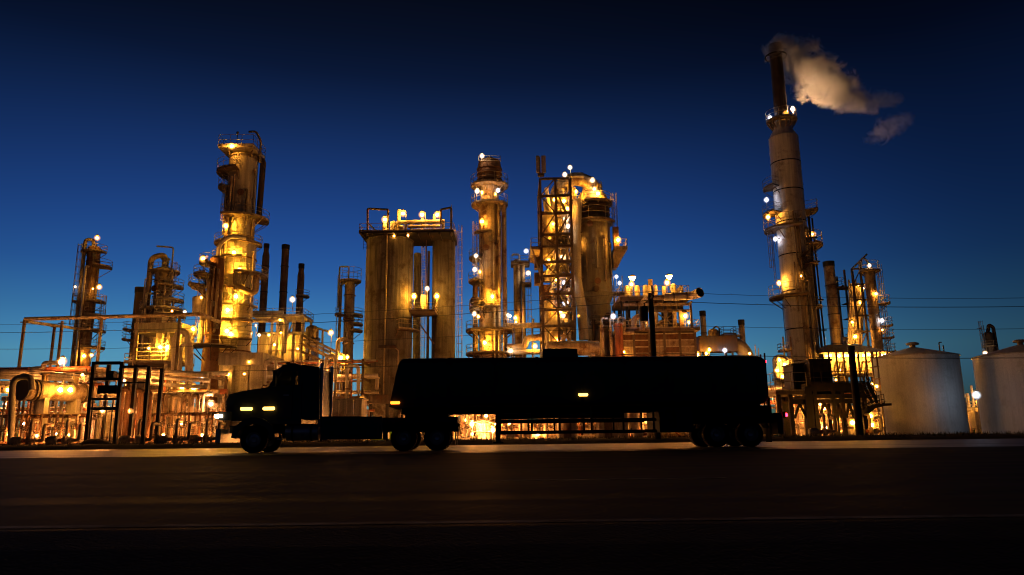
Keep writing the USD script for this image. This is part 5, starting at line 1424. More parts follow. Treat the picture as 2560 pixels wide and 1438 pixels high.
def lattice_unit():
    Y = 126.0
    xa, xb = at(2118, 760, Y)[0], at(2160, 760, Y)[0]
    zt = zpx(2140, 682, Y)
    T = Thing('lattice_tower', 'open lattice tower with slanted roof line, full of small lit pipes, behind the tanks', 'tower', ((xa + xb) / 2, Y, 0))
    for xx in (xa, (xa + xb) / 2, xb):
        for yy in (Y - 3, Y + 3):
            T.part('leg', MB().beam((xx, yy, 0), (xx, yy, zt + (0 if xx == xa else 1.2)), .3), 'frame_steel')
    zs = np.linspace(12, zt, 7)
    for i, z in enumerate(zs):
        T.part('beam', MB().beam((xa, Y - 3.02, z), (xb, Y - 3.02, z), .26), 'frame_steel')
        if i < 6:
            f = T.part('floor_grating', MB().box(xa + .2, xb - .2, Y - 2.8, Y + 2.8, z + .15, z + .22), 'frame_steel')
            T.part('brace', MB().beam((xa if i % 2 else xb, Y - 3.1, z), ((xa + xb) / 2, Y - 3.1, zs[i + 1]), .14), 'frame_steel')
    T.part('roof_beam', MB().beam((xa, Y - 3, zt), (xb, Y - 3, zt + 2.6), .26), 'frame_steel')
    for k in range(7):
        px = 2122 + 5.5 * k
        T.part('pipe', MB().pipe([at(px, 700 + 9 * (k % 3), Y - 1), at(px + 3, 770, Y - 1), at(px - 2, 860, Y - 1)], .18 + .05 * (k % 3), 8, bend=.8), 'cream_paint')
    for px, py, rr, g, dy in ((2138, 842, .4, 'sodium_high', 1.4), (2131, 806, .2, 'sodium_high', 0), (2150, 757, .2, 'sodium_high', 0), (2146, 712, .18, 'sodium_high', 0), (2160, 720, .16, 'sodium_high', 0), (2124, 866, .3, 'sodium_high', 1.2)):
        c = at(px, py, Y - 2 - dy); lamp(T, c, (c[0], c[1] + .2, c[2] - 1.1), rr, g)
    Y = 121.0
    x, r = span(2163, 2188, 700, Y)
    zt = zpx(2170, 676, Y)
    T = Thing('distillation_column', 'leaning looking tan column with a looped pipe on top, in front of the lattice tower', 'column', (x, Y, 0))
    for k, (z0, z1) in enumerate(((0, zt * .45), (zt * .45, zt * .75), (zt * .75, zt))):
        T.part('shell_course', MB().lathe([(r * 1.02, z0 + .03), (r * 1.0, z1 - .03), (r * .96, z1 - .03), (r * .96, z1 + .03)], x, Y, 30), 'tan_shell')
    T.part('head', MB().lathe(head(r, zt, .5), x, Y, 30), 'tan_shell')
    ring_platform(T, x, Y, zt - .2, r, r + .8, 0, 360, h=1.6)
    T.part('looped_pipe', MB().pipe([at(2153, 672, Y), at(2154, 646, Y), at(2162, 646, Y), (at(2172, 660, Y)[0], Y, zpx(2172, 660, Y)), (x + .6, Y, zt)], .16, 8, bend=1.4), 'dark_shell')
    ladder(T, x + r + .3, Y - .5, 6, zt, 0)
    for py in (760, 815, 845, 880):
        ring_platform(T, x, Y, zpx(2200, py, Y), r, r + 1.8, -50, 30, h=1.2)
    for px, py, rr, g in ((2173, 664, .26, 'warm_white'), (2205, 802, .26, 'mercury'), (2206, 825, .16, 'sodium'), (2190, 735, .26, 'sodium_high')):
        c = at(px, py, Y - 1.2); lamp(T, c, (c[0], c[1] + .2, c[2] - 1.2), rr, g)


lattice_unit()


def lit_house():
    Y = 116.0
    xa, xb = at(2060, 900, Y)[0], at(2222, 900, Y)[0]
    z0, z1, z2 = zpx(2130, 938, Y), zpx(2130, 878, Y), zpx(2130, 868, Y)
    T = Thing('process_building', 'long low house with a row of glaring eave lamps right of the smoking stack', 'building', ((xa + xb) / 2, Y, 0))
    n = 9
    for k in range(n):
        x0, x1 = xa + (xb - xa) * k / n, xa + (xb - xa) * (k + 1) / n
        T.part('wall_panel', MB().box(x0 + .03, x1 - .03, Y, Y + .2, z0, z1 - .3), 'cream_paint')
        T.part('post', MB().beam((x0, Y - 1.9, 0), (x0, Y - 1.9, z1 - .3), .24), 'frame_steel')
    T.part('roof', MB().hexa([(xa - .5, Y - .8, z1 - .28), (xb + .3, Y - .8, z1 - .28), (xb + .3, Y + 8, z1 - .28), (xa - .5, Y + 8, z1 - .28), (xa + 1.2, Y + 1, z2 + .5), (xb - 4, Y + 1, z2 + .5), (xb - 4, Y + 7, z2 + .5), (xa + 1.2, Y + 7, z2 + .5)]), 'grey_paint')
    for i, z in enumerate((z0 - .1, z0 - 2.6, z0 - 5.0)):
        box_platform(T, xa, xb, Y - 2.6 - .7 * i, Y - .1, z)
    for k, px in enumerate((2085, 2097, 2104, 2152, 2163, 2187)):
        T.part('pipe', MB().pipe([at(px, 930, Y - 1.2 - .15 * k), at(px + 3, 905, Y - 1.2 - .15 * k), at(px + 12, 905, Y - 1.2 - .15 * k)], .16, 8), 'cream_paint')
    for px, py, rr in ((2066, 891, .3), (2076, 889, .3), (2098, 890, .36), (2112, 889, .36), (2122, 890, .3), (2143, 889, .3), (2160, 889, .32), (2172, 887, .34), (2204, 890, .4), (2214, 888, .3)):
        c = at(px, py, Y - .9); lamp(T, c, (c[0], Y - .1, c[2] - .6), rr, 'sodium_high', shade=False)
    for px, py, rr in ((2100, 925, .2), (2150, 930, .2), (2190, 915, .24), (2180, 960, .2), (2090, 950, .2), (2165, 985, .2)):
        c = at(px, py, Y - 1.2); lamp(T, c, (c[0], Y - .1, c[2] - .6), rr, 'sodium_high', shade=False)
    q = at(2128, 862, Y)
    T.part('roof_vent', MB().lathe([(.25, z2), (.25, q[2] + .9), (.5, q[2] + 1.0), (.4, q[2] + 1.5), (0, q[2] + 1.5)], q[0], Y + 2, 14), 'cream_paint')
    # bright vessel heap at the foot of the stack, left side
    Y = 113.0
    T = Thing('reboiler', 'glowing cluster of vessel and bent pipes at the left foot of the smoking stack', 'vessel', (at(1955, 920, Y)[0], Y, 0))
    p = at(1952, 915, Y)
    T.part('shell', MB().lathe([(1.2, 0), (1.2, p[2] + .8)] + head(1.2, p[2] + .8, .8), p[0], Y, 26), 'cream_paint')
    for k in range(4):
        T.part('pipe', MB().pipe([at(1944 + 9 * k, 945, Y - 1.6 - .2 * k), at(1944 + 9 * k, 905 - 5 * (k % 2), Y - 1.6 - .2 * k), at(1952 + 9 * k, 903 - 5 * (k % 2), Y - 1.6 - .2 * k), at(1954 + 9 * k, 940, Y - 1.6 - .2 * k)], .25, 10), 'cream_paint')
    box_platform(T, at(1936, 950, Y)[0], at(1985, 950, Y)[0], Y - 2.5, Y + 1, zpx(1960, 948, Y))
    box_platform(T, at(1950, 880, Y)[0], at(1972, 880, Y)[0], Y - 1.5, Y + 1, zpx(1960, 877, Y), name='upper_platform')
    for xx in (at(1952, 880, Y)[0], at(1970, 880, Y)[0]):
        T.part('post', MB().beam((xx, Y - 1.4, 0), (xx, Y - 1.4, zpx(1960, 845, Y)), .2), 'frame_steel')
    for px, py, rr in ((1943, 926, .34), (1962, 912, .34), (1974, 938, .3), (1956, 942, .26), (1948, 900, .28)):
        c = at(px, py, Y - 2.6); lamp(T, c, (c[0], c[1] + .3, c[2] - .8), rr, 'sodium_high', shade=False)


lit_house()


# ------------------------------------------------------------------ dark steel table with stair, in front
def dark_table():
    Y0, Y1 = 84.0, 92.0
    xl, xm, xr_ = at(1940, 985, Y0)[0], at(2020, 985, Y0)[0], at(2196, 985, Y0)[0]
    zd = zpx(2060, 958, Y0)
    zd2 = zpx(1980, 978, Y0)
    T = Thing('steel_table', 'black steel table structure with railings, cross bracing and stairs, left of the storage tank', 'platform', ((xl + xr_) / 2, Y0, 0))
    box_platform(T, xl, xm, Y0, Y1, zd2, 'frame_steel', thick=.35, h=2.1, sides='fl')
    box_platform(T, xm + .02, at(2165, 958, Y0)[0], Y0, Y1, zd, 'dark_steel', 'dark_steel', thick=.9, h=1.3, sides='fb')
    box_platform(T, xm + .02, xr_ - 1, Y0 + .1, Y1, zpx(2100, 985, Y0), 'dark_steel', 'dark_steel', thick=.5, h=1.0, sides='')
    for px in (1952, 1982, 2026, 2044, 2090, 2112, 2145, 2165):
        xx = at(px, 1040, Y0)[0]
        for yy in (Y0 + .3, Y1 - .3):
            T.part('leg', MB().beam((xx, yy, 0), (xx, yy, (zd2 if px < 2020 else zd) - .36), .42 if px != 2026 else .8), 'dark_steel')
    legs = (1982, 2026, 2044, 2090, 2112, 2145)
    for a, b in zip(legs, legs[1:]):
        A, B = at(a, 1040, Y0)[0], at(b, 1040, Y0)[0]
        zz0, zz1 = zpx(2060, 1045, Y0), zpx(2060, 1008, Y0)
        T.part('knee_brace', MB().beam((A + .3, Y0 + .3, zz0), ((A + B) / 2, Y0 + .3, zz1), .24), 'dark_steel')
        T.part('knee_brace', MB().beam((B - .3, Y0 + .3, zz0), ((A + B) / 2, Y0 + .3, zz1), .24), 'dark_steel')
        T.part('beam', MB().beam((A, Y0 + .3, zz1 + .2), (B, Y0 + .3, zz1 + .2), .3, .5), 'dark_steel')
    # dark boxes on the deck
    for (px0, px1, py0, py1, yy) in ((2028, 2082, 902, 957, Y0 + 1), (1984, 2012, 913, 950, Y0 + 2)):
        A, B = at(px0, py1, yy)[0], at(px1, py1, yy)[0]
        z0, z1 = (zd if px0 > 2020 else zd2) + .003, zpx((px0 + px1) / 2, py0, yy)
        b = T.part('equipment_box', MB().box(A, B, yy, yy + 3, z0, z1), 'dark_steel')
        T.part('lid', MB().box(A - .15, B + .15, yy - .15, yy + 3.15, z1 + .003, z1 + .2), 'dark_steel', b)
        for k in range(3):
            T.part('rib', MB().box(A + (B - A) * (k + .5) / 3 - .07, A + (B - A) * (k + .5) / 3 + .07, yy - .1, yy - .003, z0 + .1, z1 - .1), 'dark_steel', b)
    # stair down on the right
    def flight(p, q, yy, mat='dark_steel'):
        s = MB()
        for dy in (0, 1.1):
            s.beam((p[0], yy + dy, p[1]), (q[0], yy + dy, q[1]), .1, .34)
        f = T.part('stair', s, mat)
        k = 12
        for i in range(1, k):
            xx, z = p[0] + (q[0] - p[0]) * i / k, p[1] + (q[1] - p[1]) * i / k
            T.part('tread', MB().box(xx - .16, xx + .16, yy + .06, yy + 1.04, z - .02, z + .04), mat, f)
        h = MB()
        for zz in (.55, 1.1):
            h.tube((p[0], yy, p[1] + zz), (q[0], yy, q[1] + zz), .045, 6)
        for i in range(5):
            t = i / 4; h.tube((p[0] + (q[0] - p[0]) * t, yy, p[1] + (q[1] - p[1]) * t), (p[0] + (q[0] - p[0]) * t, yy, p[1] + (q[1] - p[1]) * t + 1.1), .045, 6)
        T.part('stair_rail', h, mat, f)
    X = lambda px, py: (at(px, py, Y0 - 1.2)[0], zpx(px, py, Y0 - 1.2))
    flight(X(2166, 955), X(2192, 1008), Y0 - 1.3)
    flight(X(2196, 1012), X(2150, 1024), Y0 - 2.6)
    flight(X(2152, 1024), X(2112, 1062), Y0 - 2.7)
    T.part('stair_landing', MB().box(X(2188, 1010)[0], X(2212, 1010)[0], Y0 - 2.7, Y0 + .2, X(2200, 1010)[1] - .25, X(2200, 1010)[1]), 'dark_steel')
    T.part('landing_brace', MB().beam((X(2190, 1015)[0], Y0 - 1, X(2190, 1015)[1]), (X(2158, 1042)[0], Y0 - 1, X(2158, 1042)[1]), .3), 'dark_steel')
    c = at(2131, 1057, Y0 - 3.4)
    lamp(T, c, (c[0] + .3, c[1] + .3, c[2] - .8), .34, 'sodium_high')
    for px, py, rr, yy in ((2060, 1022, .22, Y1), (2020, 1018, .22, Y1), (2176, 1040, .5, Y1 + 2), (2180, 1062, .4, Y1 + 2), (2072, 1046, .22, Y1), (2100, 1035, .2, Y1), (2009, 1030, .2, Y1 - 2)):
        c = at(px, py, yy); lamp(T, c, (c[0], c[1] + .2, c[2] - .8), rr, 'sodium_high')
    # ladder tower against the tank
    T = Thing('ladder_tower', 'slim ladder tower standing against the left side of the storage tank', 'ladder', (at(2192, 1075, 93)[0], 93, 0))
    for px in (2183, 2196):
        a = at(px, 880, 93)
        T.part('leg', MB().beam((at(px + 16, 1075, 93)[0], 93, 0), (at(px + 16, 1075, 93)[0], 93, a[2]), .16), 'frame_steel')
    A, B = at(2199, 1075, 93)[0], at(2212, 1075, 93)[0]
    for z in np.arange(1.2, zpx(2190, 880, 93), 1.5):
        T.part('landing', MB().box(A, B, 92.6, 93.8, z, z + .09), 'frame_steel')
    c = at(2192, 966, 92); lamp(T, c, (c[0], 92.5, c[2] - 1), .18, 'sodium_high')
    # lit back wall seen under the table
    Yw = 97.0
    T = Thing('equipment_shed', 'low pale shed wall glowing behind the legs of the black steel table', 'shed', (at(2100, 1060, Yw)[0], Yw, 0))
    xa, xb = at(1985, 1060, Yw)[0], at(2212, 1060, Yw)[0]
    for k in range(10):
        T.part('wall_panel', MB().box(xa + (xb - xa) * k / 10 + .04, xa + (xb - xa) * (k + 1) / 10 - .04, Yw, Yw + .15, 0, 3.4 + .5 * (k % 3)), 'cream_paint')
    T.part('roof', MB().box(xa - .2, xb + .2, Yw - .6, Yw + 5, 4.5, 4.65), 'grey_paint')


dark_table()


# ------------------------------------------------------------------ storage tanks
def tank(name, label, xl, xr, py_top, py_mid, Y, apex_py, courses=5):
    x, r = span(xl, xr, py_mid, Y)
    zt = zpx(xl + 4, py_top, Y)
    T = Thing(name, label, 'tank', (x, Y, 0))
    for k in range(courses):
        z0, z1 = zt * k / courses, zt * (k + 1) / courses
        T.part('shell_course', MB().lathe([(r - .004 * k, z0 + .012), (r - .004 * k, z1 - .012), (r - .05, z1 - .012), (r - .05, z1 + .012)], x, Y, 72), 'tank_white')
    za = zt + r * .27
    T.part('roof', MB().lathe([(r - .05, zt + .02), (r + .12, zt + .02), (r + .12, zt + .16), (0.6, za), (0, za)], x, Y, 72), 'roof_grey')
    T.part('vent', MB().lathe([(.35, za - .1), (.35, za + .35), (.8, za + .4), (.8, za + .62), (.5, za + .75), (0, za + .8)], x, Y, 20), 'roof_grey')
    T.part('gauge_pipe', MB().pipe([(x + r * .45, Y - r * .4, zt), (x + r * .45, Y - r * .4, zt + 1.9), (x + r * .52, Y - r * .4, zt + 1.9)], .08, 6), 'roof_grey')
    T.part('gauge_pipe', MB().pipe([(x + r * .55, Y - r * .4, zt), (x + r * .55, Y - r * .4, zt + 1.5)], .08, 6), 'roof_grey')
    T.part('base_ring', MB().deck(x, Y, -.02, .25, r + .01, r + .3, 0, 2 * PI, n=64), 'concrete')
    return T, x, r, zt


tank('storage_tank', 'whole white storage tank with a low cone roof, right of the black steel table', 2199, 2397, 897, 1000, 101, 868)
tank('storage_tank', 'white storage tank cut off at the edge, lit amber down its left side', 2463, 2680, 893, 1000, 99, 855)

# things between and behind the tanks
Y = 112.0
x, r = span(2386, 2393, 940, Y)
T = Thing('vent_pole', 'slim pale vent pipe rising between the two white storage tanks', 'pole', (at(2394, 1000, Y)[0], Y, 0))
T.part('pole', MB().tube((at(2394, 1000, Y)[0], Y, 0), (at(2394, 1000, Y)[0], Y, zpx(2386, 915, Y)), .3, 12), 'tan_shell')
T.part('frame', MB().beam(at(2394, 980, Y), at(2406, 980, Y), .12).beam(at(2394, 1004, Y), at(2406, 1004, Y), .12).beam(at(2406, 980, Y), at(2406, 1004, Y), .12), 'rail_steel')
c = at(2404, 990, Y - 1); lamp(T, c, (c[0], c[1] + .2, c[2] - 1.4), .44, 'sodium_high')
Y = 118.0
T = Thing('pump_station', 'small pump platform with pipes and lamps between the two white storage tanks', 'platform', (at(2435, 1050, Y)[0], Y, 0))
xa, xb = at(2400, 1040, Y)[0], at(2480, 1040, Y)[0]
for py in (1022, 1038):
    box_platform(T, xa, xb, Y - 2, Y + 3, zpx(2440, py, Y), 'cream_paint', thick=.35)
for px in (2408, 2420, 2436, 2452, 2466, 2478):
    xx = at(px, 1050, Y)[0]
    T.part('post', MB().beam((xx, Y - 1.8, 0), (xx, Y - 1.8, zpx(px, 1023, Y)), .3), 'frame_steel')
for px, pt, w in ((2418, 985, 8), (2428, 965, 6), (2449, 995, 10), (2462, 1000, 6)):
    q = at(px, pt, Y); T.part('vessel', MB().lathe([(w / 34, zpx(px, 1022, Y)), (w / 34, q[2])] + head(w / 34, q[2]), q[0], Y, 16), 'cream_paint')
for px, py, rr, g in ((2448, 983, .2, 'mercury'), (2457, 968, .3, 'warm_white'), (2452, 995, .3, 'sodium_high'), (2446, 1004, .26, 'sodium_high'), (2414, 1052, .3, 'sodium_high'), (2448, 1058, .3, 'sodium_high'), (2470, 1060, .34, 'sodium_high'), (2430, 1046, .22, 'sodium_high')):
    c = at(px, py, Y - 2.4); lamp(T, c, (c[0], c[1] + .2, c[2] - 1), rr, g)
Y = 150.0
x, r = span(2461, 2489, 870, Y)
zt = zpx(2474, 838, Y)
T = Thing('distillation_column', 'short dark column with a gooseneck pipe, far behind the second white tank', 'column', (x, Y, 0))
T.part('shell', MB().lathe([(r * .8, 0), (r * .8, zt)] + head(r * .8, zt, .8), x, Y, 24), 'dark_shell')
T.part('overhead_pipe', MB().pipe([(x, Y, zt + r * .5), (x + .4, Y, zt + 2.2), (x + r * 1.1, Y, zt + 1.6), (x + r * 1.3, Y, 10)], .35, 10), 'dark_shell')
ring_platform(T, x, Y, zt - 2.4, r * .8, r * 1.15, 0, 360)
ladder(T, x - r * .8 - .3, Y - .5, 12, zt + 2, 190)
T.part('aerial', MB().pipe([(x - r, Y, zt - 1), (x - r, Y, zpx(2462, 822, Y)), (x - r - 1, Y, zpx(2462, 822, Y))], .07, 5), 'rail_steel')
c = at(2463, 883, Y - 3); lamp(T, c, (c[0], c[1] + .3, c[2] - 1.5), .4, 'warm_white')

# ------------------------------------------------------------------ low pipework, pumps and frames
def pipe_rack(label, pxa, pxb, Y, tops, depth=5.0, bay=5.5, seed=1, pipes=4, mats=('cream_paint', 'tan_shell', 'jacket', 'red_pipe'), lamps=(), post='frame_steel', rails=True):
    g = random.Random(seed)
    xa, xb = at(pxa, 1000, Y)[0], at(pxb, 1000, Y)[0]
    xm = (pxa + pxb) / 2
    T = Thing('pipe_rack', label, 'pipe rack', ((xa + xb) / 2, Y, 0), 'pipe racks through the plant')
    zs = [zpx(xm, p, Y) for p in tops]
    n = max(2, round((xb - xa) / bay))
    for k in range(n + 1):
        xx = xa + (xb - xa) * k / n
        for yy in (Y, Y + depth):
            T.part('post', MB().beam((xx, yy, 0), (xx, yy, max(zs) + .3), .28), post)
        for z in zs:
            T.part('cross_beam', MB().beam((xx, Y - .5, z - .16), (xx, Y + depth + .5, z - .16), .22, .3), post)
    for i, z in enumerate(zs):
        T.part('stringer', MB().beam((xa, Y - .02, z - .5), (xb, Y - .02, z - .5), .2, .26), post)
        y = Y + .35
        for j in range(pipes):
            r = g.choice((.1, .14, .2, .26, .32))
            y += r
            a, b = xa - g.uniform(0, 2), xb + g.uniform(0, 2)
            if g.random() < .3:
                q = xa + (xb - xa) * g.uniform(.25, .75)
                a, b = (a, q) if g.random() < .5 else (q, b)
                pts = [(a, y, z + r), (b, y, z + r), (b, y - .3, max(.4, z - g.uniform(1.5, 3)))]
            else:
                pts = [(a, y, z + r), (b, y, z + r)]
            T.part('pipe', MB().pipe(pts, r, 10), g.choice(mats))
            y += r + g.uniform(.12, .5)
            if y > Y + depth - .4:
                break
    # drops along the front with flanges
    for k in range(int((xb - xa) / 1.7)):
        xx = xa + 1.0 + 1.7 * k + g.uniform(-.5, .5)
        z = g.choice(zs); r = g.choice((.09, .12, .17))
        T.part('drop_pipe', MB().pipe([(xx, Y + .8, z + .2), (xx, Y - .35, z + .2), (xx, Y - .35, g.uniform(.2, 1.6)), (xx + g.choice((-.8, .8)), Y - .35, .5)], r, 8), g.choice(mats))
    if rails and len(zs) > 1:
        m = MB(); rail_points(m, [(xa, Y - .6, zs[0] + .1), (xb, Y - .6, zs[0] + .1)], 1.1, .035)
        T.part('handrail', m, 'rail_steel')
    for px, py, rr, gl, dy in lamps:
        c = at(px, py, Y + dy); lamp(T, c, (c[0] + .12, c[1] + .2, c[2] - 1.0), rr, gl)
    return T


def manifold(label, pxa, pxb, Y, z, n, seed, mat='rusty_steel', loops=False, r=.16, group=None):
    """A header with drops, each with a valve and handwheel; with loops, hairpin pipes."""
    g = random.Random(seed)
    xa, xb = at(pxa, 1050, Y)[0], at(pxb, 1050, Y)[0]
    T = Thing('piping_manifold', label, 'manifold', ((xa + xb) / 2, Y, 0), group)
    if loops:
        w = (xb - xa) / n
        for k in range(n):
            a = xa + w * k; zz = z * (1 - .03 * (k % 3))
            T.part('hairpin_pipe', MB().pipe([(a, Y + .4 * (k % 2), 0), (a, Y + .4 * (k % 2), zz), (a + w * .62, Y + .4 * (k % 2), zz), (a + w * .62, Y + .4 * (k % 2), 0)], r, 12, bend=w * .28), mat)
            if k % 2 == 0:
                T.part('flange', MB().lathe([(r + .005, -.06), (r + .1, -.06), (r + .1, .06), (r + .005, .06)], a, Y + .4 * (k % 2), 14, axis=(0, 0, 1), origin=(a, Y + .4 * (k % 2), z * .45)), mat)
        return T
    T.part('header_pipe', MB().pipe([(xa - .4, Y, z), (xb + .4, Y, z)], r * 1.6, 12), mat)
    T.part('header_pipe', MB().pipe([(xa - .2, Y - .5, .55), (xb + .2, Y - .5, .55)], r * 1.3, 12), mat)
    for k in range(n):
        xx = xa + (xb - xa) * (k + .5) / n + g.uniform(-.15, .15)
        T.part('drop_pipe', MB().pipe([(xx, Y, z), (xx, Y - .5, z), (xx, Y - .5, .5)], r * g.choice((.7, .9, 1.0)), 8, bend=.25), g.choice((mat, 'tan_shell', 'rusty_steel')))
        zv = z * g.uniform(.35, .7)
        v = T.part('valve', MB().lathe([(.0, -.3), (r * 1.9, -.3), (r * 1.9, -.22), (r * 1.1, -.16), (r * 1.5, 0), (r * 1.1, .16), (r * 1.9, .22), (r * 1.9, .3), (0, .3)], axis=(0, 0, 1), origin=(xx, Y - .5, zv), n=12).tube((xx, Y - .5, zv), (xx, Y - .95, zv), .05, 6), mat)
        w = MB().sweep([(xx + .24 * math.cos(a), Y - .95, zv + .24 * math.sin(a)) for a in np.arange(14) * 2 * PI / 14], .03, 5, closed=True)
        w.beam((xx - .24, Y - .95, zv), (xx + .24, Y - .95, zv), .035).beam((xx, Y - .95, zv - .24), (xx, Y - .95, zv + .24), .035)
        T.part('handwheel', w, 'dark_steel', v)
    return T


def pump(label, x, y):
    T = Thing('pump', label, 'pump', (x, y, 0), 'pumps along the front of the plant', local=True)
    T.part('baseplate', MB().box(-1.3, 1.2, -.4, .4, 0, .25), 'concrete')
    mo = T.part('motor', MB().lathe([(0, -1.15), (.3, -1.15), (.36, -1.05), (.36, -.2), (.28, -.12), (.1, -.1), (.1, .25)], axis=(1, 0, 0), origin=(0, 0, .75), n=20), 'grey_paint')
    f = MB()
    for a in np.arange(16) * 2 * PI / 16:
        f.beam((-1.0, .38 * math.cos(a), .75 + .38 * math.sin(a)), (-.25, .38 * math.cos(a), .75 + .38 * math.sin(a)), .03, .05)
    T.part('cooling_fins', f, 'grey_paint', mo)
    T.part('motor_foot', MB().box(-1.0, -.3, -.3, .3, .253, .45), 'grey_paint')
    T.part('coupling_guard', MB().lathe([(0, -.1), (.2, -.1), (.2, .3), (0, .3)], axis=(1, 0, 0), origin=(0, 0, .75), n=14), 'red_pipe')
    T.part('casing', MB().lathe([(0, .3), (.3, .32), (.46, .45), (.46, .7), (.3, .82), (.22, .85), (.22, 1.1), (.3, 1.1), (.3, 1.2), (0, 1.2)], axis=(1, 0, 0), origin=(0, 0, .75), n=22), 'tan_shell')
    T.part('discharge_pipe', MB().pipe([(.58, 0, 1.1), (.58, 0, 2.6), (.58, .9, 2.6)], .15, 10), 'tan_shell')
    T.part('suction_pipe', MB().pipe([(1.15, 0, .75), (1.8, 0, .75), (1.8, 0, 2.2), (1.8, 1.2, 2.2)], .17, 10), 'tan_shell')
    return T


def exchanger(label, p, q, r, mat, n=2, group=None, name='heat_exchanger'):
    p, q = np.asarray(p, float), np.asarray(q, float)
    T = Thing(name, label, 'heat exchanger', ((p[0] + q[0]) / 2, (p[1] + q[1]) / 2, 0), group)
    d = unit(q - p); L = np.linalg.norm(q - p)
    T.part('shell', MB().drum(p, q, r, 30, .35), mat)
    for t in (.08, .13, .86):
        T.part('girth_flange', MB().lathe([(r + .005, -.1), (r + .16, -.1), (r + .16, .1), (r + .005, .1)], axis=d, origin=p + d * L * t, n=30), 'dark_shell')
    T.part('channel_cover', MB().lathe([(0, -.5), (r + .12, -.5), (r + .12, -.32), (r * .8, -.3)], axis=d, origin=p, n=30), 'dark_shell', label='dark round end cover')
    for t in (.25, .75):
        c = p + d * L * t
        T.part('saddle', MB().obox((c[0], c[1], (c[2] - r * .75) / 2), (.5, r * 1.5, c[2] - r * .75), math.atan2(d[1], d[0])), 'concrete')
        T.part('nozzle', MB().lathe([(.26, r - .1), (.26, r + .6), (.42, r + .6), (.42, r + .75), (0, r + .75)], axis=(0, 0, 1), origin=c, n=16), mat)
    return T


# left foreground: rack behind, exchanger and hairpins before it
pipe_rack('long pipe rack of pale lines behind the dark gantry, under the goalpost pipe', -30, 205, 84, (1028, 968, 930), seed=3, pipes=5,
          lamps=((156, 903, .4, 'ground_lamp', -1), (20, 975, .3, 'sodium', -1), (12, 1010, 0.174, 'warm_white_low', 1), (60, 1060, 0.174, 'warm_white_low', 1), (25, 1082, 0.174, 'warm_white_low', 1), (110, 1050, 0.174, 'ground_lamp', 2), (190, 1020, 0.174, 'ground_lamp', 1), (140, 1085, 0.174, 'warm_white_low', 2), (185, 1085, 0.174, 'warm_white_low', 2)))
pipe_rack('pipe rack of amber lines between the dark gantry and the stripper column', 205, 520, 86, (1035, 985, 940), seed=8, pipes=5,
          lamps=((250, 1075, 0.174, 'warm_white_low', 2), (300, 1060, 0.203, 'ground_lamp', 2), (327, 1028, 0.174, 'warm_white_low', -1), (256, 1026, 0.139, 'warm_white_low', -3), (345, 1085, 0.174, 'warm_white_low', 1), (385, 1005, 0.174, 'ground_lamp', 1), (400, 1060, 0.174, 'ground_lamp', 2), (430, 1085, 0.174, 'warm_white_low', 1), (455, 968, .4, 'sodium_high', -.6), (484, 970, .4, 'sodium_high', -.6), (470, 1060, 0.174, 'ground_lamp', 1), (500, 1085, 0.174, 'warm_white_low', 1), (410, 1020, 0.151, 'ground_lamp', 1)))
e0, e1 = at(66, 975, 72.5), at(225, 972, 79.0)
e1[2] = e0[2]
T = exchanger('fat horizontal heat exchanger with a dark round end cover, far left', e0, e1, 0.95, 'tan_shell')
for px, py, rr in ((151, 975, .44), (176, 975, .44)):
    c = at(px, py, 73.6); lamp(T, c, (c[0], c[1] + .3, c[2] + 1.0), rr, 'sodium_high')
Y = 71.0
T = Thing('pipe_loop', 'tall grey inverted loop of pipe in front of the fat heat exchanger', 'pipe run', (at(35, 1050, Y)[0], Y, 0))
T.part('pipe', MB().pipe([(at(30, 1100, Y)[0], Y, 0), at(32, 945, Y), at(78, 940, Y), (at(82, 960, Y)[0], Y, zpx(82, 975, Y))], .28, 14, bend=1.0), 'grey_paint')
T.part('pipe', MB().pipe([(at(72, 925, Y + 12)[0], Y + 12, zpx(72, 960, Y + 12)), at(76, 922, Y + 12), at(108, 921, Y + 12), at(110, 908, Y + 12), at(150, 907, Y + 12)], .26, 12, bend=.7), 'cream_paint')
manifold('brown hairpin pipes standing in a row right of the dark gantry', 298, 380, 74, zpx(340, 972, 74), 3, 5, 'rusty_steel', loops=True, r=.27)
manifold('orange lit hairpin pipes between the gantry hairpins and the stripper column', 384, 500, 79, zpx(440, 985, 79), 5, 6, 'tan_shell', loops=True, r=.22)
manifold('row of valves and drop pipes beneath the fat heat exchanger', 20, 205, 72.5, zpx(110, 1040, 72.5), 11, 12, 'rusty_steel', r=.13)
manifold('row of valves and drop pipes under the amber rack, next to the stripper column', 350, 560, 76, zpx(450, 1036, 76), 14, 13, 'brown_shell', r=.12)

# dark gantry of posts and beams in front, two bays
Y = 69.0
T = Thing('pipe_gantry', 'dark gantry of two bays standing in front of the lit racks at left', 'gantry', (at(258, 1100, Y)[0], Y, 0))
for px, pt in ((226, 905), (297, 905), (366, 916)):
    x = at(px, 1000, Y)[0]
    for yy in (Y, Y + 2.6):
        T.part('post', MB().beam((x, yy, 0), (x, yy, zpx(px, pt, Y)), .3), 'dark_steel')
X = lambda px: at(px, 1000, Y)[0]
for a, b, py, h in ((226, 297, 908, .3), (226, 297, 948, .22), (226, 297, 998, .22), (226, 297, 1022, .28), (297, 366, 918, .22), (297, 366, 958, .16)):
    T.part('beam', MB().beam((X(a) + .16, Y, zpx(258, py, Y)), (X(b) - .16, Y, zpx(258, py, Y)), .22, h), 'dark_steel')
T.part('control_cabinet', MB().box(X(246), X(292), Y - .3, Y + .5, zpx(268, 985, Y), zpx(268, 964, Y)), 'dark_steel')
T.part('valve_box', MB().box(X(262), X(280), Y - .2, Y + .5, zpx(268, 945, Y), zpx(268, 928, Y)), 'dark_steel')
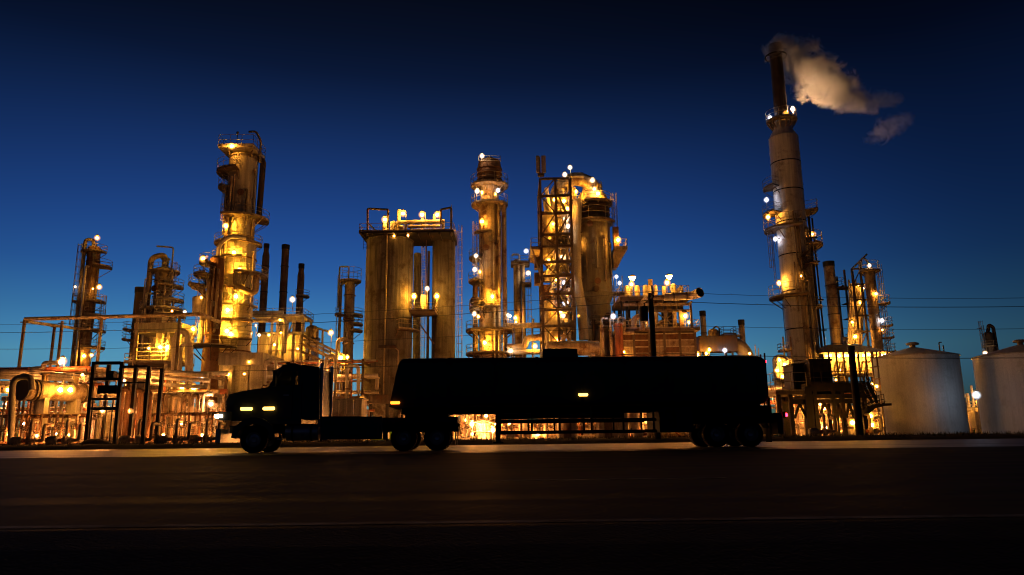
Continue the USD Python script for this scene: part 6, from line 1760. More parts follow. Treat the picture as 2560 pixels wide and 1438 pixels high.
for px in (236, 286):
    T.part('conduit', MB().pipe([(X(px), Y - .2, 0), (X(px), Y - .2, zpx(px, 998, Y)), (X(px) + .5, Y - .2, zpx(px, 996, Y))], .06, 6), 'dark_steel')
# mound of spoil at its foot
import meshkit
_t = np.linspace(0, PI / 2, 9)
m = MB().lathe([(1.25 * math.cos(t), .02 + .75 * math.sin(t)) for t in _t], at(236, 1100, 66)[0], 66, 26, crease=80)
v = m.v[0]; k = .75 + .5 * meshkit.fbm(v * 1.4 + 3, 4)
m.v[0] = np.stack([at(236, 1100, 66)[0] + (v[:, 0] - at(236, 1100, 66)[0]) * k * 1.2, 66 + (v[:, 1] - 66) * k, v[:, 2] * k], 1)
single('spoil_heap', m, 'soil', 'dark heap of spoil on the verge in front of the dark gantry', 'heap')

# middle: racks behind the tractor and under the trailer
pipe_rack('pipe rack of pale lines behind the cab, left of the larger silo', 640, 905, 98, (1030, 985, 945, 905), seed=21, pipes=4, depth=6,
          lamps=((830, 935, 0.174, 'ground_lamp', -.8), (800, 925, 0.1, 'ground_lamp', 2), (700, 925, 0.116, 'warm_white_low', -.8), (820, 985, .26, 'sodium', 1), (880, 1010, 0.09, 'ground_lamp', 1), (800, 1090, 0.174, 'ground_lamp', 1), (720, 1090, 0.174, 'ground_lamp', 1), (860, 1088, 0.174, 'ground_lamp', 1), (920, 1088, 0.174, 'ground_lamp', 1)))
pipe_rack('low pipe rack under the two silos, seen below the trailer', 1000, 1260, 92, (1060, 1015, 960), seed=22, pipes=4, depth=5,
          lamps=((1060, 1035, 0.174, 'ground_lamp', 1), (1110, 1035, 0.186, 'ground_lamp', 1), (1165, 1050, 0.174, 'ground_lamp', 1), (1180, 1085, 0.174, 'ground_lamp', -1), (1240, 1060, 0.203, 'ground_lamp', 1), (1090, 1060, 0.151, 'ground_lamp', 1), (1030, 1080, 0.174, 'warm_white_low', 1)))
pipe_rack('low pipe rack at the foot of the steel tower, seen below the trailer', 1255, 1480, 94, (1070, 1030, 985), seed=23, pipes=4, depth=5,
          lamps=((1275, 1060, 0.209, 'ground_lamp', 1), (1305, 1085, 0.174, 'ground_lamp', 1), (1330, 1055, 0.209, 'ground_lamp', 1), (1365, 1070, 0.244, 'ground_lamp', 1), (1385, 1050, 0.174, 'ground_lamp', 1), (1458, 1042, 0.151, 'ground_lamp', -.5), (1458, 1062, 0.139, 'ground_lamp', -.5)))
pipe_rack('low pipe rack in front of the furnace, seen below the trailer', 1480, 1760, 93, (1065, 1030, 990), seed=24, pipes=4, depth=5,
          lamps=((1575, 1045, 0.174, 'ground_lamp', -.5), (1590, 1060, 0.174, 'ground_lamp', -.5), (1590, 1092, 0.151, 'ground_lamp', -.5), (1620, 1050, 0.174, 'ground_lamp', .5), (1700, 1050, .3, 'sodium', .5), (1560, 935, .2, 'ground_lamp', -2.5), (1640, 940, .2, 'ground_lamp', -2.5), (1715, 935, .2, 'ground_lamp', -2.5)))  # last three: added lamps, unseen behind the trailer, to light the furnace panels
pipe_rack('pipe rack with pale lines between the furnace and the black steel table', 1760, 1990, 96, (1060, 1010, 975), seed=25, pipes=4, depth=5,
          lamps=((1930, 990, 0.151, 'ground_lamp', -1), (1960, 985, 0.151, 'ground_lamp', -1), (1955, 1020, 0.174, 'ground_lamp', 1), (1985, 1025, 0.174, 'ground_lamp', 1), (1940, 1050, 0.174, 'ground_lamp', 1)))
pipe_rack('pipe rack glowing behind the black steel table', 1990, 2190, 94.5, (1060, 1025, 992), seed=26, pipes=4, depth=2.0,
          lamps=((2025, 1050, 0.174, 'ground_lamp', -1), (2065, 1070, 0.174, 'ground_lamp', -1), (2085, 1050, 0.162, 'ground_lamp', -1), (2050, 1010, 0.174, 'ground_lamp', -1)))
# bright upright drum seen behind the tractor's rear wheels, and panelled huts further right
Y = 88.0
x, r = span(1188, 1226, 1070, Y)
T = Thing('upright_drum', 'short bright yellow drum standing on the ground, seen under the trailer', 'drum', (x, Y, 0))
T.part('shell', MB().lathe([(r, 0), (r, zpx(1207, 1053, Y))] + head(r, zpx(1207, 1053, Y), .3), x, Y, 28), 'cream_paint')
m = MB(); rail_points(m, [(x - r - .3, Y - r - .3, .1), (x + r + .3, Y - r - .3, .1)], 2.2, .06)
T.part('guard_rail', m, 'rail_steel')
for px, py in ((1180, 1060), (1232, 1075)):
    c = at(px, py, Y - 2); lamp(T, c, (c[0], c[1] + .3, c[2] - .8), .34, 'ground_lamp')
for (pa, pb, pt, lab) in ((1398, 1440, 1032, 'grey panelled hut seen under the middle of the trailer'), (1500, 1568, 1030, 'wider grey panelled hut seen under the trailer, near its rear wheels'), (790, 900, 1000, 'pale panelled hut behind the gap between cab and trailer')):
    Y = 86.0
    a, b = at(pa, 1080, Y)[0], at(pb, 1080, Y)[0]; z = zpx(pa, pt, Y)
    T = Thing('equipment_hut', lab, 'hut', ((a + b) / 2, Y, 0))
    n = max(2, round((b - a) / .9))
    for k in range(n):
        T.part('wall_panel', MB().box(a + (b - a) * k / n + .02, a + (b - a) * (k + 1) / n - .02, Y, Y + .1, 0, z), 'grey_paint')
    T.part('side_wall', MB().box(a - .1, a, Y, Y + 3, 0, z), 'grey_paint'); T.part('side_wall', MB().box(b, b + .1, Y, Y + 3, 0, z), 'grey_paint')
    T.part('roof', MB().box(a - .3, b + .3, Y - .3, Y + 3.2, z + .003, z + .15), 'grey_paint')
    T.part('door', MB().box(a + .5, a + 1.4, Y - .05, Y - .005, .1, 2.2), 'dark_shell')

# pumps: one built, the rest copies of it
_p0 = pump('small motor pump on a concrete plinth, first from the left edge', at(60, 1090, 69.5)[0], 69.5)
for px, Y, lab in ((150, 69.5, 'small motor pump below the two glaring lamps of the fat heat exchanger'), (330, 70.5, 'small motor pump under the brown hairpin pipes'), (425, 72, 'small motor pump under the orange hairpin pipes'), (500, 73, 'small motor pump at the foot of the stripper column'),
                   (760, 84, 'small motor pump seen under the tractor frame'), (890, 84, 'small motor pump seen under the tractor, nearer its rear wheels'), (1290, 84, 'small motor pump seen between the side rails under the trailer'), (1350, 85, 'small motor pump in front of the bright rack under the trailer'),
                   (1610, 85, 'small motor pump right of the wider panelled hut'), (2050, 80, 'small motor pump below the black steel table'), (2165, 82, 'small motor pump beside the stair of the black steel table')):
    copy_of(_p0, 'pump', lab, (at(px, 1090, Y)[0], Y, 0))
# knock-out drums standing in the racks: one built, the rest copies
def ko_drum(label, x, y):
    T = Thing('knockout_drum', label, 'drum', (x, y, 0), 'upright drums among the racks', local=True)
    T.part('shell', MB().lathe([(0, .9), (.4, .95), (.65, 1.15), (.65, 3.4)] + head(.65, 3.4, .5), n=24), 'cream_paint')
    for a in (.4, 2.0, 3.6, 5.2):
        T.part('leg', MB().beam((.6 * math.cos(a), .6 * math.sin(a), 0), (.6 * math.cos(a), .6 * math.sin(a), 1.5), .12), 'frame_steel')
    T.part('top_nozzle', MB().pipe([(0, 0, 3.6), (0, 0, 4.3), (.9, 0, 4.3), (.9, 0, .4)], .12, 10), 'cream_paint')
    T.part('level_gauge', MB().tube((-.3, -.75, 1.6), (-.3, -.75, 3.1), .06, 6).tube((-.3, -.75, 1.7), (-.3, -.6, 1.7), .04, 5).tube((-.3, -.75, 3.0), (-.3, -.6, 3.0), .04, 5), 'rail_steel')
    return T


_k0 = ko_drum('upright drum on legs behind the fat heat exchanger', at(110, 1080, 82)[0], 82)
for px, Y, lab in ((275, 80, 'upright drum on legs framed by the dark gantry'), (365, 83, 'upright drum on legs behind the brown hairpin pipes'), (460, 83, 'upright drum on legs behind the orange hairpin pipes'), (540, 86, 'upright drum on legs just ahead of the truck bumper'),
                   (845, 92, 'upright drum on legs in the gap between cab and trailer'), (1085, 88, 'upright drum on legs under the front of the trailer'), (1310, 90, 'upright drum on legs behind the side rails of the trailer'), (1585, 89, 'upright drum on legs right of the wider panelled hut'), (2030, 92, 'upright drum on legs behind the black steel table'),
                   (2440, 112, 'upright drum on legs between the two white storage tanks')):
    copy_of(_k0, 'knockout_drum', lab, (at(px, 1080, Y)[0], Y, 0), rz=px * .37)
# rows of small square tanks and lamps on ground posts along the fence
def lamp_post(label, px, py, Y, rr, g):
    c = at(px, py, Y)
    T = Thing('lamp_post', label, 'lamp post', (c[0], Y, 0), 'lamp posts in the yard')
    T.part('pole', MB().tube((c[0], Y, 0), (c[0], Y, c[2] - rr), .06, 8), 'rail_steel')
    T.part('hood', MB().lathe([(.03, c[2] + 1.95 * rr), (.5 * rr, c[2] + 1.85 * rr), (.8 * rr, c[2] + 1.2 * rr), (.7 * rr, c[2] + 1.1 * rr)], c[0], Y, 12), 'rail_steel')
    p = T.part('lamp', MB().tube(c - [0, 0, rr], c - [0, 0, rr * .6], rr * .3, 8), 'rail_steel')
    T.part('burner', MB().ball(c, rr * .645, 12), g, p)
    T.part('glow_globe', MB().ball(c, rr * 1.75, 16), g + '_halo', p)  # added halo shell standing in for the glow of the lamp


for px, py, Y, rr, g, lab in ((527, 1010, 80, .3, 'warm_white_low', 'lamp post ahead of the truck bumper'), (770, 1000, 92, .3, 'sodium', 'lamp post behind the sleeper cab'), (905, 1000, 88, .3, 'sodium_low', 'lamp post under the larger silo'), (1215, 1040, 84, .2, 'ground_lamp', 'lamp post over the short bright yellow drum'),
                              (1345, 1085, 84, .2, 'ground_lamp', 'low lamp post between the side rails under the trailer'), (2441, 988, 91, .34, 'mercury_high', 'bluish lamp post standing in the gap between the two white storage tanks')):
    lamp_post(lab, px, py, Y, rr, g)


# pale panelled walls behind the racks, mostly added as bright surfaces for the ground lamps
def back_wall(label, pa, pb, Y, h, mat='cream_paint', seed=1):
    g = random.Random(seed)
    a, b = at(pa, 1080, Y)[0], at(pb, 1080, Y)[0]
    T = Thing('panel_wall', label, 'wall', ((a + b) / 2, Y, 0), 'panelled walls behind the pipe racks')
    n = max(3, round((b - a) / 2.4))
    for k in range(n):
        x0, x1 = a + (b - a) * k / n, a + (b - a) * (k + 1) / n
        if g.random() < .14:
            continue                                         # an opening
        T.part('wall_panel', MB().box(x0 + .05, x1 - .05, Y, Y + .12, .05, h * g.choice((.8, 1.0, 1.0, 1.12))), g.choice((mat, mat, 'tan_shell', 'jacket')))
        T.part('post', MB().beam((x0, Y - .1, 0), (x0, Y - .1, h), .2), 'frame_steel')


back_wall('added pale panelled wall behind the pale line rack at far left', -40, 235, 90.5, 4.6, seed=2)
back_wall('added pale panelled wall behind the amber rack', 238, 560, 92.6, 4.6, seed=3)
back_wall('added pale panelled wall behind the cab', 640, 905, 105.5, 4.4, seed=4)
back_wall('added pale panelled wall under the front half of the trailer', 1010, 1250, 98.3, 3.6, seed=5)
back_wall('pale panelled wall seen between the side rails under the trailer', 1252, 1480, 100.2, 3.6, seed=6)
back_wall('added pale panelled wall right of the wider panelled hut', 1575, 1660, 99.2, 3.4, seed=7)


# small ground lamps close behind the front row of pipework; all but two added to light it
for px, py, Y, rr, lab in ((256, 1026, 71.4, .2, 'lamp post framed by the dark gantry'), (327, 1028, 71.6, .2, 'lamp post between the brown hairpin pipes'), (22, 1086, 71.5, .15, 'added stub lamp at the far left end of the valve row'), (92, 1090, 71.3, .15, 'added stub lamp at the foot of the fat heat exchanger'),
                           (170, 1088, 71.4, .15, 'added stub lamp under the right end of the fat heat exchanger'), (408, 1088, 73.6, .15, 'added stub lamp at the left foot of the orange hairpin pipes'), (455, 1060, 77.0, .17, 'added lamp post behind the valve row under the amber rack'), (505, 1088, 74.2, .15, 'added stub lamp by the stripper column')):
    lamp_post(lab, px, py, Y, rr, 'ground_lamp')
for i, (pa, pb, Y, h, n, sd) in enumerate(((10, 215, 78.5, 5.2, 13, 31), (225, 520, 81.0, 5.6, 17, 32), (660, 900, 94.5, 5.2, 13, 33), (1020, 1250, 90.0, 3.4, 13, 34), (1255, 1480, 91.5, 3.4, 13, 35))):
    manifold(('tangle of pale valves and pipes behind the fat heat exchanger', 'tangle of pale valves and pipes behind the hairpin pipes', 'tangle of pale valves and pipes behind the tractor', 'tangle of pale valves and pipes under the front half of the trailer', 'tangle of pale valves and pipes behind the trailer side rails')[i], pa, pb, Y, h, n, sd, 'cream_paint', r=.17)


# fat pale header lines over the racks, and the tall loops that drop from them
T = Thing('header_lines', 'fat pale header pipes running over the racks from the left edge', 'pipe run', (at(100, 940, 81)[0], 81, 0))
for pts, rr in ((((-30, 930), (120, 936), (218, 946)), .34), (((-30, 941), (216, 950)), .26), (((300, 924), (420, 931), (520, 938)), .3), (((300, 938), (525, 952)), .22), (((366, 958), (470, 966), (520, 966)), .2), (((-30, 958), (40, 958), (44, 1010)), .24)):
    T.part('pipe', MB().pipe([at(px, py, 81.0 + .35 * i) for i, (px, py) in enumerate(pts)], rr, 12, bend=1.0), 'cream_paint')
for px, py, rr in ((205, 938, .13), (310, 952, .13), (372, 946, .13), (60, 950, .12)):  # added lamps tucked among the headers to light them
    c = at(px, py, 79.8); lamp(T, c, (c[0], c[1] + .4, c[2] - .5), rr, 'ground_lamp', shade=False)
for i, (pts, rr, lab) in enumerate((((( 437, 1000), (437, 850), (446, 830), (462, 828), (470, 840), (470, 960)), .36, 'tall pale inverted loop of pipe between the lit louvred block and the stripper column'), (((452, 1000), (452, 862), (478, 856), (478, 960)), .24, 'thinner inverted loop inside the tall pale one by the stripper column'),
                                   (((660, 980), (660, 902), (690, 898), (690, 985)), .26, 'pale inverted pipe loop rising behind the truck hood'), (((815, 985), (815, 892), (838, 888), (838, 950)), .24, 'pale inverted pipe loop under the sloping gallery'), (((868, 1000), (868, 915), (896, 912), (896, 985)), .24, 'pale inverted pipe loop beside the larger silo'))):
    Y = 92.0 if i < 2 else 97.0
    q = at(*pts[0], Y)
    T = Thing('pipe_loop', lab, 'pipe run', (q[0], Y, 0))
    P = [at(px, py, Y) for px, py in pts]
    T.part('pipe', MB().pipe([(P[0][0], Y, 0)] + P[1:], rr, 14, bend=.9), 'cream_paint')
    T.part('stand', MB().beam((P[-1][0], Y + .1, 0), (P[-1][0], Y + .1, P[-1][2]), .2), 'frame_steel')
    for t in (.35, .7):
        z = P[1][2] * t
        T.part('flange', MB().lathe([(rr, -.08), (rr + .12, -.08), (rr + .12, .08), (rr, .08)], axis=(0, 0, 1), origin=(P[0][0], Y, z), n=16), 'rusty_steel')

# ------------------------------------------------------------------ the tanker truck, at rest on the far lane
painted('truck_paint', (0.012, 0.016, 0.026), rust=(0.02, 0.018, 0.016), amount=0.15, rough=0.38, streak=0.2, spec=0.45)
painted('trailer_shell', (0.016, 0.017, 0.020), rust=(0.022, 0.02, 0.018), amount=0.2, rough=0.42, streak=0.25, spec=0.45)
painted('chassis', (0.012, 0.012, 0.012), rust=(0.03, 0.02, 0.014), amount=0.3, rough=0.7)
painted('tyre_rubber', (0.013, 0.013, 0.013), rust=(0.03, 0.027, 0.022), amount=0.25, rough=0.9)
painted('bright_metal', (0.35, 0.36, 0.38), amount=0.05, rough=0.35, metallic=0.9, streak=0.1)
MAT['cab_glass'] = usdkit.material(stage, '/World/Looks/cab_glass', {
    'f': ('fresnel', {'IOR': 1.45}), 't': ('transparent_bsdf', {'color': (0.55, 0.6, 0.58)}), 'g': ('glossy_bsdf', {'roughness': 0.03}), 'm': ('mix_closure', {}),
}, [('f.fac', 'm.fac'), ('t.BSDF', 'm.closure1'), ('g.BSDF', 'm.closure2')], surface='m.closure')
lamp_glow('headlight', (1.0, 0.70, 0.34), 14.0)
lamp_glow('amber', (1.0, 0.55, 0.08), 5.0)
lamp_glow('amber_deep', (1.0, 0.24, 0.02), 3.0)
lamp_glow('red', (1.0, 0.004, 0.012), 40.0)

TY, TR = 29.6, math.radians(2.2)
TX0 = at(546, 1040, TY)[0]
ORIG = np.array([TX0, TY, 0.0])


def tx(px, py):
    """Along-truck distance and height of the near side where the photograph has (px, py)."""
    d = FPX * _F + (px - CX) * CR + (CY - py) * CU
    n = np.array([-math.sin(TR), math.cos(TR), 0.0])
    t = ((ORIG - EYE) @ n) / (d @ n)
    q = EYE + d * t
    return float((q - ORIG) @ np.array([math.cos(TR), math.sin(TR), 0.0])), float(q[2])


def wheel(T, x, y0, y1, r=.52, side=1, parent=None):
    """A tyre with rounded shoulders and tread blocks, and its steel rim, axle along y."""
    w = y1 - y0
    ax = (0, 1, 0)
    prof = [(r * .56, 0), (r * .86, 0), (r * .97, w * .1), (r, w * .2), (r, w * .8), (r * .97, w * .9), (r * .86, w), (r * .56, w), (r * .56, 0)]
    t = MB().lathe(prof, axis=ax, origin=(x, y0, r), n=40, crease=50)
    for a in np.arange(40) * 2 * PI / 40:
        c, s = math.cos(a), math.sin(a)
        t.beam((x + (r + .004) * c, y0 + w * .2, r + (r + .004) * s), (x + (r + .004) * c, y0 + w * .8, r + (r + .004) * s), .02, .04)
    p = T.part('wheel', t, 'tyre_rubber', parent)
    rim = MB().lathe([(0, w * .25), (r * .2, w * .22), (r * .24, w * .35), (r * .4, w * .4), (r * .5, w * .12), (r * .56, w * .02), (r * .56, w * .98), (r * .5, w * .9), (0, w * .9)], axis=ax, origin=(x, y0, r), n=28)
    for a in np.arange(10) * 2 * PI / 10:
        rim.tube((x + r * .33 * math.cos(a), y0 + w * .3, r + r * .33 * math.sin(a)), (x + r * .33 * math.cos(a), y0 + w * .42, r + r * .33 * math.sin(a)), .025, 6)
    if parent is None:
        T.part('rim', rim, 'bright_metal', p)


def extrude_side(m, outline, y0, y1, inset=0.0):
    """A side view outline (x, z), counterclockwise seen from the near side, given thickness from y0 to y1, its edges eased."""
    import trimesh
    from shapely.geometry import Polygon
    pg = Polygon(outline)
    q = pg.buffer(-.03).buffer(.03)
    if q.geom_type == 'Polygon' and q.area > .97 * pg.area:
        pg = q
    t = trimesh.creation.extrude_polygon(pg, 1.0, engine='earcut')
    V = np.array(t.vertices); F = np.array(t.faces)
    V = np.stack([V[:, 0], y0 + (y1 - y0) * V[:, 2], V[:, 1]], 1)
    for f in F:                                             # faceted
        p = V[f[::-1]]; nn = unit(np.cross(p[1] - p[0], p[2] - p[0]))
        m.add(p, [[0, 1, 2]], [nn] * 3)
    return m


def truck():
    W = 2.5
    T = Thing('tractor_truck', 'dark long-nosed tractor truck with sleeper cab and lit headlamp, seen from its side', 'truck', ORIG, local=True, rz=TR)
    P = lambda px, py: tx(px, py)
    # hood: side outline
    hood = [P(566, 1052), P(700, 1052), P(700, 962), P(668, 966), P(600, 976), P(566, 985), P(558, 1000), P(558, 1045)]
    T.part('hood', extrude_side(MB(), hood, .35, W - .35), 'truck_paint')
    x0, z0 = P(556, 1060)
    # grille and bumper
    T.part('grille', MB().box(P(554, 1000)[0], P(558, 1000)[0] - .01, .6, W - .6, P(556, 1045)[1], P(556, 995)[1]), 'bright_metal')
    for k in range(6):
        zz = P(556, 1042)[1] + k * .12
        T.part('grille_bar', MB().box(P(553, 1000)[0] - .02, P(554, 1000)[0] - .004, .6, W - .6, zz, zz + .04), 'chassis')
    T.part('bumper', MB().box(P(544, 1000)[0], P(556, 1000)[0], .05, W - .05, .42, .95), 'bright_metal')
    # front fender arches, near and far
    xw, r = P(632, 1098)[0], .52
    for y0, y1 in ((0.0, .62), (W - .62, W)):
        a = np.linspace(PI * .02, PI * .98, 16)
        out = [(xw + .86 * math.cos(t), .55 + .84 * math.sin(t)) for t in a]
        inn = [(xw + .66 * math.cos(t), .52 + .64 * math.sin(t)) for t in a[::-1]]
        T.part('fender', extrude_side(MB(), out + inn, y0, y1), 'truck_paint')
        h = P(541, 1040)[1]
        pod = T.part('headlamp', MB().box(P(545, 1040)[0], P(572, 1040)[0], y0 + .1, y1 - .1, h - .17, h + .17), 'truck_paint')
        T.part('lens', MB().obox((P(543, 1040)[0] - .06, (y0 + y1) / 2, h), (.12, .34, .16)).obox((P(546, 1040)[0] - .02, y0 + .07 if y0 == 0 else y1 - .07, h), (.30, .07, .14)), 'headlight', pod)
    # cab with door, windows, roof; sleeper behind
    cab = [P(668, 1060), P(752, 1060), P(752, 914), P(738, 908), P(706, 911), P(699, 922), P(674, 962), P(668, 970)]
    from shapely.geometry import Polygon
    win = [P(697, 960), P(730, 960), P(730, 930), P(708, 930)]
    wp = Polygon(win)
    body = Polygon(cab)
    lower = [P(668, 1060), P(752, 1060), P(752, 962), P(672, 964), P(668, 970)]
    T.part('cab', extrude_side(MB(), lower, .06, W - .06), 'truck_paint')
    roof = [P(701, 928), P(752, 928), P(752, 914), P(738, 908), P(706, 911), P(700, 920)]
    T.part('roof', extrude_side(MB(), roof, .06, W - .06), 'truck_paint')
    for y in (.1, W - .16):
        for a, b in (((675, 964), (701, 926)), ((733, 964), (733, 926)), ((748, 964), (748, 926))):
            A, B = P(*a), P(*b)
            T.part('pillar', MB().beam((A[0], y + .03, A[1]), (B[0], y + .03, B[1]), .09, .12), 'truck_paint')
        q = [P(*k) for k in ((680, 962), (729, 962), (729, 929), (703, 929))]
        T.part('side_window', MB().hexa([(q[0][0], y, q[0][1]), (q[1][0], y, q[1][1]), (q[1][0], y + .02, q[1][1]), (q[0][0], y + .02, q[0][1]), (q[3][0], y, q[3][1]), (q[2][0], y, q[2][1]), (q[2][0], y + .02, q[2][1]), (q[3][0], y + .02, q[3][1])]), 'cab_glass')
    A, B = P(675, 964), P(700, 927)
    T.part('windscreen', MB().hexa([(A[0], .2, A[1]), (A[0] + .02, .2, A[1]), (A[0] + .02, W - .2, A[1]), (A[0], W - .2, A[1]), (B[0], .2, B[1]), (B[0] + .02, .2, B[1]), (B[0] + .02, W - .2, B[1]), (B[0], W - .2, B[1])]), 'cab_glass')
    T.part('sun_visor', MB().hexa([(B[0] - .35, .15, B[1] - .02), (B[0] + .02, .15, B[1] + .1), (B[0] + .02, W - .15, B[1] + .1), (B[0] - .35, W - .15, B[1] - .02), (B[0] - .35, .15, B[1] + .02), (B[0] + .02, .15, B[1] + .16), (B[0] + .02, W - .15, B[1] + .16), (B[0] - .35, W - .15, B[1] + .02)]), 'truck_paint')
    d0, d1 = P(690, 1046), P(731, 966)
    dr = T.part('door', MB().box(d0[0], d1[0], .035, .058, d0[1], d1[1]), 'truck_paint')
    T.part('door_handle', MB().box(d1[0] - .35, d1[0] - .12, .0, .034, (d0[1] + d1[1]) / 2 + .25, (d0[1] + d1[1]) / 2 + .31), 'bright_metal', dr)
    for a, y in ((.35, -.18), (W - .35, W + .18)):
        mx, mz = P(690, 948)
        T.part('mirror', MB().box(mx - .05, mx + .05, y - .12, y + .12, mz - .3, mz + .3).tube((mx, y, mz + .2), (mx + .1, a, mz + .2), .025, 6).tube((mx, y, mz - .2), (mx + .1, a, mz - .2), .025, 6), 'truck_paint')
    s = [P(753, 1048), P(797, 1048), P(797, 918), P(758, 912), P(753, 912)]
    T.part('sleeper', extrude_side(MB(), s, .04, W - .04), 'truck_paint')
    for y in (.12, W - .12):
        xs, zs = P(802, 905)
        T.part('exhaust_pipe', MB().pipe([(xs, y + (.15 if y < 1 else -.15), 1.0), (xs, y + (.15 if y < 1 else -.15), zs)], .075, 10), 'bright_metal')
    # chassis, tanks, steps
    f0, f1 = P(560, 1060)[0], P(1146, 1060)[0]
    for y in (.75, W - .75):
        T.part('frame_rail', MB().box(f0, f1, y - .06, y + .06, .78, 1.08), 'chassis')
    for y0 in (.06, W - .72):
        a, b = P(706, 1060)[0], P(800, 1060)[0]
        T.part('fuel_tank', MB().drum((a + .1, y0 + .33, .78), (b - .1, y0 + .33, .78), .33, 26, .12), 'bright_metal')
        for t in (.25, .75):
            T.part('tank_strap', MB().lathe([(.335, -.04), (.345, -.04), (.345, .04), (.335, .04)], axis=(1, 0, 0), origin=(a + (b - a) * t, y0 + .33, .78), n=26), 'chassis')
        a, b = P(805, 1060)[0], P(955, 1060)[0]
        T.part('side_fairing', extrude_side(MB(), [P(800, 1099), P(955, 1098), P(955, 1041), P(800, 1041)], y0, y0 + .12 if y0 < 1 else y0 + .66), 'truck_paint')
        T.part('step', MB().box(P(692, 0 + 1080)[0], P(704, 1080)[0] , y0, y0 + .5, .5, .56), 'bright_metal')
    T.part('deck_plate', MB().box(P(957, 1060)[0], P(1144, 1060)[0], .06, W - .06, 1.09, P(1050, 1041)[1] - .04), 'chassis')
    fx, fz = P(1062, 1040)
    T.part('fifth_wheel', MB().lathe([(.0, fz), (.55, fz), (.55, fz + .09), (.0, fz + .09)], fx, W / 2, 24).box(fx - .5, fx + .5, .7, W - .7, fz - .03, fz - .002), 'chassis')
    wheels = [P(p, 1098)[0] for p in (632, 1008, 1092)]
    for i, x in enumerate(wheels):
        for side in (0, 1):
            if i == 0:
                wheel(T, x, .06 if side == 0 else W - .36, .36 if side == 0 else W - .06)
            else:
                wheel(T, x, .02 if side == 0 else W - .58, .58 if side == 0 else W - .02)
        T.part('axle', MB().tube((x, .3, .52), (x, W - .3, .52), .1, 10), 'chassis')
        if i:
            for y0, y1 in ((0., .6), (W - .6, W)):
                a = np.linspace(PI * .12, PI * .88, 12)
                out = [(x + .72 * math.cos(t), .5 + .70 * math.sin(t)) for t in a]; inn = [(x + .66 * math.cos(t), .5 + .64 * math.sin(t)) for t in a[::-1]]
                T.part('mudguard', extrude_side(MB(), out + inn, y0, y1), 'chassis')
    xb = P(1140, 1040)[0]
    T.part('rear_light_bar', MB().box(xb - .05, xb + .08, .1, W - .1, .75, .95), 'chassis')
    T.part('mud_flap', MB().box(xb - .04, xb - .02, .05, .6, .2, .85), 'chassis'); T.part('mud_flap', MB().box(xb - .04, xb - .02, W - .6, W - .05, .2, .85), 'chassis')
    for px in (610, 672):
        x, z = P(px, 1021.5)
        yy = .34 if px == 610 else .05
        T.part('marker_lamp', MB().drum((x - .2, yy - .04, z), (x + .2, yy - .04, z), .065, 12, .6), 'amber', label='amber side lamp')
    for k in range(5):
        x, z = P(712 + 5 * 0, 907)
        T.part('roof_lamp', MB().drum((x - .06, .5 + .37 * k, z + .03), (x + .08, .5 + .37 * k, z + .03), .05, 10, .3), 'chassis')

    # trailer
    T = Thing('tanker_trailer', 'long black tanker trailer with a hatch box on its roof, coupled behind the tractor', 'trailer', ORIG, local=True, rz=TR)
    zb, zt = P(1200, 1019)[1], P(1100, 892)[1]
    xf, xr = P(985, 950)[0], P(1922, 950)[0]
    H, C = (zt - zb) / 2, (zt + zb) / 2
    # tank: rounded-box cross-section swept along its length, front end raked, ends dished
    k = 48
    a = np.arange(k) * 2 * PI / k
    e = .3
    cy_, cz_ = np.sign(np.cos(a)) * np.abs(np.cos(a)) ** e * W / 2, np.sign(np.sin(a)) * np.abs(np.sin(a)) ** e * H
    st = [(0.0, .84), (.03, .92), (.1, .97), (.22, .992), (.4, 1.0)]
    xs = [(xf + d, s) for d, s in st]
    seams = np.linspace(xf + .4, xr - .5, 9)
    xs2 = [(xr - d, s) for d, s in ((.5, 1.0), (.3, .985), (.14, .95), (.04, .88), (0.0, .78))]
    def shell(m, stations):
        V, N = [], []
        for x, s in stations:
            rake = .2 * (s * 0 + 1) if x < xf + .5 else 0
            V.append(np.stack([x + rake * (cz_ * s / H) + (-.0), W / 2 + cy_ * (1 - (1 - s) * .55), C + cz_ * s], 1))
            nn = np.stack([np.zeros(k), np.sign(np.cos(a)) * np.abs(np.cos(a)) ** (2 - e), np.sign(np.sin(a)) * np.abs(np.sin(a)) ** (2 - e)], 1)
            nn[:, 0] = (-1 if x < (xf + xr) / 2 else 1) * (1 - s) * 2.4
            N.append(nn / np.linalg.norm(nn, axis=1, keepdims=True))
        i = np.arange(k); j = (i + 1) % k
        F = np.vstack([np.stack([q * k + i, (q + 1) * k + i, (q + 1) * k + j, q * k + j], 1)[:, ::-1] for q in range(len(stations) - 1)])
        m.add(np.vstack(V), F, np.vstack(N))
        return V
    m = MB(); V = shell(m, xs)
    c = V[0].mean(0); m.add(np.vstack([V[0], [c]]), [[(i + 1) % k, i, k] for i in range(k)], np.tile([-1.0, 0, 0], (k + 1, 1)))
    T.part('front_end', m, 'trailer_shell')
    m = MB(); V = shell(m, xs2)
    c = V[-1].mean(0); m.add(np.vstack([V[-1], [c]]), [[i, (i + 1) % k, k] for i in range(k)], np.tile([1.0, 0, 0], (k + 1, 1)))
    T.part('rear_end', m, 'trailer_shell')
    for q, (x0, x1) in enumerate(zip(seams, seams[1:])):
        m = MB()
        shell(m, [(x0 + .01 + (.3 if q == 0 else 0), 1.0), (x1 - .01, 1.0)]) if q else shell(m, [(x0 + .5, 1.0), (x1 - .01, 1.0)])
        T.part('tank_section', m, 'trailer_shell')
    m = MB(); shell(m, [(xf + .4, 1.0), (xf + .9, 1.0)]); T.part('tank_section', m, 'trailer_shell')
